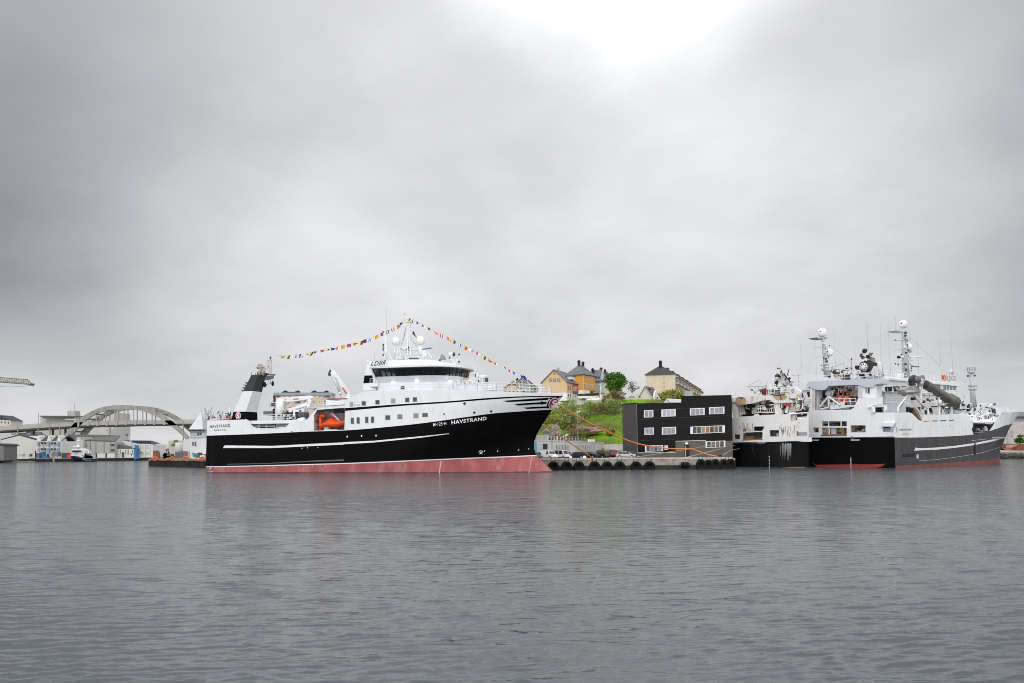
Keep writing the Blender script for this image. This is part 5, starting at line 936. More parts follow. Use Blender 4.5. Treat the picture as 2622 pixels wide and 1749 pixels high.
def clutter(par,f,box,n,seed,fr,kind,val,name='deck_gear',sz=(.1,.45)):
 """loose gear on deck: small fittings, pipes and posts between the larger machines"""
 r=random.Random(seed);mb=MB();K=[DSTEEL,DSTEEL,BLACKM,GREYW,WHITE2,STEEL,TAN,mk('dark_red_gear',(.07,.03,.03))]
 for k in range(n):
  p=f(r.uniform(box[0],box[2]),r.uniform(box[1],box[3]));c=fr.C_(p,val+r.uniform(0,2.5))if kind=='x' else fr.S_(p,val+r.uniform(-2,1));m=r.choice(K)
  if k%3:mb.obox(c,(r.uniform(*sz),0,r.uniform(-.1,.1)),(0,r.uniform(*sz),0),(0,0,r.uniform(*sz)),m)
  else:mb.tube([c,c+Vector((r.uniform(-.5,.5),r.uniform(-.8,.8),r.uniform(.4,1.6)))],r.uniform(.04,.1),m,5)
 return tag(mb.build(name,par),kind='stuff')
clutter(RU,z5,(700,780,1560,890),44,1,RF,'x',.6);clutter(RU,z5,(380,1120,1180,1400),50,2,RF,'x',1.);clutter(RU,z5,(1400,1060,2040,1400),50,3,RF,'x',.9);clutter(RU,z5,(1220,380,1680,700),30,4,RF,'x',1.4,sz=(.06,.22));clutter(RU,ZF,(295,1170,470,1230),22,5,RF,'x',.8)
clutter(FK,z6,(640,1020,1220,1240),46,6,KF,'x',2.2);clutter(FK,z6,(460,1250,1200,1460),44,7,KF,'x',1.2,sz=(.08,.3));clutter(FK,z6,(640,690,1560,850),50,8,KF,'x',1.,sz=(.08,.3));clutter(FK,z7,(480,480,1180,730),46,9,KF,'s',7.5,sz=(.08,.32));clutter(FK,ZF,(1020,1070,1235,1185),26,10,KF,'x',1.4);clutter(FK,ZF,(1280,1105,1405,1164),14,11,KF,'x',1.2);clutter(FK,z7,(1190,560,1650,830),46,12,KF,'s',4,sz=(.08,.28))
clutter(HV,z2,(560,640,1260,860),36,13,HF,'s',4.5,sz=(.08,.3));clutter(HV,z1,(40,1310,590,1440),40,14,HF,'s',5.5,sz=(.06,.26));clutter(HV,z2,(880,950,1270,1030),20,15,HF,'s',6.4,sz=(.08,.25))
# ================================================================ quay, hill and everything standing on them
def bw(mb,name,parent=None,**k):
 """build from world points under an unrotated parent"""
 if parent is not None:o=parent.location;mb.v=[p-o for p in mb.v]
 return mb.build(name,parent,**k)
def placed(mb,name,at,label=None,cat=None,group=None,kind=None):
 at=Vector(at);mb.v=[p-at for p in mb.v];o=mb.build(name);o.location=at;return tag(o,label,cat,group,kind)
CONC=mk('quay_concrete',(.36,.33,.28),.85,var=.25,scale=.8,dirt=(.13,.12,.09),dirt_amt=.5,streak=.5,bump=.3)
CONCT=mk('quay_top_concrete',(.42,.40,.37),.9,var=.2,scale=.4)
TIDE_SHADE=mk('tide_stain_shade_concrete',(.02,.02,.016),.8,var=.5,scale=1.2,dirt=(.09,.09,.06),dirt_amt=.25)  # tide stain, with the shadow below the tyres painted into its near black
ASPH=mk('asphalt',(.14,.14,.14),.9,var=.2,scale=.5)
PCON=mk('pale_concrete_wall',(.50,.49,.46),.8,var=.12,scale=.5,dirt=(.32,.31,.28),dirt_amt=.3)
WALLW=mk('white_house_paint',(.74,.73,.70),.6,var=.05,scale=.5,dirt=(.55,.53,.50),dirt_amt=.2)
SLATE=lam('slate_roof',(.13,.135,.14),2,.35,.35,.55,.3,.05)
DSLATE=lam('dark_slate_roof',(.022,.024,.027),2,.35,.3,.5,.3,.05)
WINF=mk('white_window_frame',(.8,.8,.8),.45,var=.02)
GLASS2=mk('sky_reflecting_pane',(.24,.25,.29),.08,var=.35,scale=1.2,spec=.6)
QF=164.9;QZ=at_y((1600,1175),QF).z
quay=[(-107,236),(-80,208.5),(-30,176),(-12,QF),(46,QF),(54,206),(255,357),(255,620),(-107,620)]
mb=MB();mb.slab([(x,y,QZ)for x,y in quay],(0,0,-.6),CONCT,mside=CONC);mb.slab([(x,y,QZ-.6)for x,y in quay],(0,0,-.75),CONC);mb.slab([(x,y+.01,QZ-1.35)for x,y in quay],(0,0,-3),TIDE_SHADE)
tag(mb.build('quay'),kind='structure')
mb=MB();mb.slab([(-12,171,QZ+.004),(43,171,QZ+.004),(46,186,QZ+.004),(-12,200,QZ+.004)],(0,0,.004),ASPH);tag(mb.build('car_park'),kind='structure')
mb=MB();mb.box((-12,QF-.06,QZ-.1),(45.5,QF+.5,QZ+.22),mk('quay_edge_beam',(.55,.51,.45),.85,var=.15,scale=.7,dirt=(.3,.26,.2),dirt_amt=.35));placed(mb,'kerb',(17,QF,QZ),kind='structure')
def tyre_mesh(r,w):
 mb=MB();mb.lathe((0,0,0),(0,-1,0),[(0,r*.5),(0,r*.96),(w*.25,r),(w*.75,r),(w,r*.93),(w*1.02,r*.7),(w*.8,r*.48),(w*.3,r*.45)],RUBBER,26);return mb
base=tyre_mesh(1.17,.55).build('tyre_fender');ch=MB()
for s_ in(-.5,.5):ch.tube([(s_,-.1,1.0),(s_*.8,-.05,1.75)],.05,DSTEEL,5)
ch.build('chain',base)
tl_=[z8(a,826)for a in(290,555,800,1115,1365,1615,1945,2215)]+[w6(1395,640),w6(1570,650),w6(1725,640),w6(1925,640),w6(2085,630)]
nm=['half hidden by the red trawler bow','second from the red trawler bow','third from the red trawler bow','under the end of the lower orange rope','fifth from the red trawler bow','sixth from the red trawler bow','left of the pair below the low windows','right of the pair below the low windows','leftmost in the tight row','second in the tight row','middle one in the tight row','fourth in the tight row','nearest the rusty trawler']
for i,p in enumerate(tl_):
 o=base if i==0 else copy_tree(base);c=at_y(p,QF);o.location=(c.x,QF-.02,c.z);s_=1 if i<8 else .88;o.scale=(s_,1,s_*(1 if i<8 else 1.2))
 tag(o,'black tyre on the quay wall, '+nm[i],'tyre','tyre fenders along the quay wall')
mb=MB();a,b=at_y(w6(940,600),QF-.4),at_y(w6(1120,600),QF-.4);mb.lathe((a.x,QF-.6,a.z-.3),(1,0,0),[(0,.3),(.15,.55),(b.x-a.x-.15,.55),(b.x-a.x,.3)],RUBBER,14);mb.obox((a.x+1,QF-.35,a.z+.2),(.9,0,0),(0,.3,0),(0,0,.16),CONC);placed(mb,'rubber_fender',(a.x,QF-.6,a.z),'black roller fender lying along the quay wall between two groups of tyres','fender')
for i,(a,b)in enumerate(((605,668),(872,955))):
 p0,p1=at_y(z8(a,672),QF+1),at_y(z8(b,672),QF+1);h=at_y(z8(a,606),QF+1).z-QZ;w_=(p1.x-p0.x)/2;c=((p0.x+p1.x)/2,QF+1,QZ);mb=MB();
 A=[(-w_,-w_,0),(w_,-w_,0),(w_,w_,0),(-w_,w_,0)];B=[(x*.55,y*.55,h)for x,y,_ in A];mb.add(A+B,[(0,1,2,3),(4,5,6,7),(0,1,5,4),(1,2,6,5),(2,3,7,6),(3,0,4,7)],WINF)
 o=mb.build('concrete_bollard');o.location=c;tag(o,['white tapered block on the quay edge in front of the navy estate car','white tapered block on the quay edge beside the lower orange rope'][i],'bollard','white blocks on the quay edge')
c=at_y(w6(1850,440),QF+.8);mb=MB();mb.lathe((0,0,0),(0,0,1),[(0,.4),(.1,.3),(.55,.3),(.6,.5),(.75,.5)],DSTEEL,12);
for k in range(3):mb.tube([(math.cos(t)*.42,math.sin(t)*.42,.15+k*.13)for t in[j*.6283 for j in range(11)]],.09,mk('navy_rope',(.03,.06,.14),.8),6)
o=mb.build('bollard');o.location=(c.x,c.y,QZ);tag(o,'dark mooring bollard wound with navy rope near the rusty trawler','bollard')
def rope(pts,m,label,name='mooring_rope',r=.09):
 """pts: position and depth, smoothed into a hanging curve"""
 w_=[at_y(p,y)for p,y in pts];mb=MB();fine=[]
 for i in range(len(w_)-1):
  p0,p1,p2,p3=w_[max(i-1,0)],w_[i],w_[i+1],w_[min(i+2,len(w_)-1)]
  for k in range(6):
   t=k/6;fine.append(.5*((2*p1)+(p2-p0)*t+(2*p0-5*p1+4*p2-p3)*t*t+(3*p1-p0-3*p2+p3)*t**3))
 fine.append(w_[-1]);mb.tube(fine,r,m,6);placed(mb,name,fine[0],label,'rope')
rope([(ZC(1105,722),141),(ZE(330,610),142.5),(ZE(600,770),147),(ZE(890,912),152),(ZE(1100,1000),156),(ZE(1250,1042),158),(ZE(1400,1068),160),(ZE(1600,1086),162),(ZE(1770,1085),163.5),(ZE(1850,1108),164.5),(ZE(1960,1145),165.2),(ZE(2095,1176),165.8)],ROPE_O,'long upper orange mooring rope from the bow of the trawler across to the bollard',r=.12)
rope([(ZE(132,812),143.5),(ZE(300,930),149),(ZE(450,1030),155),(ZE(600,1130),161),(ZE(705,1205),165.6)],ROPE_O,'short lower orange mooring rope from the bow down to the quay edge by the cars',r=.11)
rope([(w6(1150,268),163.5),(w6(1500,208),172),(w6(1900,140),182),(w6(2110,95),189)],ROPE_T,'tan rope rising to the rusty trawler in front of the low brick wall windows',r=.06)
rope([(w6(960,490),166),(w6(1200,430),170),(w6(1600,330),177),(w6(2000,235),184),(w6(2310,150),190)],ROPE_T,'thick pale rope slanting from the quay edge up to the rusty trawler',r=.09)
rope([(w6(1880,430),165.8),(w6(1990,365),172),(w6(2100,298),180),(w6(2351,255),188)],ROPE_T,'pale rope from the navy-wound bollard to the rusty trawler',r=.075)
rope([(w6(-480,500),166),(w6(-100,455),165.8),(w6(300,400),165.5),(w6(700,330),165),(w6(960,298),164.5),(w6(1150,270),163.6)],ROPE_T,'tan rope low over the quay before the black building, meeting the orange rope',r=.06)
rope([(z8(1130,675),165.4),(z8(1400,650),165.8),(z8(1700,640),166.5),(z8(1870,622),167)],ROPE_T,'slack tan rope lying on the quay before the silver car',r=.1)
def hill_edge(x):return min(18.9,16.4+(x-13)*.135)
def terrain(x,y):
 t=max(0,min(1,(y-204)/32));e=max(6.,hill_edge(x))if x>-28 else max(2.0,hill_edge(-28)*(1-(-28-x)/45))
 if x>44:e=e*max(.3,1-(x-44)/60)
 nz=.5*math.sin(x*.45+y*.2)+.35*math.sin(x*.9-y*.6+1)+.25*math.sin(y*1.1+x*.2)
 if y<=236:return 4.2+(e-4.2)*(t**.9)+nz*t*(1-t)*3.2
 if y<=243:return e+.05*(y-236)
 return e+.35+min(1.6,(y-243)*.05)
GR=bpy.data.materials.new('hill_grass');GR.use_nodes=True;nt=GR.node_tree;N=nt.nodes;L=nt.links;b=N['Principled BSDF'];b.inputs['Roughness'].default_value=.9;b.inputs['Specular IOR Level'].default_value=.15
tc=N.new('ShaderNodeTexCoord');n1=N.new('ShaderNodeTexNoise');n1.inputs['Scale'].default_value=.16;n1.inputs['Detail'].default_value=6;L.new(tc.outputs['Object'],n1.inputs['Vector'])
rp=N.new('ShaderNodeValToRGB');e=rp.color_ramp.elements;e[0].position=.36;e[0].color=(.12,.11,.035,1);e[1].position=.5;e[1].color=(.12,.20,.02,1);q_=e.new(.66);q_.color=(.17,.30,.018,1);L.new(n1.outputs['Fac'],rp.inputs['Fac'])
n2=N.new('ShaderNodeTexNoise');n2.inputs['Scale'].default_value=2.2;n2.inputs['Detail'].default_value=8;L.new(tc.outputs['Object'],n2.inputs['Vector']);r2=N.new('ShaderNodeValToRGB');r2.color_ramp.elements[0].position=.3;r2.color_ramp.elements[0].color=(.5,.5,.5,1);r2.color_ramp.elements[1].position=.7;r2.color_ramp.elements[1].color=(1.35,1.35,1.35,1);L.new(n2.outputs['Fac'],r2.inputs['Fac'])
mx=N.new('ShaderNodeMix');mx.data_type='RGBA';mx.blend_type='MULTIPLY';mx.inputs[0].default_value=1;L.new(rp.outputs['Color'],mx.inputs[6]);L.new(r2.outputs['Color'],mx.inputs[7]);L.new(mx.outputs[2],b.inputs['Base Color'])
bp=N.new('ShaderNodeBump');bp.inputs['Distance'].default_value=.6;bp.inputs['Strength'].default_value=.6;L.new(n2.outputs['Fac'],bp.inputs['Height']);L.new(bp.outputs['Normal'],b.inputs['Normal'])
xs=[-95+2.2*i for i in range(85)];ys=[203+1.5*i for i in range(28)]+[246,250,256,264,275,290,310,340,380]
def inside(x,y,m=2.5):
 if x<-70 or y<203:return False
 return(x-54)*.6-(y-206)*.8<-m
mb=MB();mb.grid([[(x,y,terrain(x,y)if y>203.1 else QZ-.1)for x in xs]for y in ys],[GR]*(len(ys)-1),skip=lambda i,j:not all(inside(xs[a],ys[b])for a in(j,j+1)for b in(i,i+1)));tag(mb.build('hillside',merge=.001),kind='structure')
mb=MB();rx=[(-6+1.6*i)for i in range(29)]
mb.grid([[(x,236.2,terrain(x,236)-1.2)for x in rx],[(x,236.2,terrain(x,236)+.55)for x in rx],[(x,236.6,terrain(x,236)+.55)for x in rx],[(x,236.6,terrain(x,236.6)+.1)for x in rx]],[PCON]*3,smooth=False);placed(mb,'roadside_wall',(14,236,16),'long low pale wall edging the road at the top of the green slope','wall')
mb=MB();mb.grid([[(x,y,terrain(x,y)+.12)for x in rx]for y in(236.7,239,242.5)],[mk('pale_road',(.40,.40,.40),.9)]*2);tag(mb.build('road'),kind='structure')
class Wall:
 """vertical plane through o along a; surf gives the world point under a sight line"""
 def __init__(s,o,a,n):s.o=Vector(o);s.a=Vector(a).normalized();s.n=Vector(n).normalized()
 def pt(s,p):d=ray(p);return CAM+d*((s.o-CAM).dot(s.n)/d.dot(s.n))
 def surf(s,p):return(s.pt(p),s.n)
 def t(s,p):return(s.pt(p)-s.o).dot(s.a)
def corner(l,c,r,y,phi,yb):
 """corner on the ground at sight line c, depth y; left wall runs to sight line l, right wall to r"""
 C=at_y((c,yb),y);A=Vector((-math.cos(phi),math.sin(phi),0));D=Vector((math.sin(phi),math.cos(phi),0))
 WA=Wall(C,A,-D);WD=Wall(C,D,-A);wa=WA.t((l,yb));wd=WD.t((r,yb))if r is not None else None;return C,A,D,WA,WD,wa,wd
UPV=Vector((0,0,1))
def walls(C,A,D,wa,wd,z0,z1,m,apexz=None,name='wall',par=None,md=None):
 mb=MB();b=[C,C+A*wa,C+A*wa+D*wd,C+D*wd];lo=[Vector((p.x,p.y,z0))for p in b];hi=[Vector((p.x,p.y,z1))for p in b]
 if apexz:
  f=(lo[0]+lo[1])*.5;f.z=apexz;g=(lo[3]+lo[2])*.5;g.z=apexz
  mb.add([lo[0],lo[1],hi[1],f,hi[0]],[(0,1,2,3,4)],m);mb.add([lo[3],lo[2],hi[2],g,hi[3]],[(0,1,2,3,4)],m)
 else:mb.add([lo[0],lo[1],hi[1],hi[0]],[(0,1,2,3)],m);mb.add([lo[3],lo[2],hi[2],hi[3]],[(0,1,2,3)],m);mb.add(hi,[(0,1,2,3)],m)
 for i,j in((0,3),(1,2)):mb.add([lo[i],lo[j],hi[j],hi[i]],[(0,1,2,3)],md or m)
 return bw(mb,name,par,recalc=False)
def gable_roof(C,A,D,wa,wd,z1,za,m,par,ov=.45,th=.18,trim=None):
 mb=MB();k=(za-z1)/(wa/2);up=Vector((0,0,th))
 for sgn in(0,1):
  e=C+A*(-ov if sgn==0 else wa+ov);e=Vector((e.x,e.y,z1-ov*k));r=C+A*(wa/2);r=Vector((r.x,r.y,za));q=[e-D*ov,e+D*(wd+ov),r+D*(wd+ov),r-D*ov]
  mb.slab(q,up,m,mside=trim or m)
 return bw(mb,'roof',par)
def hip_roof(C,A,D,wa,wd,z1,za,m,par,ov=.5,run=.5):
 mb=MB();o=[C-A*ov-D*ov,C+A*(wa+ov)-D*ov,C+A*(wa+ov)+D*(wd+ov),C-A*ov+D*(wd+ov)];o=[Vector((p.x,p.y,z1))for p in o]
 if wd>=wa:r0=C+A*wa/2+D*wa*run;r1=C+A*wa/2+D*(wd-wa*run);f=[(0,1,4),(1,2,5,4),(2,3,5),(3,0,4,5)]
 else:r0=C+D*wd/2+A*wd*run;r1=C+D*wd/2+A*(wa-wd*run);f=[(0,1,5,4),(1,2,5),(2,3,4,5),(3,0,4)]
 r0=Vector((r0.x,r0.y,za));r1=Vector((r1.x,r1.y,za));mb.add(o+[r0,r1],f+[(0,1,2,3)],m);mb.slab(o,(0,0,-.22),mk('dark_eave',(.06,.05,.05),.6));return bw(mb,'roof',par)
def pane(par,poly,surf,glass=GLASS2,frame=WINF,div=0,rim=.14,off=.05,name='window',cross=False):
 mb=MB();n=len(poly);cx=sum(p[0]for p in poly)/n;cy=sum(p[1]for p in poly)/n
 plate(mb,poly,surf,frame,off);a,b_=poly[0],poly[1]
 inn=[(cx+(p[0]-cx)*(1-rim),cy+(p[1]-cy)*(1-rim*1.2))for p in poly]
 if div==0:plate(mb,inn,surf,glass,off+.03)
 else:
  gl=glass if isinstance(glass,list)else[glass]*(div+1);k=div+1;g=.5*rim/k
  for i in range(k):
   t0,t1=i/k+g,(i+1)/k-g;f=lambda q0,q1,t:(q0[0]+(q1[0]-q0[0])*t,q0[1]+(q1[1]-q0[1])*t)
   plate(mb,[f(inn[0],inn[1],t0),f(inn[0],inn[1],t1),f(inn[3],inn[2],t1),f(inn[3],inn[2],t0)],surf,gl[i],off+.03)
 return bw(mb,name,par)
def quad(zf,x0,y0,x1,y1,sl=0.):return[zf(x0,y1),zf(x1,y1+sl*(x1-x0)),zf(x1,y0+sl*(x1-x0)),zf(x0,y0)]
def chimney(par,p,w,h,m=BLACKM):
 h*=.62;mb=MB();p=Vector(p);mb.box(p-Vector((w/2,w/2,1.2)),p+Vector((w/2,w/2,h)),m);mb.box(p+Vector((-w*.6,-w*.6,h)),p+Vector((w*.6,w*.6,h+.15)),m);mb.box(p+Vector((-w*.3,-w*.3,h+.15)),p+Vector((w*.3,w*.3,h+.5)),m);return bw(mb,'chimney',par)
px=lambda a,b:w3(a,b)
C,A,D,WA,WD,wa,wd=corner(w3(845,0)[0],w3(1290,0)[0],w3(1490,0)[0],246,R(24),w3(0,745)[1])
h=empty('house',C,0,'cream gabled house with grey slate roof and a red end bay above a white base','house','houses on the hill')
CRM=lam('cream_boarding',(.62,.44,.24),2,.22,.12,.6,.05,.02);REDB=lam('red_boarding',(.32,.06,.035),2,.22,.15,.6,.06,.02)
zb=at_y(w3(1290,602),246).z;ze=at_y(w3(1290,400),246).z;za=WA.pt(w3(1065,195)).z
walls(C,A,D,wa,wd,C.z-2.5,zb,WALLW,par=h,name='base_wall');walls(C-A*.05-D*.05,A,D,wa+.1,wd+.1,zb,ze,CRM,apexz=za,par=h);gable_roof(C,A,D,wa,wd,ze,za,SLATE,h,trim=mk('brown_bargeboard',(.20,.07,.04),.6))
t0=WD.t(w3(1395,500));mb=MB();mb.slab([WD.o+D*t0+UPV*(zb-C.z),WD.o+D*(wd+.1)+UPV*(zb-C.z),WD.o+D*(wd+.1)+UPV*(ze-C.z),WD.o+D*t0+UPV*(ze-C.z)],-(-A)*0+(-A)*.25,REDB);bw(mb,'red_bay',h)
for x in(995,1072,1145):pane(h,quad(w3,x-26,350,x+26,408),WA.surf,GLASS2,mk('brown_window_frame',(.22,.13,.08),.6),off=.12)
pane(h,quad(w3,1056,240,1080,282),WA.surf,mk('brown_shutter',(.25,.12,.05),.6),mk('brown_window_frame',(.22,.13,.08)),off=.12)
for x in(1316,1355):pane(h,quad(w3,x-9,485,x+9,555,.12),WD.surf,mk('ochre_pane',(.25,.17,.08),.3),mk('brown_window_frame',(.22,.13,.08)),off=.12)
for x in(1316,1355):pane(h,quad(w3,x-8,628,x+8,690,.05),WD.surf,GLASS,GREYW,off=.05)
for x in(1418,1452):pane(h,quad(w3,x-15,500,x+15,582,.1),WD.surf,GLASS2,WINF,off=.32)
for x in(1415,1452):pane(h,quad(w3,x-6,648,x+6,702,.05),WD.surf,mk('grey_glass',(.2,.2,.2),.2),WINF,off=.05)
mb=MB();zm=(ze+za)/2;g_=C+D*(wd*.62)+A*.9;mb.obox((g_.x,g_.y,ze+1.5),D*1.6,A*.8,(0,0,.5),WALLW);mb.obox((g_.x,g_.y,ze+2.1),D*1.9,A*1.2,(0,0,.12),SLATE);bw(mb,'dormer',h)
chimney(h,C+A*(wa*.5)+D*(wd*.35)+UPV*(za-C.z),.8,1.0,mk('grey_chimney',(.35,.35,.36),.7))
C,A,D,WA,WD,wa,wd=corner(w3(1285,0)[0],w3(1592,0)[0],w3(1808,0)[0],268,R(33),w3(0,665)[1])
h=empty('house',C,0,'bright orange two-storey house with hipped slate roof and two black chimneys','house','houses on the hill')
ORB=lam('orange_boarding',(.62,.27,.035),2,.22,.12,.55,.06,.02);zb=at_y(w3(1592,556),268).z;ze=at_y(w3(1592,272),268).z;za=at_y(w3(1440,112),275).z
walls(C,A,D,wa,wd,C.z-2,zb,WALLW,par=h,name='base_wall');walls(C-A*.05-D*.05,A,D,wa+.1,wd+.1,zb,ze,ORB,par=h);hip_roof(C,A,D,wa,wd,ze,za,SLATE,h)
for y0,y1 in((300,360),(440,505)):
 for x in(1612,1665,1722,1772):pane(h,quad(w3,x-13,y0+(x-1612)*.14,x+13,y1+(x-1612)*.14,.14),WD.surf,GLASS2,off=.12)
rid=C+A*wa/2;chimney(h,rid+D*(wa*.5)+UPV*(za-C.z),.9,1.7);chimney(h,rid+D*max(wa*.52,wd-wa*.4)+UPV*(za-C.z-.3),.9,1.8)
mb=MB();p=WA.pt(w3(1412,192))+D*3.2;mb.obox(p,A*.35,D*.2,(0,0,.35),WINF);mb.obox(p-D*.22,A*.22,D*.05,(0,0,.22),GLASS);bw(mb,'skylight',h)
mb=MB();mb.tube([WD.pt(w3(1592,272))-A*.2,WD.pt(w3(1592,560))-A*.2],.07,WINF,5);bw(mb,'downpipe',h)
C,A,D,WA,WD,wa,wd=corner(w3(1700,0)[0],w3(1898,0)[0],w3(1990,0)[0],284,R(38),w3(0,600)[1])
h=empty('house',C,0,'grey-green house with pale blue gable end behind the orange house','house','houses on the hill')
GGB=lam('grey_green_boarding',(.28,.30,.26),2,.22,.12,.6,.05,.02);BLB=lam('pale_blue_boarding',(.48,.52,.56),2,.22,.1,.6,.05,.02);ze=at_y(w3(1898,395),284).z;za=at_y(w3(1850,240),290).z
walls(C,A,D,wa,wd,C.z-3,ze,GGB,par=h,md=BLB);hip_roof(C,A,D,wa,wd,ze,za,SLATE,h,run=.42)
mb=MB();b0=C+D*(wd*.1);b1=C+D*(wd*.75);mz=(b0+b1)*.5;mb.slab([Vector((b0.x,b0.y,ze-.1)),Vector((b1.x,b1.y,ze-.1)),Vector((b1.x,b1.y,ze+1.4)),Vector((mz.x,mz.y,ze+3.8)),Vector((b0.x,b0.y,ze+1.4))],A*3-A*3.2,BLB);mb.slab([Vector((mz.x,mz.y,ze+3.9)),Vector((b0.x,b0.y,ze+1.3))-D*.4,Vector((b0.x,b0.y,ze+1.6))-D*.4,Vector((mz.x,mz.y,ze+4.2))],A*4-A*.4,SLATE);bw(mb,'gable',h)
for y0 in(420,500):pane(h,quad(w3,1925,y0,1942,y0+50,.1),WD.surf,GLASS2,off=.3)
chimney(h,C+A*wa*.75+D*wd*.2+UPV*(za-C.z-.6),.9,2.2);chimney(h,C+A*wa*.25+D*wd*.8+UPV*(za-C.z),.9,1.6)
mb=MB();mb.rail([WD.pt(w3(1830,600))-A*2,WD.pt(w3(1990,600))-A*2],1.6,1,GREYW,2,.05);bw(mb,'balcony_rail',h)
C,A,D,WA,WD,wa,wd=corner(w3(1930,0)[0],w3(1985,0)[0],w3(2085,0)[0],298,R(40),w3(0,605)[1])
h=empty('house',C,0,'pale yellow house half hidden by the round dark green tree','house','houses on the hill');ze=at_y(w3(1985,330),298).z;za=at_y(w3(1960,235),302).z
walls(C,A,D,wa,wd,C.z-3,ze,lam('pale_yellow_boarding',(.66,.52,.28),2,.22,.1,.6,.05,.02),par=h);hip_roof(C,A,D,wa,wd,ze,za,SLATE,h,run=.4);chimney(h,C+A*wa*.4+D*wd*.3+UPV*(za-C.z-.5),.8,1.4)
for(l,c,r,y,ap,ey,by,lab,mm,rm,ch_)in((95,470,520,262,(285,430),560,640,'cream gable house seen through the rail of the trawler bow',CRM,mk('brown_bargeboard',(.20,.07,.04)),((285,440),mk('grey_chimney',(.35,.35,.36)))),(310,640,760,274,(480,332),470,640,'grey gabled house with two attic windows behind the bow flags',lam('grey_boarding',(.33,.33,.34),2,.22,.1,.6,.05,.02),WINF,((365,400),BLACKM))):
 C,A,D,WA,WD,wa,wd=corner(w3(l,0)[0],w3(c,0)[0],w3(r,0)[0],y,R(12),w3(0,by)[1]);h=empty('house',C,0,lab,'house','houses on the hill');ze=at_y(w3(c,ey),y).z;za=WA.pt(w3(*ap)).z
 walls(C,A,D,wa,wd,4,ze,mm,apexz=za,par=h);gable_roof(C,A,D,wa,wd,ze,za,DSLATE,h,trim=rm);chimney(h,WA.pt(w3(*ch_[0]))+D*2.5,.9,1.3,ch_[1])
 for x in((445,515)if l>200 else(282,)):pane(h,quad(w3,x-18,400 if l>200 else 468,x+18,440 if l>200 else 500),WA.surf,GLASS,off=.06)
 for k in range(4):pane(h,quad(w3,l+60+k*75,by-75,l+95+k*75,by-40),WA.surf,GLASS,off=.06)
C,A,D,WA,WD,wa,wd=corner(w4(330,0)[0],w4(545,0)[0],w4(665,0)[0],252,R(30),w4(0,700)[1])
h=empty('villa',C,0,'cream villa with purple-grey roof and glazed annex just above the black building','house','houses on the hill');OFFW=mk('cream_render',(.66,.62,.54),.8,var=.08,scale=.5)
ze=at_y(w4(545,590),252).z;za=ze+3.6;PUR=lam('purple_grey_tiles',(.13,.10,.12),2,.35,.3,.6,.2,.04)
walls(C,A,D,wa,wd,C.z-3,ze,OFFW,apexz=za,par=h);gable_roof(C,A,D,wa,wd,ze,za,PUR,h,trim=WINF)
mb=MB();pts=[WD.pt(w4(*p))for p in[(545,700),(545,590),(575,480),(660,650),(665,700)]];mb.slab(pts,-A*.6,OFFW);bw(mb,'cross_gable',h)
mb=MB();pts=[WA.pt(w4(*p))for p in[(165,690),(165,570),(210,535),(330,535),(360,560),(400,690)]];mb.slab(pts,D*4,OFFW);bw(mb,'annex',h)
pane(h,quad(w4,178,568,282,612),WA.surf,mk('grey_glass',(.2,.2,.2)),WINF,div=5,off=.08);pane(h,quad(w4,575,580,595,620),WD.surf,GLASS,off=.7)
chimney(h,WA.pt(w4(447,485))+D*2,1.2,.8)
mb=MB();pts=[at_y(w4(*p),230)for p in[(735,700),(735,665),(765,622),(820,670),(820,700)]];mb.slab(pts,(8,6,0),OFFW);C=at_y(w4(765,700),230);h=empty('cabin',C,0,'small white cabin peeping over the roof of the black building','house');bw(mb,'wall',h)
mb=MB();a_=[at_y(w4(*p),229.8)for p in[(728,672),(765,618),(825,672)]];v_=Vector((11,7,0));mb.slab([a_[0],a_[1],a_[1]+v_,a_[0]+v_],(0,0,.2),WINF);mb.slab([a_[2],a_[1],a_[1]+v_,a_[2]+v_],(0,0,.2),mk('pale_grey_roof',(.55,.55,.56),.5));bw(mb,'roof',h)
C,A,D,WA,WD,wa,wd=corner(w4(447,0)[0],w4(905,0)[0],w4(1305,0)[0],320,R(19.5),w4(0,640)[1])
h=empty('apartment_block',C,0,'long beige apartment block with black roof and rows of brown balconies on the hilltop','apartment block');BEI=mk('beige_render',(.62,.52,.42),.85,var=.07,scale=.3)
ze=at_y(w4(905,222),320).z;za=ze+wa*.31;walls(C,A,D,wa,wd,C.z-9,ze,BEI,par=h,md=mk('light_beige_render',(.60,.54,.46),.85));hip_roof(C,A,D,wa,wd,ze,za,lam('black_roof_sheet',(.02,.022,.024),0,.6,.3,.5,.3,.04),h,ov=.4,run=.06)
r0=C+A*wa/2;chimney(h,r0+D*.8+UPV*(za-C.z),1.1,2.4)
for k in range(5):chimney(h,r0+D*(wd*(.2+.17*k))+UPV*(za-C.z-.5),1.4,1.2)
for y0 in(262,340,400,450):mb=MB();plate(mb,disc(w4(722,y0+22),3.6,3.6,12),WA.surf,mk('faded_ochre_sign',(.58,.40,.20),.85),.03);bw(mb,'faded_mural',h)
nb=9;BRN=mk('brown_balcony_board',(.14,.09,.05),.7,var=.3);zfl=(ze-C.z+.5)/4
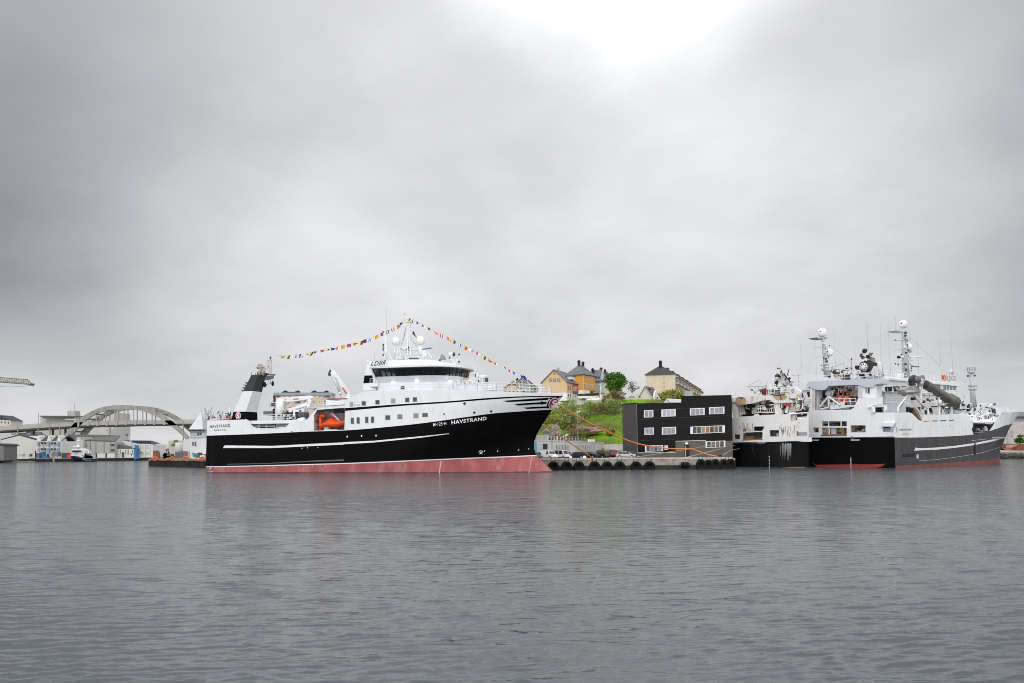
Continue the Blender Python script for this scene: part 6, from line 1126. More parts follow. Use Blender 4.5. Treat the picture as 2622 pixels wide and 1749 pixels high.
for f in range(4):
 for k in range(nb):
  t=(k+.35)/nb*wd;z=C.z+f*zfl+.4-.5;mb=MB();o=C+D*t-A*.0
  mb.obox(Vector((o.x,o.y,z))-A*.7,D*(wd/nb*.3),A*.7,(0,0,.1),GREYW);mb.obox(Vector((o.x,o.y,z+.6))-A*1.4,D*(wd/nb*.3),A*.06,(0,0,.55),BRN);mb.obox(Vector((o.x,o.y,z+.6))-A*.7-D*(wd/nb*.3),D*.05,A*.7,(0,0,.5),BRN);bw(mb,'balcony',h)
  mb=MB();o2=o+D*(wd/nb*.45);mb.obox(Vector((o2.x,o2.y,z+1.2))-A*.04,D*(wd/nb*.16),A*.05,(0,0,.8),WINF);mb.obox(Vector((o2.x,o2.y,z+1.2))-A*.08,D*(wd/nb*.12),A*.05,(0,0,.65),GLASS);bw(mb,'window',h)
C,A,D,WA,WD,wa,wd=corner(z2(545,0)[0],z2(1885,0)[0],z2(1970,0)[0],345,R(-3),z2(0,860)[1])
h=empty('apartment_block',C,0,'beige apartment block with blue-grey top storey behind the deck crane of the trawler','apartment block');PCH=mk('peach_render',(.54,.43,.35),.85,var=.06);BLG=mk('blue_grey_cladding',(.26,.30,.37),.6,var=.05)
ze=at_y(z2(1885,288),345).z;zt_=at_y(z2(1885,228),345).z;walls(C,A,D,wa,wd,2,ze,PCH,par=h,md=mk('pale_green_grey',(.5,.52,.5)));walls(C-D*.3-A*.1,A,D,wa+.2,wd+.3,ze,zt_,BLG,par=h,name='attic')
for x0,x1 in((560,715),(1025,1190),(1235,1300),(1700,1870)):
 for y in(290,420,540,660):mb=MB();plate(mb,quad(z2,x0,y+10,x1,y+62),WA.surf,mk('dim_grey_bulkhead',(.22,.22,.22)),.05);plate(mb,quad(z2,x0+50,y+12,x1-30,y+45),WA.surf,GLASS,.08);plate(mb,quad(z2,x0,y+66,x1,y+118),WA.surf,mk('lilac_grey_panel',(.40,.42,.52),.7),.35);bw(mb,'balcony',h)
for y in(300,430,555,690):
 for x in(785,818,915,950,1470,1505,1610,1645):pane(h,quad(z2,x-9,y,x+9,y+34),WA.surf,GLASS,off=.06)
for x in(785,1075,1462,1745):chimney(h,WA.pt(z2(x,225))+D*3,1.6,.8)
mb=MB();
for x in(905,1585):mb.obox(WA.pt(z2(x,220))+D*2,A*3.4,D*1,(0,0,.25),BLACKM)
bw(mb,'roof_vent',h)
P0=at_y(w4(318,1505),186);P1=at_y(w4(1790,1500),181);AX=(P1-P0);AX.z=0;wdt=AX.length;AX.normalize();NB=Vector((AX.y,-AX.x,0));WB=Wall(P0,AX,NB)
BK=Vector((-NB.x,-NB.y,0));zB=QZ
h=empty('office_building',(P0.x,P0.y,QZ),0,'black glossy three-storey office building with white window frames behind the parked cars','building')
GLZ=lam('glossy_black_cladding',(.004,.004,.005),2,.55,.5,.16,.5,.012);GLZ.node_tree.nodes['Principled BSDF'].inputs['Specular IOR Level'].default_value=.14;MATB=lam('matt_charcoal_boards',(.055,.05,.048),2,.3,.2,.7,.15,.02);BRK=lam('brown_grey_brick',(.115,.098,.085),2,.22,.25,.8,.2,.015)
zt0=WB.pt(w4(330,680)).z;zt1=WB.pt(w4(1690,553)).z;xs_=WB.t(w4(990,620));zf1=WB.pt(w4(905,1262)).z
mb=MB();a=Vector((P0.x,P0.y,zf1));mb.slab([a,a+AX*wdt,a+AX*wdt+UPV*(zt0-zf1),a+UPV*(zt0-zf1)],BK*16,GLZ);b_=a+AX*xs_+UPV*(zt0-zf1);mb.slab([b_,a+AX*wdt+UPV*(zt0-zf1),a+AX*wdt+UPV*(zt1-zf1),b_+UPV*(zt1-zt0)],BK*14,GLZ);bw(mb,'upper_wall',h)
mb=MB();a=Vector((P0.x,P0.y,QZ))+BK*.3;x1_=WB.t(w4(905,1400));mb.slab([a,a+AX*x1_,a+AX*x1_+UPV*(zf1-QZ),a+UPV*(zf1-QZ)],BK*15,GLZ);mb.slab([a+AX*x1_-BK*.28,a+AX*wdt-BK*.28,a+AX*wdt-BK*.28+UPV*(zf1-QZ-.02),a+AX*x1_-BK*.28+UPV*(zf1-QZ-.02)],BK*12,BRK);mb.slab([a-BK*.2,a+AX*x1_-BK*.2,a+AX*x1_-BK*.2+UPV*1.05,a-BK*.2+UPV*1.05],BK*1,BRK);mb.slab([a-BK*.24+UPV*1.06,a+AX*x1_-BK*.24+UPV*1.06,a+AX*x1_-BK*.24+UPV*1.2,a-BK*.24+UPV*1.2],BK*.5,GREYW);bw(mb,'ground_floor_wall',h)
L0=at_y(w4(90,1500),191);a=Vector((P0.x,P0.y,QZ))-AX*.02;l=Vector((L0.x,L0.y,QZ));zt2=zt0-.1
mb=MB();mb.slab([a,l,l+UPV*(zt2-QZ),a+UPV*(zt2-QZ)],BK*14,MATB);mb.slab([a+UPV*(zt2-QZ),l+UPV*(zt2-QZ),l+UPV*(zt2-QZ+.3),a+UPV*(zt2-QZ+.3)],BK*14+NB*.0,BLACKM);mb.tube([a+NB*.05,a+NB*.05+UPV*(zt2-QZ)],.05,mk('grey_marking',(.3,.3,.3)),4);bw(mb,'end_wall',h)
mb=MB();c_=Wall(a,(l-a),NB).pt(w4(167,1330));mb.ball(c_,.22,DSTEEL,8);bw(mb,'wall_vent',h)
mb=MB();t_=lambda x,y:WB.pt(w4(x,y))+NB*.05
for y0,x0,x1 in((790,330,1700),(935,330,1740),(1062,330,1740),(1260,330,905)):mb.tube([t_(x0,y0),t_(x1,y0-.045*(x1-x0))],.03,mk('cladding_joint',(.05,.05,.055),.5),4)
mb.tube([t_(905,1268),t_(1370,1255)],.09,GREYW,4);bw(mb,'cladding_joint',h)
warm=[mk('window_gloom',(.03,.03,.035),.1),GLASS,mk('beige_blind',(.36,.24,.12),.5),mk('orange_blind',(.34,.15,.05),.5),mk('dark_red_room',(.09,.03,.02),.3),mk('plant_behind_glass',(.10,.12,.07),.3),GLASS]
for(x0,y0,x1,y1,d,gl)in((415,790,560,900,1,GLASS2),(685,778,905,888,2,mk('lilac_blind',(.42,.42,.52),.3)),(1125,760,1352,868,2,GLASS2),(1420,742,1657,850,2,GLASS2),(423,1060,567,1168,1,GLASS2),(693,1052,912,1164,2,GLASS2),(1132,1042,1665,1152,6,warm),(432,1335,710,1428,3,[GLASS,mk('bluish_interior',(.13,.15,.22),.2),GLASS,mk('bluish_interior',(.13,.15,.22))]),(1367,1268,1672,1368,3,[GLASS,mk('pink_grey_interior',(.16,.12,.11),.2),mk('pink_grey_interior',(.16,.12,.11)),GLASS])):
 pane(h,quad(w4,x0,y0,x1,y1,-.04),WB.surf,gl,WINF,d,.13,.09)
mb=MB();plate(mb,quad(w4,1042,1322,1115,1508),WB.surf,BLACKM,.08);plate(mb,quad(w4,1052,1340,1060,1508),WB.surf,GREYW,.11);bw(mb,'door',h)
mb=MB();mb.ball(WB.pt(w4(1075,1300))+NB*.25,.3,mk('lit_door_lamp',(1,.95,.8),.3,emit=((1,.9,.65),2.5)),10,.55);bw(mb,'door_lamp',h)
mb=MB();plate(mb,quad(w4,732,1330,788,1398),WB.surf,mk('notice_board_white',(.6,.62,.64),.4),.2);bw(mb,'notice_board',h)
mb=MB();c_=WB.pt(w4(1090,600))+BK*6;mb.box(c_+Vector((-1,-1,-1)),c_+Vector((1,1,2.0)),STEEL);bw(mb,'roof_ventilator',h)
D0=at_y(z8(-120,480),186);D1=at_y(z8(1300,470),205);ax=D1-D0;ax.z=0;L_=ax.length;ax.normalize();nn=Vector((ax.y,-ax.x,0));WQ=Wall(D0,ax,nn);zt0=WQ.pt(z8(0,300)).z;zt1=WQ.pt(z8(1280,345)).z
h=empty('depot',(D0.x,D0.y,QZ),0,'low flat-roofed pale depot behind the parked cars at the foot of the slope','building');g0=Vector((D0.x,D0.y,QZ))
mb=MB();mb.slab([g0,g0+ax*L_,g0+ax*L_+UPV*(zt1-QZ),g0+UPV*(zt0-QZ)],-nn*9,mk('light_grey_wall',(.58,.58,.56),.8,var=.06));mb.slab([g0+UPV*(zt0-QZ)+nn*.1,g0+ax*L_+UPV*(zt1-QZ)+nn*.1,g0+ax*L_+UPV*(zt1-QZ+.2)+nn*.1,g0+UPV*(zt0-QZ+.2)+nn*.1],-nn*9.3,mk('pale_parapet',(.62,.57,.52),.8));bw(mb,'wall',h)
mb=MB();plate(mb,quad(z8,75,362,172,475),WQ.surf,DARKIN,.03);plate(mb,quad(z8,-60,360,75,480),WQ.surf,mk('pale_blue_door',(.48,.54,.56),.5),.05);bw(mb,'gate',h)
for x0,x1 in((325,570),(735,1075)):
 mb=MB()
 for k in range(9):t=k/8;x=x0+(x1-x0)*t;mb.tube([WQ.pt(z8(x,385))+nn*.5,WQ.pt(z8(x,500))+nn*.5],.05,STEEL if k%4 else DSTEEL,4)
 for y in(392,430,490):mb.tube([WQ.pt(z8(x0,y))+nn*.5,WQ.pt(z8(x1,y))+nn*.5],.05,STEEL,4)
 bw(mb,'mesh_gate',h)
mb=MB();plate(mb,quad(z8,983,275,1105,320),Wall(g0-nn*2,ax,nn).surf,WINF,.3);bw(mb,'roof_hatch',h)
mb=MB();wf=Wall(g0-nn*6,ax,nn)
fx=list(range(180,1310,62))
for k,x in enumerate(fx):b0=wf.pt(z8(x,300));mb.tube([b0,wf.pt(z8(x,205 if x<500 else 235 if x<1150 else 215))],.07 if k%3 else .12,WINF if x<500 or x>1150 else STEEL,4)
for y in(215,250,290):mb.tube([wf.pt(z8(180,y)),wf.pt(z8(1300,y+15))],.025,STEEL,4)
placed(mb,'fence',g0-nn*6+UPV*3,'open post and wire fence standing along the roof edge of the pale depot','fence')
mb=MB();wl=[at_y(z8(1290,500),204),at_y(z8(1760,500),200)];q_=lambda x,y,Y:at_y(z8(x,y),Y);mb.slab([q_(1290,500,204.5),q_(1290,378,204.5),q_(1760,365,200),q_(1760,500,200)],(0,1,0),PCON);placed(mb,'retaining_wall',wl[0],'pale concrete retaining wall between the depot and the black building','wall')
mb=MB();mb.slab([q_(-40,300,190),q_(-40,185,190),q_(175,185,193),q_(175,300,193)],(0,4,0),mk('lilac_grey_concrete',(.36,.34,.34),.8));placed(mb,'concrete_block',at_y(z8(0,300),190),'grey concrete structure on the left end of the depot roof','wall')
mb=MB();q_=lambda x,y:at_y(ZC(x,y),176);mb.slab([q_(830,1255),q_(830,1118),q_(884,1118),q_(884,1255)],(0,3,0),mk('sky_blue_container',(.12,.30,.50),.5));placed(mb,'container',q_(850,1255),'blue container just showing behind the bulbous bow of the trawler','container')
def post(p0,p1,y,lab,head=None,r=.09,m=STEEL,name='lamp_post',cat='lamp post'):
 a,b=at_y(p0,y),at_y(p1,y);e=empty(name,a,0,lab,cat);mb=MB();mb.tube([a,b],r,m,8,r*.6);bw(mb,'pole',e)
 if head:mb=MB();mb.obox(b+Vector((head*.4,0,.05)),(.45,0,.12),(0,.16,0),(0,0,.13),WINF);bw(mb,'lamp_head',e)
post(w5(782,1240),w5(782,535),203,'tall slim steel lamp post before the green slope',.3)
post(z8(262,480),z8(262,20),178,'plain slim pole rising behind the white van',None,.08,STEEL,'pole','pole')
post(z8(535,500),z8(535,190),182,'short lamp post with white head above the depot roof',.6)
post(w3(1605,668),w3(1605,560),250,'thin white flagpole before the orange house',None,.07,WINF,'flagpole','flagpole')
post(w3(1903,690),w3(1903,460),247,'pale utility post by the road in front of the grey-green house',.4,.16,WINF)
mb=MB();q_=lambda x,y,Y:at_y(w3(x,y),Y)
mb.slab([q_(1100,850,244),q_(1100,790,244),q_(1380,790,244),q_(1500,745,244),q_(1900,700,246),q_(1900,640,246),q_(1990,640,246),q_(2160,735,246),q_(2040,790,246),q_(1700,820,244)],(0,1.2,0),WALLW);mb.slab([q_(1490,745,248),q_(1490,672,248),q_(1880,665,248),q_(1880,760,248)],(0,1,0),WALLW);placed(mb,'terrace_wall',q_(1400,850,244),'white stepped terrace walls below the cream and orange houses','wall')
mb=MB();mb.slab([q_(1485,675,251),q_(1485,632,251),q_(1885,612,251),q_(1885,672,251)],(0,.3,0),mk('dark_timber_fence',(.05,.035,.025),.8,var=.3));mb.slab([q_(1905,640,249),q_(1905,605,249),q_(1990,625,249),q_(1990,690,249)],(0,.3,0),mk('brown_timber_fence',(.12,.09,.05),.8,var=.3));placed(mb,'timber_fence',q_(1700,660,251),'dark timber garden fence below the orange house','fence')
# ================================================================ trees and bushes
BARK=mk('bark',(.10,.08,.06),.9,var=.3,scale=3);TWIG=mk('pale_twigs',(.22,.19,.15),.9,var=.3,scale=3)
def leafmat(n,c):return mk(n,c,.75,var=.35,scale=1.3,spec=.25)
LG=[leafmat('leaf_deep_green',(.035,.095,.008)),leafmat('leaf_mid_green',(.075,.18,.012)),leafmat('leaf_bright_green',(.14,.27,.02))]
LO=[leafmat('leaf_olive',(.22,.25,.08)),leafmat('leaf_pale_olive',(.36,.40,.17)),leafmat('leaf_bud_green',(.27,.36,.07))]
LY=[leafmat('leaf_yellow_green',(.28,.32,.04)),leafmat('leaf_lime',(.36,.38,.07)),leafmat('leaf_ochre',(.24,.20,.05))]
LB=[leafmat('leaf_brown',(.22,.16,.08)),leafmat('leaf_dull_olive',(.20,.19,.06)),leafmat('leaf_rust',(.24,.14,.06))]
def leaves(mb,c,rad,n,size,mats,seed,clumps=14,fill=.55):
 """small leaf faces gathered in clumps through the crown's volume"""
 r=random.Random(seed);c=Vector(c);cl=[]
 for _ in range(clumps):
  while True:
   v=Vector((r.uniform(-1,1),r.uniform(-1,1),r.uniform(-1,1)))
   if .1<v.length<1:break
  cl.append((Vector((v.x*rad[0],v.y*rad[1],v.z*rad[2]))*.78,r.uniform(.28,.48),r.choice(mats)))
 for _ in range(n):
  o,k,m=r.choice(cl);
  if r.random()<.25:m=r.choice(mats)
  d=Vector((r.gauss(0,1),r.gauss(0,1),r.gauss(0,1))).normalized()*(r.random()**fill);p=c+o+Vector((d.x*rad[0],d.y*rad[1],d.z*rad[2]))*k
  u=Vector((r.gauss(0,1),r.gauss(0,1),r.gauss(0,.6))).normalized();w_=u.cross(Vector((r.gauss(0,1),r.gauss(0,1),r.gauss(0,1)))).normalized();s=size*r.uniform(.6,1.3)
  mb.add([p-u*s,p-w_*s*.6,p+u*s,p+w_*s*.6],[(0,1,2,3)],m)
 return cl
def tree(base,h,rad,mats,n,size,seed,label,cat='tree',group=None,trunk=None,name='tree',limbs=7,clumps=16,cz=None,tm=None,tr=.22):
 base=Vector(base);e=empty(name,base,0,label,cat,group);r=random.Random(seed+5);cz=h-rad[2]if cz is None else cz;c=Vector((0,0,cz));tm=tm or BARK
 mb=MB();cl=leaves(mb,c,rad,n,size,mats,seed,clumps);mb.build('crown',e,recalc=False)
 mb=MB();top=Vector((r.uniform(-.3,.3),0,cz+rad[2]*.3));mb.tube([(0,0,-.6),(r.uniform(-.1,.1),0,cz*.4),top],tr,tm,8,tr*.3)
 for o,k,m in cl[:limbs]:s=Vector((0,0,cz*r.uniform(.35,.8)));mb.tube([s,(s+c+o)*.5+Vector((0,0,.2)),c+o],tr*.4,tm,5,tr*.1)
 mb.build('trunk',e);return e
def ground(p,y):q=at_y(p,y);return Vector((q.x,q.y,terrain(q.x,q.y)))
g=ground(w3(2180,735),243);topz=at_y(w3(2180,222),243).z
tree(g,topz-g.z,(3.9,3.4,(topz-g.z)*.44),LG,8500,.25,3,'dense round dark green tree on the hilltop beside the pale yellow house',clumps=26,tr=.3)
g=ground(w4(245,600),262);g.z=at_y(w4(245,560),262).z;mb=None
tree(g,at_y(w4(240,290),262).z-g.z,(2.6,2.2,2.6),[leafmat('leaf_grey_green',(.10,.11,.08)),leafmat('leaf_dark_grey_green',(.05,.06,.04))],420,.20,9,'thin half-bare tree right of the dense dark green tree',limbs=12,clumps=12,tr=.14)
for i,(x,y0,y1,rx,Y,lab)in enumerate(((700,470,720,2.6,262,'yellow-green tree left of the middle before the beige apartment block'),(860,430,720,3.2,266,'tallest yellow-green tree before the beige apartment block'),(970,460,720,2.8,264,'yellow-green tree at the balcony corner of the beige apartment block'),(1170,540,740,3.0,275,'low yellow-green bush under the balconies of the beige apartment block'))):
 b_=at_y(w4(x,y1),Y);t_=at_y(w4(x,y0),Y);hh=t_.z-b_.z;tree(b_,hh,(rx,2.4,hh*.42),LY,1500,.22,20+i,lab,'tree','trees before the beige apartment block',clumps=16,tr=.12,limbs=9)
BUSH=[(60,640,3.2,222,LO,'pale olive bush half hidden by the trawler bow'),(330,560,3.6,224,LO,'large pale olive bush left of the tall lamp post'),(560,480,3.4,228,LO,'pale olive bush just below the road behind the upper rope'),(270,760,3.0,218,LY,'yellow-green bush in the lower left of the slope'),(480,800,3.0,217,LO,'twiggy olive bush low on the slope left of the tall lamp post'),(680,800,3.2,217,LO,'bushy olive clump crossed by the upper rope'),(640,1010,2.4,210,LB,'brown scrub above the depot fence left of the tall lamp post'),(1030,520,3.2,226,LO,'tall pale olive bush in the middle of the slope'),(900,620,2.6,222,LO,'olive bush right of the tall lamp post'),(920,990,2.0,210,LY,'ochre-green scrub right of the foot of the tall lamp post'),(1330,560,2.2,225,LB,'brown thorny bush in the middle right of the slope'),(1560,520,3.2,225,LO,'broad pale olive bush near the black building'),(1760,520,2.8,224,LO,'pale olive bush touching the edge of the black building'),(1620,860,1.6,212,LY,'slim young tree alone on the bright grass'),(1500,290,2.2,233,LB,'reddish scrub on the brow left of the villa'),(1800,290,2.6,234,LB,'brown scrub under the villa'),(1640,260,2.2,235,LB,'dull brown scrub below the dense dark green tree'),(1150,850,1.6,213,LB,'small brown bush over the bare rock'),(60,880,2.2,212,LO,'olive bush above the grey rock face by the trawler bow')]
for i,(a,b,r_,Y,ms,lab)in enumerate(BUSH):
 g=ground(w5(a,b),Y);p=at_y(w5(a,b),Y);e=empty('bush',(p.x,p.y,g.z),0,lab,'bush','bushes on the green slope');hz=max(.6,min(2.0,p.z-g.z))if False else r_*.82
 mb=MB();r=random.Random(i+70);leaves(mb,(0,0,hz*.95),(r_*.95,r_*.8,hz),int(430*r_),.19,ms,40+i,int(10+r_*4),.7);mb.build('foliage',e,recalc=False)
 mb=MB()
 for k in range(11):t=r.uniform(0,6.28);o=Vector((math.cos(t)*r_*.7,math.sin(t)*r_*.5,hz*r.uniform(.9,1.75)));mb.tube([(0,0,-.5),o*.5+Vector((0,0,.1)),o],.07,TWIG,4,.02)
 mb.build('stem',e)
HEDGE=[(w3(1260,775),243.3,4.0,.7,'dark low hedge on the white wall below the cream house'),(w3(1575,733),243.8,3.2,.6,'dark low hedge on the white wall right of the cream house'),(w3(1765,600),250,1.6,1.5,'round red-brown shrub in front of the orange house'),(w3(1960,755),243,2.2,.9,'dark shrub at the bend of the roadside wall'),(w7(560,960),292,5,3.5,'bright green bush beside the corrugated tower on the far right')]
for i,(p,Y,w_,hh,lab)in enumerate(HEDGE):
 q=at_y(p,Y);e=empty('shrub',(q.x,q.y,q.z-hh*.5),0,lab,'shrub');mb=MB();leaves(mb,(0,0,hh*.5),(w_/2*1.2,1.0,hh*.6),700 if i<4 else 1800,.14 if i<4 else .2,LB if i==2 else LG,90+i,12,.8);mb.build('foliage',e,recalc=False)
ROCK=mk('grey_rock',(.22,.20,.18),.9,var=.35,scale=.9,dirt=(.10,.09,.06),dirt_amt=.4,bump=.8)
def rock(c,r,seed,label,name='rock',m=ROCK,group=None):
 rr=random.Random(seed);bm=bmesh.new();bmesh.ops.create_icosphere(bm,subdivisions=3,radius=1)
 ph=[rr.uniform(0,6)for _ in range(6)]
 for v in bm.verts:
  k=1+.22*math.sin(v.co.x*3+ph[0])*math.sin(v.co.y*4+ph[1])+.15*math.sin(v.co.z*6+ph[2])+.08*math.sin(v.co.x*11+ph[3])+rr.uniform(-.04,.04);v.co=Vector((v.co.x*r[0],v.co.y*r[1],v.co.z*r[2]))*k
 me=bpy.data.meshes.new(name);bm.to_mesh(me);bm.free();me.materials.append(m);o=bpy.data.objects.new(name,me);COL.objects.link(o);o.location=c;return tag(o,label,'rock',group)
for i,(a,b,Y,r_,lab,m)in enumerate(((240,1050,209,(1.5,1.3,1.9),'steep grey rock face left of the tall lamp post',ROCK),(110,1060,210,(1.8,1.3,1.5),'grey rock hump close to the trawler bow',ROCK),(900,960,211,(2.4,1.5,1.3),'brownish rock outcrop right of the tall lamp post',mk('brown_rock',(.19,.14,.10),.9,var=.35,scale=1,bump=.8)),(1150,985,211,(2.2,1.3,.8),'low pinkish bare rock under the small brown bush',mk('pink_rock',(.30,.21,.17),.9,var=.3,scale=1,bump=.8)))):
 p=ground(w5(a,b),Y);rock((p.x,p.y,at_y(w5(a,b),Y).z-.3),r_,i,lab,m=m)
 # ================================================================ cars
TYRE=mk('car_tyre',(.015,.015,.015),.8);RIM=mk('alloy_rim',(.45,.45,.46),.35,metal=.6);CGL=mk('car_glass',(.02,.025,.03),.08,spec=.6);LAMPR=mk('red_tail_lamp',(.4,.01,.01),.3);LAMPW=mk('headlamp',(.7,.7,.7),.2)
SHAPES={'hatch':(4.2,1.52,1.75,[(0,.28),(.01,.55),(.05,.62),(.30,.64),(.985,.62),(1,.5),(1,.28)],[(.05,.62),(.12,.88),(.22,.985),(.50,1),(.64,.93),(.82,.64)],(.19,.80)),'estate':(4.6,1.46,1.78,[(0,.3),(.005,.6),(.03,.64),(.3,.66),(.7,.66),(.97,.56),(1,.46),(1,.28)],[(.02,.64),(.08,.95),(.14,1),(.52,1),(.60,.95),(.74,.66)],(.18,.80)),'suv':(4.6,1.80,1.85,[(0,.28),(.005,.56),(.03,.60),(.3,.61),(.72,.61),(.97,.55),(1,.46),(1,.26)],[(.02,.60),(.07,.95),(.12,1),(.52,1),(.60,.96),(.74,.61)],(.19,.80)),'van':(4.4,1.85,1.8,[(0,.2),(.0,.55),(.55,.58),(.80,.58),(.95,.5),(1,.38),(1,.2)],[(.0,.55),(.02,.96),(.06,1),(.58,1),(.66,.96),(.80,.58)],(.18,.82)),'minibus':(4.7,1.95,1.85,[(0,.2),(.0,.5),(.55,.52),(.86,.52),(.97,.46),(1,.34),(1,.2)],[(.0,.5),(.03,.95),(.08,1),(.68,1),(.76,.96),(.88,.52)],(.18,.82))}
def car(kind,p,Y,rot,paint,label,flip=False,scale=1.,blank=False):
 L_,Hh,Wd,low,top,wh=SHAPES[kind];q=at_y(p,Y);e=empty('parked_car',(q.x,q.y,QZ+.008),rot+(math.pi if flip else 0),label,'van' if kind in('van','minibus')else 'car','cars parked on the quay');e.scale=(scale,)*3
 X=lambda f:(f-.5)*L_;mb=MB();W=Wd/2
 prof=low+[];n=len(prof);secs=[]
 for y,sh in((-W,.03),(-W*.96,0),(W*.96,0),(W,.03)):secs.append([Vector((X(.5+(x-.5)*(1-sh*.6)),y,z*Hh*(1-sh*.5 if z>.4 else 1)))for x,z in prof])
 for i in range(3):
  mb.add(secs[i]+secs[i+1],[(j,(j+1)%n,n+(j+1)%n,n+j)for j in range(n)],paint,False)
 mb.add(secs[0],[tuple(range(n))],paint);mb.add(secs[3],[tuple(range(n))],paint)
 k=len(top);A=[Vector((X(x),-W*(.97-.16*max(0,(z-.6)/.4)),z*Hh))for x,z in top];B=[Vector((v.x,-v.y,v.z))for v in A]
 mb.add(A+B,[(j,j+1,k+j+1,k+j)for j in range(k-1)],paint);mb.add(A,[tuple(range(k))],paint);mb.add(B,[tuple(range(k))],paint)
 for s in(-1,1):
  for f in wh:mb.lathe((X(f),s*(W-.05),.33),(0,s,0),[(0,.40),(.055,.40)],BLACKM,16)
 mb.box((X(.02),-W*.9,.22),(X(.98),W*.9,.4),BLACKM);mb.build('body',e)
 for s in(-1,1):
  zl,zh=top[0][1]+.03,.95;xa=top[0][0]+(.05 if not blank else .60*(top[-1][0]));xb=top[-1][0]-.08;xt0=top[1][0]+(.06 if not blank else .50);xt1=top[-2][0]-.03
  pts=[Vector((X(xa),s*W*.975,zl*Hh)),Vector((X(xb),s*W*.975,zl*Hh)),Vector((X(xt1),s*W*.855,zh*Hh)),Vector((X(xt0),s*W*.855,zh*Hh))];mb=MB();mb.slab(pts,(0,s*.012,0),CGL)
  for t in((.36,.68)if not blank else()):a=pts[0].lerp(pts[1],t);b_=pts[3].lerp(pts[2],t);mb.tube([a+Vector((0,s*.01,0)),b_+Vector((0,s*.01,0))],.035,paint,4)
  mb.build('side_window',e)
 for(i0,i1,nm_)in((k-1,k-2,'windscreen'),(0,1,'rear_window')):
  if blank and nm_=='rear_window':continue
  a,b_=A[i0],A[i1];d=(b_-a);nrm=Vector((d.z,0,-d.x)).normalized();nrm=nrm if(nm_=='windscreen')==(nrm.x>0)else-nrm;lo=a+d*.1;hi=a+d*.92
  mb=MB();mb.slab([Vector((lo.x,lo.y*.9,lo.z)),Vector((lo.x,-lo.y*.9,lo.z)),Vector((hi.x,-hi.y*.88,hi.z)),Vector((hi.x,hi.y*.88,hi.z))],nrm*.015,CGL);mb.build(nm_,e)
 for s in(-1,1):
  for f in wh:
   mb=MB();mb.lathe((X(f),s*(W-.2),.33),(0,s,0),[(0,.3),(.02,.33),(.2,.33),(.22,.30),(.222,.22)],TYRE,18);w_=mb.build('wheel',e)
   mb=MB();mb.lathe((X(f),s*(W-.02),.33),(0,s,0),[(0,.22),(.045,.2),(.05,.06)],RIM,10);mb.build('rim',w_)
  mb=MB();mb.obox((X(.965),s*W*.72,.47*Hh if kind not in('van','minibus')else .42*Hh),(.1,0,0),(0,.2,0),(0,0,.09),LAMPW);mb.build('headlight',e)
  mb=MB();mb.obox((X(.012),s*W*.8,.52*Hh),(.06,0,0),(0,.15,0),(0,0,.16),LAMPR);mb.build('tail_light',e)
def paint(n,c,r=.25):return mk(n,c,r,var=.04,coat=.5)
PW=paint('white_car_paint',(.78,.78,.78));PN=paint('navy_car_paint',(.012,.02,.05));PK=paint('black_car_paint',(.008,.008,.009));PR=paint('red_car_paint',(.50,.012,.02));PS=paint('silver_car_paint',(.42,.43,.45));PG=paint('grey_green_car_paint',(.14,.19,.19))
bz=lambda x:z8(x,655)
car('hatch',bz(1738),171.5,R(-6),PS,'silver hatchback parked nearest the black building')
car('van',bz(205),169.5,R(-56),PW,'small white panel van nearest the trawler bow',blank=True,scale=.95)
car('minibus',bz(425),171,R(-40),mk('silver_white_van_paint',(.62,.63,.64),.3,var=.04),'silver-white minibus with side windows right behind the white panel van',scale=.96)
car('estate',bz(765),170.2,R(-33),PN,'navy estate car between the two white blocks',flip=True,scale=.96)
car('hatch',bz(1050),171.5,R(-48),PK,'black hatchback with reflections, crossed by the lower orange rope',flip=False)
car('suv',bz(1240),172.6,R(-52),PK,'tall black off-roader in front of the red van',flip=True)
car('minibus',bz(1440),177,R(-50),PR,'red van behind the silver hatchback',scale=.98)
car('hatch',bz(1360),174.8,R(-60),paint('dark_green_car_paint',(.01,.03,.022)),'very dark green hatchback squeezed between the black off-roader and the red van')
car('estate',bz(25),172,R(-50),PG,'grey-green car mostly hidden by the trawler bow',flip=True)
car('estate',bz(860),177,R(-40),mk('dark_slate_car_paint',(.03,.04,.045),.25,coat=.5),'dark slate car behind the navy estate car')
car('hatch',bz(1870),176.5,R(-8),PK,'black hatchback half behind the silver hatchback, beside the black building')
car('hatch',bz(640),176.5,R(-45),PS,'silver car showing between the minibus and the navy estate car')
# ================================================================ the far shore with the bridge
FSZ=at_y(w1(1000,1052),372).z
BLKQ=mk('far_quay_face',(.016,.016,.015),.8,var=.4,scale=.4)
mb=MB();far=[(-215,305),(-205,312),at_y(w1(230,1125),352).xy[:],at_y(w1(1300,1118),368).xy[:],at_y(w2(500,1088),388).xy[:],at_y(w2(1000,1078),402).xy[:],(-60,404),(-60,800),(-520,800),(-520,305)]
mb.slab([(x,y,FSZ)for x,y in far],(0,0,-3.5),mk('far_quay_top',(.30,.30,.28),.9),mside=BLKQ);tag(mb.build('far_quay'),kind='structure')
G_=lambda f,y:(lambda a,b:at_y(f(a,b),y))
OWH=mk('off_white_wall',(.50,.50,.47),.8,var=.06,scale=.1,dirt=(.40,.40,.37),dirt_amt=.3,streak=.6);GRW=mk('grey_clad_wall',(.36,.36,.34),.7,var=.06,scale=.1,streak=.5);WHW=mk('bright_white_wall',(.60,.595,.575),.7,var=.04,scale=.1);NAVR=mk('dark_navy_roof',(.025,.03,.045),.6,var=.2,scale=.3);GYR=mk('dark_grey_roof',(.085,.095,.095),.7,var=.15,scale=.2)
HB=mk('blue_hatch',(.17,.26,.40),.6);DW=mk('dark_far_window',(.04,.045,.05),.3)
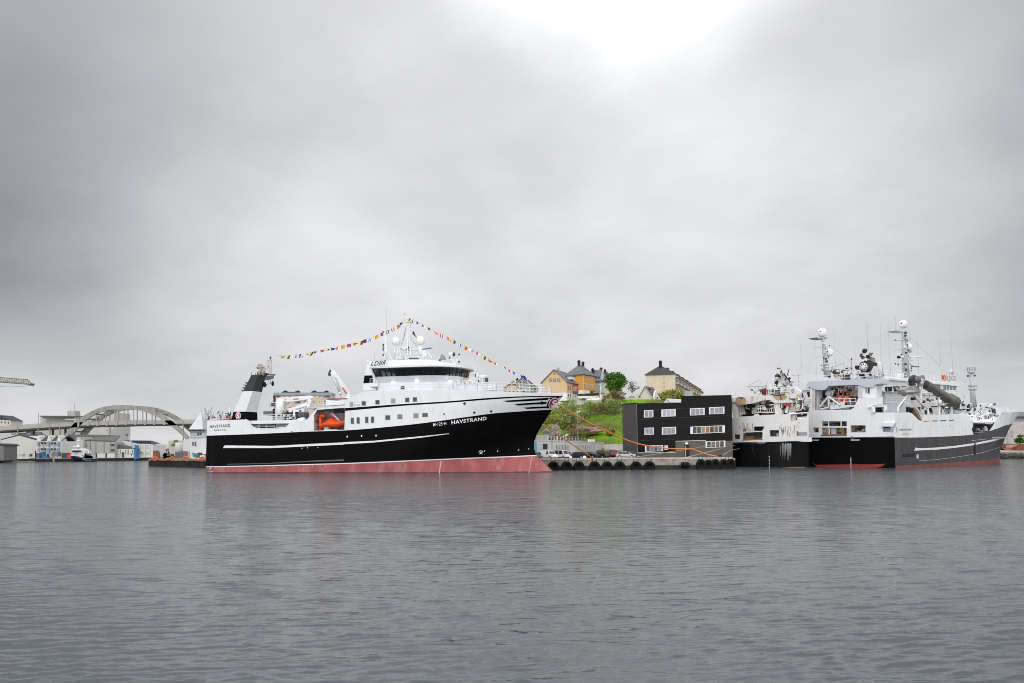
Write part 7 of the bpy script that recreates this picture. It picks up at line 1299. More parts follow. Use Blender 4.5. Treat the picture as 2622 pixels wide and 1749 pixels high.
class Flat:
 """frontage square to the view at one depth"""
 def __init__(s,f,y):s.f=f;s.y=y;s.p=G_(f,y)
 def face(s,par,name,poly,depth,m,mside=None,dx=0.):mb=MB();mb.slab([s.p(*q)for q in poly],(dx,depth,0),m,mside=mside);return bw(mb,name,par)
 def panes(s,par,boxes,m=DW,name='window',off=.06):
  for b in boxes:mb=MB();plate(mb,[s.f(b[0],b[3]),s.f(b[2],b[3]),s.f(b[2],b[1]),s.f(b[0],b[1])],lambda p:(at_y(p,s.y),Vector((0,-1,0))),m,off);bw(mb,name,par)
def bldg(f,a,b,y,label,name='warehouse',cat='building',group='buildings on the far shore'):
 c=at_y(f(a,b),y);c.z=FSZ;return Flat(f,y),empty(name,c,0,label,cat,group)
F,h=bldg(w1,380,1050,385,'big off-white gabled shed on the far shore at the left, nearest the water')
F.face(h,'wall',[(75,1090),(30,682),(385,592),(745,692),(712,1060)],34,OWH)
mb=MB();p=F.p;v=at_y(w1(775,600),425)-p(385,590);mb.slab([p(385,586),p(748,690),p(748,690)+v,p(385,586)+v],(0,0,.5),NAVR);mb.slab([p(385,586),p(22,682),p(22,682)+v,p(385,586)+v],(0,0,.5),NAVR);bw(mb,'roof',h)
F.panes(h,[(590,960,650,1012)]);F.panes(h,[(75,968,480,976)],GRW,'pipe',.2);F.panes(h,[(445,955,495,990)],mk('grey_marking',(.3,.3,.3)),'vent',.5)
F,h=bldg(w1,980,1050,380,'white waterside warehouse with stepped gables and blue hatches on the far shore')
F.face(h,'wall',[(712,1050),(740,700),(1240,700),(1225,1050)],12,WHW);mb=MB();p=F.p;mb.slab([p(740,700),p(1240,700),p(1235,600)+Vector((0,6,0)),p(760,600)+Vector((0,6,0))],(0,.4,.3),NAVR);mb.slab([p(1235,600)+Vector((0,6,0)),p(760,600)+Vector((0,6,0)),p(740,700)+Vector((0,12,0)),p(1240,700)+Vector((0,12,0))],(0,.4,.3),NAVR);bw(mb,'roof',h)
for x in(775,980,1180):F2=Flat(w1,379.6);F2.face(h,'gable',[(x-38,710),(x-36,660),(x-22,650),(x-20,620),(x-8,600),(x,580),(x+8,600),(x+20,620),(x+22,650),(x+38,660),(x+40,710)],5,WHW)
F=Flat(w1,379.6);F.panes(h,[(755,710,795,808),(963,718,1000,810),(1158,722,1195,815),(960,838,995,932),(1155,842,1190,935)],HB,'blue_hatch',.5);F.panes(h,[(755,838,787,915)],mk('peach_hatch',(.50,.30,.22),.7),'hatch',.5);F.panes(h,[(832,712,860,765),(900,712,924,765),(1036,718,1060,768),(1098,720,1122,768),(828,838,855,888),(896,838,920,888),(1030,842,1055,888),(1094,842,1116,888),(955,962,985,1010)],DW,'window',.5);F.panes(h,[(878,705,884,1040),(1084,705,1090,1040)],mk('grey_marking',(.3,.3,.3)),'downpipe',.5)
F,h=bldg(w1,1900,1045,405,'long grey warehouse with a pale stair tower behind the moored coaster')
F.face(h,'wall',[(1240,1045),(1240,700),(1380,600),(1480,690),(2300,722),(2300,1045)],45,GRW);mb=MB();p=F.p;mb.slab([p(1370,590),p(1470,692),p(2310,722),p(1830,590)+Vector((0,30,0)),p(1400,575)+Vector((0,30,0))],(0,0,.6),GYR);bw(mb,'roof',h);F3=Flat(w1,403);F3.face(h,'stair_tower',[(1458,1045),(1458,680),(1540,670),(1540,622),(1665,622),(1665,1045)],9,OWH)
F=Flat(w1,404.8);F.panes(h,[(1918,950,1950,1040),(2115,950,2148,1035),(1235,848,1275,890)]);F.panes(h,[(x,y,x+12,y+50)for x in(2225,2245,2265,2282)for y in(755,860)]);F.panes(h,[(1725,750,1742,815),(1325,725,1370,770)],mk('dull_far_window',(.22,.22,.21),.5));F.panes(h,[(x,700,x+5,950)for x in(1812,1920,2085,2205)],mk('seam_grey',(.2,.2,.19),.7),'joint',.15);F.panes(h,[(1660,952,2300,1042)],WHW,'base_wall',.04);Flat(w1,402.8).panes(h,[(1632,630,1648,668)])
F,h=bldg(w1,1500,1040,620,'tall beige grain silo block rising behind the left leg of the arch bridge','silo_building')
SIL=mk('silo_beige',(.40,.39,.36),.85,var=.05,scale=.05,streak=.7);F.face(h,'wall',[(815,1045),(812,205),(1640,205),(1640,1045)],18,SIL);Flat(w1,616).face(h,'tower',[(1480,1045),(1480,205),(1700,205),(1800,200),(2125,125),(2295,125),(2290,1045)],26,mk('silo_pale',(.44,.43,.41),.85,var=.05,scale=.05,streak=.7));Flat(w1,614).face(h,'roof',[(795,212),(795,190),(1650,196),(1650,214)],16,GYR);Flat(w1,618).face(h,'penthouse',[(1350,195),(1350,92),(1500,92),(1500,195)],8,SIL)
F=Flat(w1,614.5);F.panes(h,[(x,218,x+30,248)for x in(980,1035,1088,1140,1195,1250)]+[(862,218,892,242)]);F=Flat(w1,613);F.panes(h,[(1372,205,1408,238),(1480,535,1505,560)]);F.panes(h,[(x,y,x+22,y+40)for x in(2140,2240)for y in(470,590)]+[(1620,440,1632,590)],mk('dull_far_window',(.22,.22,.21)));F.panes(h,[(2190,420,2225,700)],mk('seam_grey',(.2,.2,.19)),'glazed_strip');F.panes(h,[(825,272,940,288),(1320,260,1530,278),(2150,250,2262,270)],OWH,'ledge',.5);F.panes(h,[(x,440,x+4,700)for x in(1800,1950)],mk('seam_grey',(.2,.2,.19)),'joint')
mb=MB();a=at_y(w1(1497,95),618);mb.tube([a,at_y(w1(1500,-60),618)],.25,STEEL,4);mb.tube([at_y(w1(1410,92),618),at_y(w1(1412,30),618)],.2,STEEL,4);bw(mb,'aerial',h)
F,h=bldg(w1,100,600,560,'cream house with dark hipped roof above the left approach of the bridge','house');F.face(h,'wall',[(-40,1000),(-40,275),(212,285),(208,1000)],14,mk('cream_far_wall',(.50,.47,.40),.8));mb=MB();p=F.p;mb.slab([p(-60,272),p(-60,175),p(10,180),p(232,290)],(0,14,0),NAVR);bw(mb,'roof',h);F.panes(h,[(20,300,42,345),(90,302,112,350),(158,310,180,358)])
F,h=bldg(w1,30,1060,330,'dark grey boarded boathouse cut by the left edge of the picture','boathouse');F.face(h,'wall',[(-80,1110),(-80,785),(72,790),(75,1090)],9,lam('grey_boathouse_boards',(.15,.145,.15),0,.5,.3));F.face(h,'roof',[(-90,792),(-90,745),(40,755),(98,785),(90,795)],10,NAVR)
F,h=bldg(w1,270,700,480,'white block with three dark windows under the left bridge approach');F.face(h,'wall',[(-60,900),(-60,540),(340,530),(345,900)],14,mk('dim_white_wall',(.42,.42,.41),.8));F.panes(h,[(240,535,255,578),(276,535,291,578),(312,535,327,578)])
F,h=bldg(w1,600,700,500,'house with dark slate roof under the left bridge approach','house');F.face(h,'wall',[(390,900),(390,570),(700,590),(700,900)],12,OWH);F.face(h,'roof',[(500,592),(525,500),(600,505),(710,592)],12,mk('slate_blue_roof',(.06,.065,.08),.6));F.face(h,'gable',[(385,590),(395,545),(455,520),(500,590)],11,OWH)
F,h=bldg(w2,500,1030,415,'white factory hall with arched gable and two navy roof pieces right of the grey warehouse');F.face(h,'wall',[(108,1032),(112,742),(320,690),(560,752),(872,765),(868,1030)],26,WHW);mb=MB();p=F.p;mb.slab([p(105,742),p(320,686),p(440,690),p(635,755),p(560,752),p(320,694)],(0,24,.2),NAVR);mb.slab([p(*q)for q in[(440,690),(632,694),(618,755),(600,752)]],(0,3,0),NAVR);mb.slab([p(*q)for q in[(665,700),(785,700),(775,756),(690,752)]],(0,3,0),NAVR);mb.slab([p(*q)for q in[(820,745),(875,755),(875,768),(825,766)]],(0,3,0),NAVR);bw(mb,'roof',h)
F.panes(h,[(x,y,x+60,y+70)for x in(640,740,830)for y in(785,910)if x+60<880],mk('dull_pale_window',(.42,.44,.45),.4));F.panes(h,[(570,915,605,960),(630,918,655,938)]);F.panes(h,[(620,760,624,1028),(720,760,724,1028),(822,765,826,1028)],mk('seam_grey',(.2,.2,.19)),'joint')
F,h=bldg(w2,280,1030,408,'low white shed with grey roof and tall narrow windows beside the blue crane');F.face(h,'wall',[(108,1032),(112,850),(490,850),(490,1032)],6,WHW);mb=MB();p=F.p;mb.slab([p(105,856),p(108,768),p(180,770),p(492,840),p(492,856)],(0,6,0),GYR);bw(mb,'roof',h);F.panes(h,[(x,870,x+14,970)for x in(110,130,220,318,350,378)],mk('dull_far_window',(.22,.22,.21)));F.panes(h,[(252,925,298,1030),(436,965,460,992),(410,945,570,952),(456,890,474,930)],DW)
F,h=bldg(w2,1030,1030,430,'small white office block with scattered windows behind the pier');F.face(h,'wall',[(872,1032),(872,790),(1190,785),(1190,1032)],14,WHW);F.panes(h,[(950,842,998,875),(1010,845,1030,870),(960,895,984,925),(1000,900,1028,912),(945,960,1000,1000),(1004,940,1028,985)],mk('dull_far_window',(.22,.22,.21)))
F,h=bldg(w2,1300,1030,330,'beige flat block behind the pier left of the white tower');h.location.z=QZ;F.face(h,'wall',[(1183,1060),(1185,692),(1460,690),(1460,1060)],14,mk('beige_far_wall',(.48,.45,.41),.8))
F,h=bldg(w2,1550,1030,300,'white sloping-topped hall adjoining the white tower on the pier');h.location.z=QZ;F.face(h,'wall',[(1480,1060),(1470,690),(1560,665),(1660,640),(1660,1060)],12,WHW)
mb=MB();a=at_y(w2(1400,1040),320);b=at_y(w2(1400,752),320);r=(at_y(w2(1482,800),320).x-at_y(w2(1322,800),320).x)/2;mb.lathe(a,(0,0,1),[(0,r),(b.z-a.z,r),(b.z-a.z+.4,r*.9)],WHW,24);placed(mb,'storage_tank',a,'white cylindrical storage tank behind the pier left of the white tower','tank')
e=empty('rooftop_bush',at_y(w2(1385,745),321),0,'mossy green bush showing on top of the white storage tank','bush');mb=MB();leaves(mb,(0,0,0),(3.6,2,2.4),500,.35,LO,301,8,.8);mb.build('foliage',e,recalc=False)
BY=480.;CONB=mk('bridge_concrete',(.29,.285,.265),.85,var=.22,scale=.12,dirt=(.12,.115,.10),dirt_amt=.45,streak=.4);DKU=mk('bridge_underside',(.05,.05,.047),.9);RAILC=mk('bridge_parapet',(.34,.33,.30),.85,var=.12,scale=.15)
br=empty('arch_bridge',at_y(ZD(1320,1000),BY),0,'long grey concrete arch bridge across the sound with vertical hangers','bridge');pb=lambda a,b,dy=0.:at_y(ZD(a,b),BY+dy);CR=Vector((3.4,9.5,0))
outer=interp([(650,800),(700,722),(800,600),(900,522),(1050,445),(1200,413),(1320,408),(1450,416),(1600,445),(1750,512),(1880,605),(1980,700),(2045,770)]);inner=interp([(650,875),(720,790),(850,640),(950,550),(1050,495),(1200,458),(1320,450),(1450,457),(1600,497),(1750,570),(1880,668),(1980,760),(2010,800)])
for k,nm in((0,'arch_rib'),(1,'arch_rib')):
 mb=MB();xs_=[655+1370*i/60 for i in range(61)];up_=[pb(x,outer(x))+CR*k for x in xs_];lo_=[pb(x,inner(x))+CR*k for x in xs_];mb.slab(up_+lo_[::-1],(0,1.5,0),CONB);bw(mb,nm,br)
mb=MB()
for x in(760,830,900,980,1080,1560,1660,1820):mb.tube([pb(x,(outer(x)*.5+inner(x)*.5))+Vector((0,1,0)),pb(x,(outer(x)*.5+inner(x)*.5))+CR],.5,CONB,4)
bw(mb,'cross_brace',br)
dtop=interp([(-60,655),(0,645),(200,630),(400,615),(700,602),(900,590),(1150,585),(1400,578),(1700,574),(2080,572),(2200,574),(3300,590)]);dbot=lambda x:dtop(x)+(42 if x>500 else 44)
xs_=[-60+3300*i/60 for i in range(61)]
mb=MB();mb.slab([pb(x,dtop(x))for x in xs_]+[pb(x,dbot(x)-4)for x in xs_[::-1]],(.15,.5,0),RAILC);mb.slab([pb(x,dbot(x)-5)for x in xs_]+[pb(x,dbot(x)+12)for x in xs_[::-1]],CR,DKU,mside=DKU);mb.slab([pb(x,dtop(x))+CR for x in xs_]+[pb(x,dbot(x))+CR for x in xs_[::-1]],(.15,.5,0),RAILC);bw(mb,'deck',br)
for x in[1030,1128,1228,1330,1432,1530,1630,1735,945]:
 for k in(0,1):
  xx=x;mb=MB();mb.tube([pb(xx,inner(xx)-8)+CR*k+Vector((0,.7,0)),pb(xx,dtop(xx))+CR*k+Vector((0,.7,0))],.30,CONB,5);bw(mb,'hanger',br)
for x in[190,410,533,640,1968,845,948,1050,1150,1255,1355,1460,1560,1660,1765]:
 long=x<700 or x>1900;mb=MB();mb.obox(pb(x,dtop(x)+20)+Vector((0,-.1,0)),(.55,0,0),(0,.4,0),(0,0,1.5),RAILC)if not long else mb.slab([pb(x-4,dtop(x))+Vector((0,-.1,0)),pb(x+4,dtop(x))+Vector((0,-.1,0)),pb(x+4,830)+Vector((0,-.1,0)),pb(x-4,830)+Vector((0,-.1,0))],(0,.9,0),CONB);bw(mb,'pier' if long else 'deck_rib',br)
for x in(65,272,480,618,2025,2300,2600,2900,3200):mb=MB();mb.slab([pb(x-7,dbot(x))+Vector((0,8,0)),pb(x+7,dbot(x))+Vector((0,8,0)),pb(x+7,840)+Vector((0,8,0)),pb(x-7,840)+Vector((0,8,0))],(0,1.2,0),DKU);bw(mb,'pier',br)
for x,t in((415,495),(540,590)):mb=MB();mb.tube([pb(x-4,dtop(x)),pb(x,t)],.22,STEEL,5);bw(mb,'lamp_post',br)
mb=MB()
for k in range(104):x=-40+k*31;mb.tube([pb(x,dtop(x)),pb(x,dtop(x)-7)],.07,STEEL,4)
mb.tube([pb(x,dtop(x)-7)for x in xs_],.09,STEEL,4);mb.tube([pb(x,dtop(x)-4)for x in xs_],.06,STEEL,4);bw(mb,'handrail',br)
def thing(f,poly_m,y,base,label,name,cat,group=None):
 mb=MB()
 for poly,dep,m in poly_m:mb.slab([at_y(f(*q),y)for q in poly],(0,dep,0),m)
 return placed(mb,name,at_y(f(*base),y),label,cat,group)
R4=lambda a,b,c,d:[(a,d),(c,d),(c,b),(a,b)]
BLU=mk('container_blue',(.05,.10,.24),.6,var=.2,scale=.5)
thing(w1,[(R4(712,940,790,1050),3,BLU),(R4(712,932,790,940),3,WHW)],374,(750,1050),'blue container with white top at the left end of the white warehouse','container','container')
thing(w1,[(R4(793,918,855,1035),3,mk('teal_blue',(.04,.16,.28),.6)),(R4(812,985,830,1040),.3,WHW)],375,(820,1045),'teal-blue stacked boxes in front of the white warehouse','crate_stack','crates')
thing(w1,[([(850,1020),(860,995),(945,1002),(955,1030),(940,1045),(850,1045)],2,BLU)],373,(900,1045),'small blue boat lying on the far quay','rowing_boat','boat')
thing(w1,[(R4(1028,922,1160,1010),3,mk('purple_grey_nets',(.16,.15,.20),.9,var=.4,scale=.6)),(R4(1040,1010,1050,1050),.4,STEEL),(R4(1135,1010,1145,1050),.4,STEEL)],374,(1095,1050),'purple-grey net stack on legs in front of the white warehouse','net_stack','nets')
thing(w1,[(R4(1240,940,1345,1045),3,mk('dark_green_bin',(.03,.06,.05),.7)),([(1270,940),(1345,940),(1340,925),(1285,930)],2,STEEL)],376,(1290,1045),'dark green skip between the white warehouse and the moored coaster','skip','skip')
thing(w1,[([(1345,1045),(1350,975),(1375,960),(1390,990),(1420,1000),(1420,1045)],2,REDP)],372,(1380,1045),'red machine on the far quay beside the moored coaster bow','forklift','machine')
thing(w1,[(R4(703,900,714,1135),.6,BLACKM)],360,(708,1135),'black mooring pile standing in the water off the white shed','mooring_pile','pile')
thing(w1,[(R4(1058,1040,1082,1120),.8,CONC)],364,(1070,1120),'pale mooring pile standing before the far quay left of the coaster','mooring_pile','pile')
thing(w1,[(R4(1905,1035,1935,1105),.8,CONC)],364,(1920,1105),'pale mooring pile at the stern of the moored coaster','mooring_pile','pile')
mb=MB();q=G_(w1,352);
for k in range(10):mb.tube([q(80+k*20,1118-k*1.5),q(300+k*45,1118-k)],.18,rnd.choice([DSTEEL,mk('grey_pontoon',(.25,.25,.23),.8),BLACKM]),5)
placed(mb,'pontoon',q(300,1120),'low dark pontoon along the water in front of the white gabled shed','pontoon')
mb=MB();r=random.Random(5)
for k in range(14):c=q(230+k*36,1078+r.uniform(-8,8))+Vector((0,14,0));mb.ball(c,r.uniform(.6,1.3),r.choice([mk('shore_scrub',(.11,.11,.06),.9),ROCK,mk('shore_scrub',(.11,.11,.06))]),7,.7)
o=placed(mb,'shore_scrub',q(450,1085),kind='stuff')
cs=empty('coaster',at_y(w1(1650,1115),362),0,'small navy and white coaster moored at the far quay under the bridge','boat');F=Flat(w1,362);NAVY=mk('navy_hull',(.012,.015,.04),.35)
mb=MB();a=[(1425,1000),(1520,990),(1640,1018),(1760,1045),(1900,1050)];lo=[(1445,1116),(1520,1118),(1640,1118),(1760,1114),(1895,1108)];wd_=[.1,2.6,3.2,3.2,2.6]
rows=[]
for(x,y),(x2,y2),w_ in zip(a,lo,wd_):t_=F.p(x,y);b_=F.p(x2,y2);b_.z=-.4;rows.append([t_+Vector((0,-w_,0)),b_+Vector((0,-w_*.6,0)),b_+Vector((0,w_*.6,0)),t_+Vector((0,w_,0))])
mb.grid(rows,[NAVY]*4);mb.grid([[r_[0],r_[3]]for r_ in rows],[GREYW]*4);mb.add(rows[-1],[(0,1,2,3)],NAVY);bw(mb,'hull',cs)
Fc=Flat(w1,359.5);Fc.face(cs,'deckhouse',[(1445,1000),(1450,905),(1655,905),(1660,880),(1715,880),(1720,950),(1740,1040),(1640,1030),(1560,990)],5,WHW);Fc.face(cs,'wheelhouse_roof',[(1435,890),(1460,855),(1600,850),(1660,870),(1660,890)],5,WHITE);Flat(w1,359.4).face(cs,'bow_bulwark',[(1420,1000),(1425,945),(1445,990),(1560,985),(1690,1020),(1760,1040),(1640,1022),(1520,994)],.5,WHW)
Flat(w1,359.3).panes(cs,[(1450,888,1632,920)],GLASS,'window',.1);Flat(w1,359.3).panes(cs,[(1500,940,1560,948),(1640,985,1665,994)],DW,'window',.1)
mb=MB();
for a,b,r_ in(((1500,850),(1495,820),.15),((1570,850),(1570,720),.25),((1560,850),(1575,800),.2),((1770,970),(1775,880),.2),((1720,960),(1850,975),.25),((1760,900),(1780,890),.2),((1830,990),(1830,955),.2),((1895,1050),(1895,960),.15)):mb.tube([Fc.p(*a),Fc.p(*b)],r_,WHITE2,5)
mb.ball(Fc.p(1570,815),.8,WHITE,10);mb.ball(Fc.p(1490,820),.6,WHITE,10);mb.ball(Fc.p(1578,700),.5,WHITE,8);bw(mb,'mast',cs)
mb=MB();r=random.Random(3)
for k in range(20):mb.obox(Fc.p(r.uniform(1720,1890),r.uniform(960,1040)),(r.uniform(.3,1.2),0,0),(0,1,0),(0,0,r.uniform(.2,.6)),r.choice([WHITE2,GREYW,STEEL]))
bw(mb,'deck_gear',cs)
mb=MB();mb.slab([Flat(w1,359).p(*q)for q in[(1640,1068),(1720,1078),(1840,1078),(1835,1086),(1720,1088)]],(0,.3,0),WHW);bw(mb,'hull_stripe',cs)
bc=empty('harbour_crane',at_y(w2(518,1060),386),0,'bright blue harbour crane with a thin raised jib on the far quay','crane');F=Flat(w2,386);CB=mk('crane_blue',(.035,.17,.36),.5)
F.face(bc,'column',[(492,1085),(495,900),(540,900),(545,1060)],3,CB);F.face(bc,'slewing_head',[(480,820),(515,775),(530,800),(548,870),(542,905),(495,905),(485,860)],3.4,CB);mb=MB();p=F.p;mb.tube([p(500,840),p(455,760)],.7,mk('pale_blue_jib',(.35,.45,.55),.5),6);mb.tube([p(430,700),p(400,655),p(345,562)],.45,mk('pale_blue_jib',(.35,.45,.55)),6,.3);mb.tube([p(478,800),p(430,700)],.35,STEEL,5);mb.tube([p(345,562),p(395,650)],.5,DSTEEL,5,.2);bw(mb,'jib',bc)
YC=mk('tower_crane_yellow',(.15,.13,.065),.6,var=.15);yc=empty('tower_crane',at_y(ZD(-330,1000),300),0,'yellow lattice jib of a tower crane reaching into the sky at the left edge','crane');p=G_(ZD,300);mb=MB()
top=lambda x:112+(x)*.075;bot=lambda x:160+x*.078
mb.tube([p(-330,top(-330)),p(300,top(300)),p(345,182)],.14,YC,5);
for dy in(0,1.2):mb.tube([p(-330,bot(-330))+Vector((0,dy,0)),p(0,bot(0))+Vector((0,dy,0)),p(352,bot(352)+2)+Vector((0,dy*.2,0))],.17,YC,5)
n=26
for k in range(n):x=-330+640*k/n;x2=x+640/n/2;mb.tube([p(x,bot(x)),p(x2,top(x2)),p(x+640/n,bot(x+640/n))],.07,YC,4);mb.tube([p(x,bot(x))+Vector((0,1.2,0)),p(x2,top(x2)),p(x+640/n,bot(x+640/n))+Vector((0,1.2,0))],.07,YC,4)
mb.obox(p(345,188),(.6,0,0),(0,.5,0),(0,0,.4),DSTEEL);bw(mb,'jib',yc);mb=MB();mb.tube([p(-100,205),p(90,213),p(200,210),p(280,204),p(340,190)],.05,DSTEEL,4);bw(mb,'hoist_cable',yc)
mb=MB()
for dx in(-1,1):
 for dy in(-1,1):mb.tube([p(-330,top(-330)-30)+Vector((dx,dy,0)),Vector((p(-330,0).x+dx,300+dy,0))],.2,YC,5)
for k in range(20):z=2+k*1.7;x=p(-330,0).x;mb.tube([(x-1,299,z),(x+1,299,z+1.7)],.1,YC,4);mb.tube([(x+1,299,z),(x+1,301,z+1.7)],.1,YC,4)
bw(mb,'mast',yc)
mb=MB();mb.slab([(-270,290,1.2),(-215,296,1.2),(-214,330,1.2),(-270,330,1.2)],(0,0,-3),BLKQ);tag(mb.build('near_bank'),kind='structure')
pe=at_y(w2(815,1090),235);pr=at_y(w2(1925,1100),208)
mb=MB();r=random.Random(8);a0=Vector((-107,236,0));a1=Vector((-80,208.5,0));dn=(a1-a0).normalized();nn_=Vector((dn.y,-dn.x,0));Lp=(a1-a0).length+30
for k in range(int(Lp/.75)):o_=a0+dn*(k*.75)+nn_*-.12*0;
mb=MB()
for k in range(58):o_=a0+dn*(k*.72)-Vector((nn_.x,nn_.y,0))*-.2;mb.tube([(o_.x,o_.y,-1),(o_.x,o_.y,QZ-.35+r.uniform(-.1,.05))],.3,mk('black_pile',(.014,.013,.012),.85,var=.4),6)
o=placed(mb,'timber_piling',a0,'close black timber piling along the face of the pier behind the trawler stern','piling')
mb=MB();fr=mk('weed_fringe',(.20,.16,.10),.9,var=.4,scale=2)
for k in range(220):o_=a0+dn*r.uniform(0,40)+nn_*r.uniform(.3,.6);mb.obox((o_.x,o_.y,QZ-.1+r.uniform(-.3,.15)),(r.uniform(.1,.4),0,0),(0,.2,0),(0,0,r.uniform(.08,.25)),r.choice([fr,fr,mk('tan_gear',(.36,.24,.12)),mk('boom_orange',(.50,.10,.04),.7)]))
placed(mb,'dry_weed',a0,kind='stuff')
for i,(x,lab)in enumerate(((905,'leftmost orange float ring on the pier edge'),(1250,'second orange float ring on the pier edge, before the dark gear'),(1525,'third orange float ring on the pier edge, before the net cages'),(1862,'orange float ring on the pier edge nearest the trawler stern'))):
 t=(x-815)/1110;Y=235.5-27*t;c=at_y(w2(x,1058),Y);mb=MB();mb.tube([(math.cos(a)*.75,0,math.sin(a)*.5)for a in[k*.55 for k in range(11)]],.2,ORANGE,7);o=mb.build('float_ring');o.location=c+Vector((0,.3,0));tag(o,lab,'float','orange floats on the pier edge')
mb=MB();pts=[at_y(w2(x,1068+(x%3)*2),235.8-27*(x-815)/1110)for x in range(960,1880,60)];mb.tube(pts,.14,mk('boom_orange',(.50,.10,.04),.7),6);placed(mb,'float_line',pts[0],'orange float line lying along the pier edge between the rings','float line')
thing(w2,[([(868,1035),(875,890),(905,895),(915,925),(930,925),(935,1035)],3,mk('brown_crates',(.20,.11,.05),.8,var=.3,scale=1))],236,(900,1035),'brown crate stack at the outer end of the pier','crate_stack','crates')
mb=MB();q=G_(w2,230);
for a,b,r_ in(((1160,1060),(1150,870),.12),((1175,1050),(1180,850),.1),((1135,880),(1190,865),.22),((1200,1050),(1185,900),.16),((1240,1050),(1200,930),.16),((1280,1050),(1270,970),.14)):mb.tube([q(*a),q(*b)],r_,DSTEEL,5)
rr=random.Random(4)
for k in range(26):mb.obox(q(rr.uniform(1110,1290),rr.uniform(960,1050)),(rr.uniform(.15,.5),0,0),(0,.4,0),(0,0,rr.uniform(.15,.5)),rr.choice([DSTEEL,mk('brown_hose',(.07,.04,.03)),mk('grey_marking',(.3,.3,.3)),RUST]))
placed(mb,'fishing_gear',q(1200,1060),'heap of dark rusty fishing gear with upright poles on the pier','fishing gear')
for i,(a,b,y0)in enumerate(((1320,1400,915),(1400,1480,905),(1480,1572,905))):
 mb=MB();q=G_(w2,226-i);m1=mk('galvanised_mesh',(.17,.18,.18),.6,var=.2,scale=1)
 for x in range(a,b,10):mb.tube([q(x,1055),q(x,y0)],.06,m1,4)
 for y in range(y0,1055,22):mb.tube([q(a,y),q(b,y)],.05,m1,4)
 mb.slab([q(a+3,1050),q(b-3,1050),q(b-3,y0+30),q(a+3,y0+30)],(0,1.5,0),mk('dark_net_mass',(.05,.055,.055),.9,var=.5,scale=2)if i else mk('green_grey_nets',(.16,.19,.17),.9,var=.4,scale=2));placed(mb,'net_cage',q(a,1055),['greenish-grey mesh cage on the pier, left of the three','dark mesh cage on the pier, middle of the three','dark mesh cage on the pier touching the tan board'][i],'net cage','net cages on the pier')
thing(w2,[([(1568,1055),(1575,918),(1610,920),(1605,1055)],.4,mk('tan_board',(.42,.32,.24),.8))],222,(1588,1055),'tall tan board standing beside the net cages on the pier','board','board')
tb=empty('fishing_boat',at_y(w2(1790,1030),216),0,'small teal and white boat standing on the pier just behind the trawler stern','boat');F=Flat(w2,216);TEAL=mk('teal_paint',(.05,.22,.28),.5,var=.15)
F.face(tb,'hull',[(1670,1000),(1665,930),(1700,945),(1925,960),(1925,1035),(1760,1040),(1680,1020)],2.2,TEAL);F.face(tb,'rubbing_band',[(1700,948),(1690,920),(1925,912),(1925,960)],2.3,WHITE2);Flat(w2,215.8).face(tb,'keel_shade_boards',[(1695,960),(1760,985),(1760,1035),(1690,1020)],.3,mk('green_grey_shade',(.12,.16,.15),.8));mb=MB();p=F.p  # green-grey boards carry the shadow by the keel in their colour
for a,b in(((1805,920),(1800,850)),((1850,920),(1855,895)),((1685,930),(1690,905))):mb.tube([p(*a),p(*b)],.06,WHITE2,4)
mb.obox(p(1820,950),(.5,0,0),(0,.5,0),(0,0,.25),mk('brown_hose',(.07,.04,.03)));mb.obox(p(1880,1010),(.6,0,0),(0,.5,0),(0,0,.3),WHITE2);bw(mb,'mast',tb)
lt=empty('harbour_tower',at_y(w2(1760,1060),224),0,'white harbour tower with glazed lookout and pointed roof behind the trawler stern','tower');F=Flat(w2,224);p=F.p;PT=mk('tower_pale_paint',(.60,.61,.63),.6,var=.04,scale=.3)
F.face(lt,'wall',[(1618,1062),(1618,640),(1950,640),(1950,1062)],8,PT);F.face(lt,'lantern_wall',[(1622,645),(1622,475),(1880,475),(1880,645)],6.2,PT);Flat(w2,223.7).face(lt,'gallery',[(1612,615),(1612,598),(1868,598),(1868,615)],6.8,GREYW);Flat(w2,223.7).face(lt,'cornice',[(1612,528),(1612,506),(1875,506),(1875,528)],6.8,mk('mid_grey_paint',(.21,.22,.22)))
mb=MB();a=p(1608,468);b=p(1895,468);w_=b.x-a.x;base_=[a+Vector((0,-.6,0)),b+Vector((0,-.6,0)),b+Vector((0,w_,0)),a+Vector((0,w_,0))];ap=at_y(w2(1848,118),226.5);mb.add(base_+[ap],[(0,1,4),(1,2,4),(2,3,4),(3,0,4),(0,1,2,3)],mk('tower_roof_metal',(.50,.52,.56),.45,var=.06,scale=.5));mb.tube([ap,ap+Vector((0,0,.9))],.06,STEEL,4);bw(mb,'roof',lt);mb=MB();mb.slab([base_[0]-UPV*.02,base_[1]-UPV*.02,base_[1]-UPV*.3,base_[0]-UPV*.3],(0,w_,0),BLACKM);bw(mb,'eave',lt)
Flat(w2,223.9).panes(lt,[(1630,535,1652,590)],mk('dull_pale_window',(.42,.44,.45)));Flat(w2,223.9).panes(lt,[(1662,535,1700,590),(1708,535,1760,590)],mk('green_pale_window',(.36,.42,.41),.2));Flat(w2,223.9).panes(lt,[(1770,535,1798,590),(1812,532,1850,585)],GLASS);Flat(w2,223.9).panes(lt,[(1665,715,1690,792),(1715,712,1740,800)],GLASS)
mb=MB();mb.tube([p(1930,300),p(1928,40)],.06,STEEL,4);mb.tube([p(1930,640),p(1930,300)],.08,STEEL,4);bw(mb,'aerial',lt)
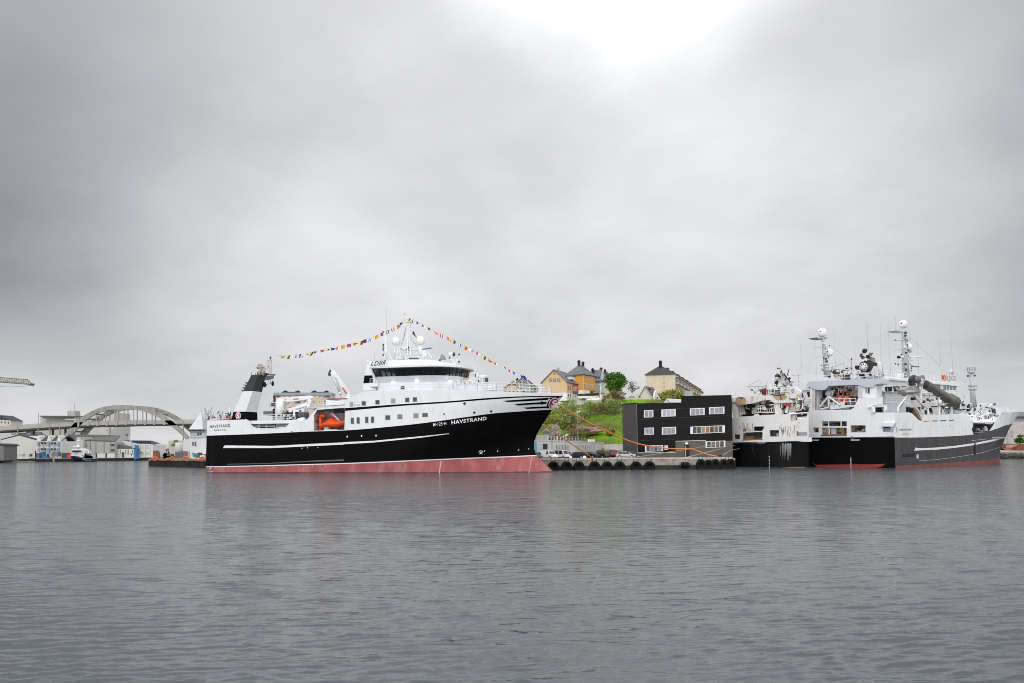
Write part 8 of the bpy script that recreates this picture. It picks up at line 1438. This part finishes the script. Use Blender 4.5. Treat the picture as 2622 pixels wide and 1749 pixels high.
# ================================================================ right edge beyond the bow of the white trawler
RY=290.;p=G_(w7,RY);F=Flat(w7,RY)
rbk=[at_y(w7(140,1350),285),at_y(w7(700,1350),285)]
mb=MB();mb.slab([(rbk[0].x-4,288,1.4),(rbk[1].x+60,288,1.4),(rbk[1].x+60,420,1.4),(rbk[0].x-4,420,1.4)],(0,0,-3),TIDE_SHADE);tag(mb.build('right_bank'),kind='structure')
r=random.Random(12)
for i in range(16):
 x=130+i*37;c=at_y(w7(x,1290+r.uniform(-20,30)),286+r.uniform(-1,1));rock((c.x,c.y,.5+r.uniform(-.3,.4)),(r.uniform(1.2,2.2),1.2,r.uniform(.8,1.3)),200+i,'dark weedy boulder of the bank at the right edge, below the rusty barge','boulder',mk('weedy_rock',(.05,.048,.035),.9,var=.5,scale=1,dirt=(.22,.21,.18),dirt_amt=.25,bump=.6),'boulders of the right bank')
h=empty('corrugated_tower',p(330,1040),0,'white corrugated metal tower beyond the bow of the white trawler','building');F.face(h,'wall',[(190,1045),(190,640),(460,640),(465,1045)],8,lam('ribbed_white_metal',(.42,.42,.42),0,2.6,.45,.5,.04,.2));F.face(h,'head',[(300,650),(330,520),(455,520),(455,650)],8.4,mk('head_white',(.5,.5,.5),.6));mb=MB();plate(mb,[w7(400,890),w7(438,890),w7(438,745),w7(400,745)],lambda q:(at_y(q,RY),Vector((0,-1,0))),mk('pinkish_panel',(.40,.32,.29),.6),.2);bw(mb,'sign_panel',h)
h=empty('warehouse',at_y(w7(560,830),330),0,'pinkish-grey warehouse with grey roof at the right edge of the picture','building');F2=Flat(w7,330);F2.face(h,'wall',[(440,1000),(440,570),(900,570),(900,1000)],20,mk('pinkish_wall',(.46,.42,.41),.8));F2.face(h,'glazed_band',[(440,572),(440,465),(900,465),(900,572)],20,mk('dim_band',(.22,.21,.21),.6));F2.face(h,'roof',[(420,470),(500,368),(900,362),(900,470)],24,mk('grey_felt_roof',(.26,.26,.26),.8));F2.panes(h,[(x,470,x+42,512)for x in(482,535,588,640,695,750)],DW,'window',.1)
bg_=empty('barge',p(430,1180),0,'rusty orange-brown barge pulled up on the bank at the right edge','barge');Fb=Flat(w7,287);RB=mk('barge_rust',(.20,.075,.04),.9,var=.45,scale=.6);Fb.face(bg_,'hull',[(195,1100),(200,1045),(360,1040),(800,1050),(800,1190),(420,1185),(240,1150)],5,RB);Flat(w7,286.8).face(bg_,'plating',[(275,1090),(310,1075),(540,1055),(520,1090),(440,1125),(300,1128)],.4,mk('barge_tan',(.42,.27,.18),.8,var=.3));Flat(w7,286.7).face(bg_,'tarpaulin',[(215,1135),(300,1140),(410,1145),(405,1180),(300,1178)],.6,mk('tarpaulin_orange',(.45,.17,.09),.8,var=.3))
# ================================================================ sky, light, water
SUN_EL,SUN_AZ=R(48),R(200)
w=bpy.data.worlds.new('World');scene.world=w;w.use_nodes=True;nt=w.node_tree;N=nt.nodes;L=nt.links;N.clear()
def nd(t,**k):
 n=N.new(t)
 for a,v in k.items():setattr(n,a,v)
 return n
def math_(op,a,b=None,clamp=False):
 n=nd('ShaderNodeMath',operation=op,use_clamp=clamp)
 for i,v in enumerate((a,b)):
  if v is None:continue
  if isinstance(v,(int,float)):n.inputs[i].default_value=v
  else:L.new(v,n.inputs[i])
 return n.outputs[0]
out=nd('ShaderNodeOutputWorld');bg=nd('ShaderNodeBackground');L.new(bg.outputs[0],out.inputs[0])
sky=nd('ShaderNodeTexSky',sky_type='NISHITA',sun_disc=False,sun_elevation=SUN_EL,sun_rotation=SUN_AZ,air_density=1.5,dust_density=4)
tc=nd('ShaderNodeTexCoord');sep=nd('ShaderNodeSeparateXYZ');L.new(tc.outputs['Generated'],sep.inputs[0]);Z=sep.outputs[2]
zz=math_('ADD',math_('MAXIMUM',Z,0.0),.30)
cx=math_('DIVIDE',sep.outputs[0],zz);cy=math_('DIVIDE',sep.outputs[1],zz)
cmb=nd('ShaderNodeCombineXYZ');L.new(cx,cmb.inputs[0]);L.new(cy,cmb.inputs[1])
n1=nd('ShaderNodeTexNoise');n1.inputs['Scale'].default_value=.8;n1.inputs['Detail'].default_value=5;n1.inputs['Roughness'].default_value=.5;n1.inputs['Distortion'].default_value=.4
mp=nd('ShaderNodeMapping');mp.inputs['Location'].default_value=(3.1,1.7,0);L.new(cmb.outputs[0],mp.inputs[0]);L.new(mp.outputs[0],n1.inputs['Vector'])
n2=nd('ShaderNodeTexNoise');n2.inputs['Scale'].default_value=3.4;n2.inputs['Detail'].default_value=7;n2.inputs['Roughness'].default_value=.55;L.new(mp.outputs[0],n2.inputs['Vector'])
cl=math_('ADD',math_('MULTIPLY',n1.outputs['Fac'],.62),math_('MULTIPLY',n2.outputs['Fac'],.38))
mr=nd('ShaderNodeMapRange');mr.inputs[1].default_value=.36;mr.inputs[2].default_value=.64;mr.inputs[3].default_value=.84;mr.inputs[4].default_value=1.12;L.new(cl,mr.inputs[0])
def lobe(v,p0,p1,lo,hi):
 """brightness lobe round a direction"""
 d=nd('ShaderNodeVectorMath',operation='DOT_PRODUCT');L.new(tc.outputs['Generated'],d.inputs[0]);d.inputs[1].default_value=Vector(v).normalized()
 m=nd('ShaderNodeMapRange',interpolation_type='SMOOTHSTEP');m.inputs[1].default_value=p0;m.inputs[2].default_value=p1;m.inputs[3].default_value=lo;m.inputs[4].default_value=hi
 L.new(d.outputs['Value'],m.inputs[0]);return m.outputs[0]
base=lobe((.06,1,.20),.78,.985,.29,.80)
thin=lobe((.122,.785,.63),.962,1.005,0,1.0)
back=lobe((-.1,-1,.9),-.45,.55,0,1.2)
hor=nd('ShaderNodeMapRange',interpolation_type='SMOOTHSTEP');hor.inputs[1].default_value=0;hor.inputs[2].default_value=.26;hor.inputs[3].default_value=.70;hor.inputs[4].default_value=.15;L.new(Z,hor.inputs[0])
sm=nd('ShaderNodeMath',operation='SMOOTH_MAX');L.new(base,sm.inputs[0]);L.new(hor.outputs[0],sm.inputs[1]);sm.inputs[2].default_value=.15
v=math_('MULTIPLY',sm.outputs[0],mr.outputs[0])
tn=math_('MULTIPLY',thin,math_('MULTIPLY',math_('SUBTRACT',mr.outputs[0],.80),4.0,True))
v=math_('ADD',math_('ADD',v,math_('MULTIPLY',thin,.10)),math_('MULTIPLY',tn,.62))
v=math_('ADD',v,back)
col=nd('ShaderNodeMix',data_type='RGBA',blend_type='MULTIPLY');col.inputs[0].default_value=1
tint=nd('ShaderNodeMix',data_type='RGBA');L.new(math_('MULTIPLY',v,1.4,True),tint.inputs[0]);tint.inputs[6].default_value=(.90,.99,1.09,1);tint.inputs[7].default_value=(.985,.99,1.015,1)
L.new(tint.outputs[2],col.inputs[6]);L.new(v,col.inputs[7])
mixs=nd('ShaderNodeMix',data_type='RGBA');mixs.inputs[0].default_value=.985
skys=nd('ShaderNodeMix',data_type='RGBA',blend_type='MULTIPLY');skys.inputs[0].default_value=1;L.new(sky.outputs[0],skys.inputs[6]);skys.inputs[7].default_value=(.1,.1,.1,1)
L.new(skys.outputs[2],mixs.inputs[6]);L.new(col.outputs[2],mixs.inputs[7]);L.new(mixs.outputs[2],bg.inputs[0]);bg.inputs[1].default_value=1.0
sd=bpy.data.lights.new('sun','SUN');sd.energy=.95;sd.angle=R(25);sd.color=(1,.97,.93)
so=bpy.data.objects.new('sun',sd);COL.objects.link(so)
sv=Vector((math.sin(SUN_AZ)*math.cos(SUN_EL),math.cos(SUN_AZ)*math.cos(SUN_EL),math.sin(SUN_EL)))
so.rotation_euler=sv.to_track_quat('Z','Y').to_euler();so.location=(0,-50,200)
m=bpy.data.materials.new('harbour_water');m.use_nodes=True;nt=m.node_tree;N=nt.nodes;L=nt.links;b=N['Principled BSDF']
b.inputs['Base Color'].default_value=(.066,.076,.084,1);b.inputs['Roughness'].default_value=.10;b.inputs['IOR'].default_value=1.333
tc=nd('ShaderNodeTexCoord')
def wave(sx,sy,rot,scale,det,dist,kind='FBM'):
 mp=nd('ShaderNodeMapping');mp.inputs['Scale'].default_value=(sx,sy,1);mp.inputs['Rotation'].default_value=(0,0,rot);L.new(tc.outputs['Object'],mp.inputs[0])
 n=nd('ShaderNodeTexNoise',noise_type=kind);n.inputs['Scale'].default_value=scale;n.inputs['Detail'].default_value=det;n.inputs['Roughness'].default_value=.55;n.inputs['Distortion'].default_value=dist
 if kind!='FBM':n.normalize=True
 L.new(mp.outputs[0],n.inputs['Vector']);return n.outputs['Fac']
a=wave(.30,1.0,R(-6),1.5,3,.5,'RIDGED_MULTIFRACTAL');c=wave(.4,1.0,R(8),.55,3,.5);e=wave(.4,1,R(-4),6.,3,.3);d2=wave(.35,1.0,R(5),2.4,3,.4);g=wave(.25,1,R(3),.035,3,.6)
a2=wave(.22,1.0,R(-15),1.9,2,.35,'RIDGED_MULTIFRACTAL')
amp=nd('ShaderNodeMapRange');amp.inputs[1].default_value=.38;amp.inputs[2].default_value=.62;amp.inputs[3].default_value=.6;amp.inputs[4].default_value=1.2;L.new(g,amp.inputs[0])
hgt=math_('ADD',math_('ADD',math_('MULTIPLY',a,.16),math_('MULTIPLY',c,.45)),math_('ADD',math_('MULTIPLY',e,.06),math_('MULTIPLY',d2,.14)))
sepw=nd('ShaderNodeSeparateXYZ');L.new(tc.outputs['Object'],sepw.inputs[0]);fy=nd('ShaderNodeMapRange');fy.inputs[1].default_value=40;fy.inputs[2].default_value=150;fy.inputs[3].default_value=.07;fy.inputs[4].default_value=.75;L.new(sepw.outputs[1],fy.inputs[0])
hgt=math_('ADD',math_('MULTIPLY',math_('MULTIPLY',hgt,amp.outputs[0]),fy.outputs[0]),math_('ADD',math_('MULTIPLY',e,.014),math_('MULTIPLY',a2,.085)))
bp=nd('ShaderNodeBump');bp.inputs['Strength'].default_value=1.0;bp.inputs['Distance'].default_value=1.0;L.new(hgt,bp.inputs['Height']);L.new(bp.outputs['Normal'],b.inputs['Normal'])
import numpy as np
rg=np.random.default_rng(4)
ys=[11.0]
while ys[-1]<175:ys.append(ys[-1]+min(.34,.055*(ys[-1]/11)**.72))
ys=np.array([-300,-40,4,9]+ys+[180,190,210,250,320,450,700,1200,2500,9000.])
us=np.concatenate([[-30,-8,-3,-1.6],np.linspace(-1,1,660),[1.6,3,8,30]])
Yg=np.repeat(ys[:,None],len(us),1);Xg=us[None,:]*(.70*np.clip(Yg,12,400)+4);
dyg=np.gradient(ys)[:,None];dxg=np.abs(np.gradient(Xg,axis=1));sp=np.maximum(dyg,dxg*.6)
Hh=np.zeros_like(Xg);Px=Xg.copy();Py=Yg.copy();patch=1+.35*np.sin(Xg*.11+.9*np.sin(Yg*.05))*np.sin(Yg*.075+1.3*np.sin(Xg*.03))
for i in range(64):
 lam_=.17*(4.6**rg.random());th=math.radians(104)+rg.normal()*math.radians(9)if i%3 else math.radians(98)+rg.normal()*math.radians(38);k=2*math.pi/lam_;am=.0056*lam_*(1.2 if lam_<.45 else .5)*(1 if i%3 else .6)*rg.uniform(.6,1.3)
 w_=np.clip(lam_/(3.2*sp)-.6,0,1);ph=rg.uniform(0,6.28);f_=k*(Xg*math.cos(th)+Yg*math.sin(th))+ph;A=am*w_*(patch if lam_<2 else 1)
 Hh+=A*np.sin(f_);cs_=A*np.cos(f_)*.8;Px+=cs_*math.cos(th);Py+=cs_*math.sin(th)
edge=(np.abs(us)<=1)[None,:];Px=np.where(edge,Px,Xg);Py=np.where(edge,Py,Yg);Hh=np.where(edge,Hh,0)
nr,nc=Xg.shape;co=np.stack([Px,Py,Hh],-1).reshape(-1,3);ii=np.arange(nr*nc).reshape(nr,nc);fa=np.stack([ii[:-1,:-1],ii[:-1,1:],ii[1:,1:],ii[1:,:-1]],-1).reshape(-1,4)
me=bpy.data.meshes.new('water');me.vertices.add(len(co));me.vertices.foreach_set('co',co.astype(np.float32).ravel());me.loops.add(fa.size);me.loops.foreach_set('vertex_index',fa.ravel().astype(np.int32));me.polygons.add(len(fa));me.polygons.foreach_set('loop_start',np.arange(0,fa.size,4,dtype=np.int32));me.polygons.foreach_set('use_smooth',np.ones(len(fa),bool));me.materials.append(m);me.update();me.validate()
wo=bpy.data.objects.new('water',me);COL.objects.link(wo);tag(wo,kind='structure')
scene.view_settings.view_transform='Standard';scene.view_settings.look='None';scene.view_settings.exposure=0;scene.view_settings.gamma=1
scene.cycles.use_denoising=True;scene.cycles.use_adaptive_sampling=False;scene.cycles.filter_width=.95
scene.cycles.max_bounces=8;scene.cycles.transparent_max_bounces=12
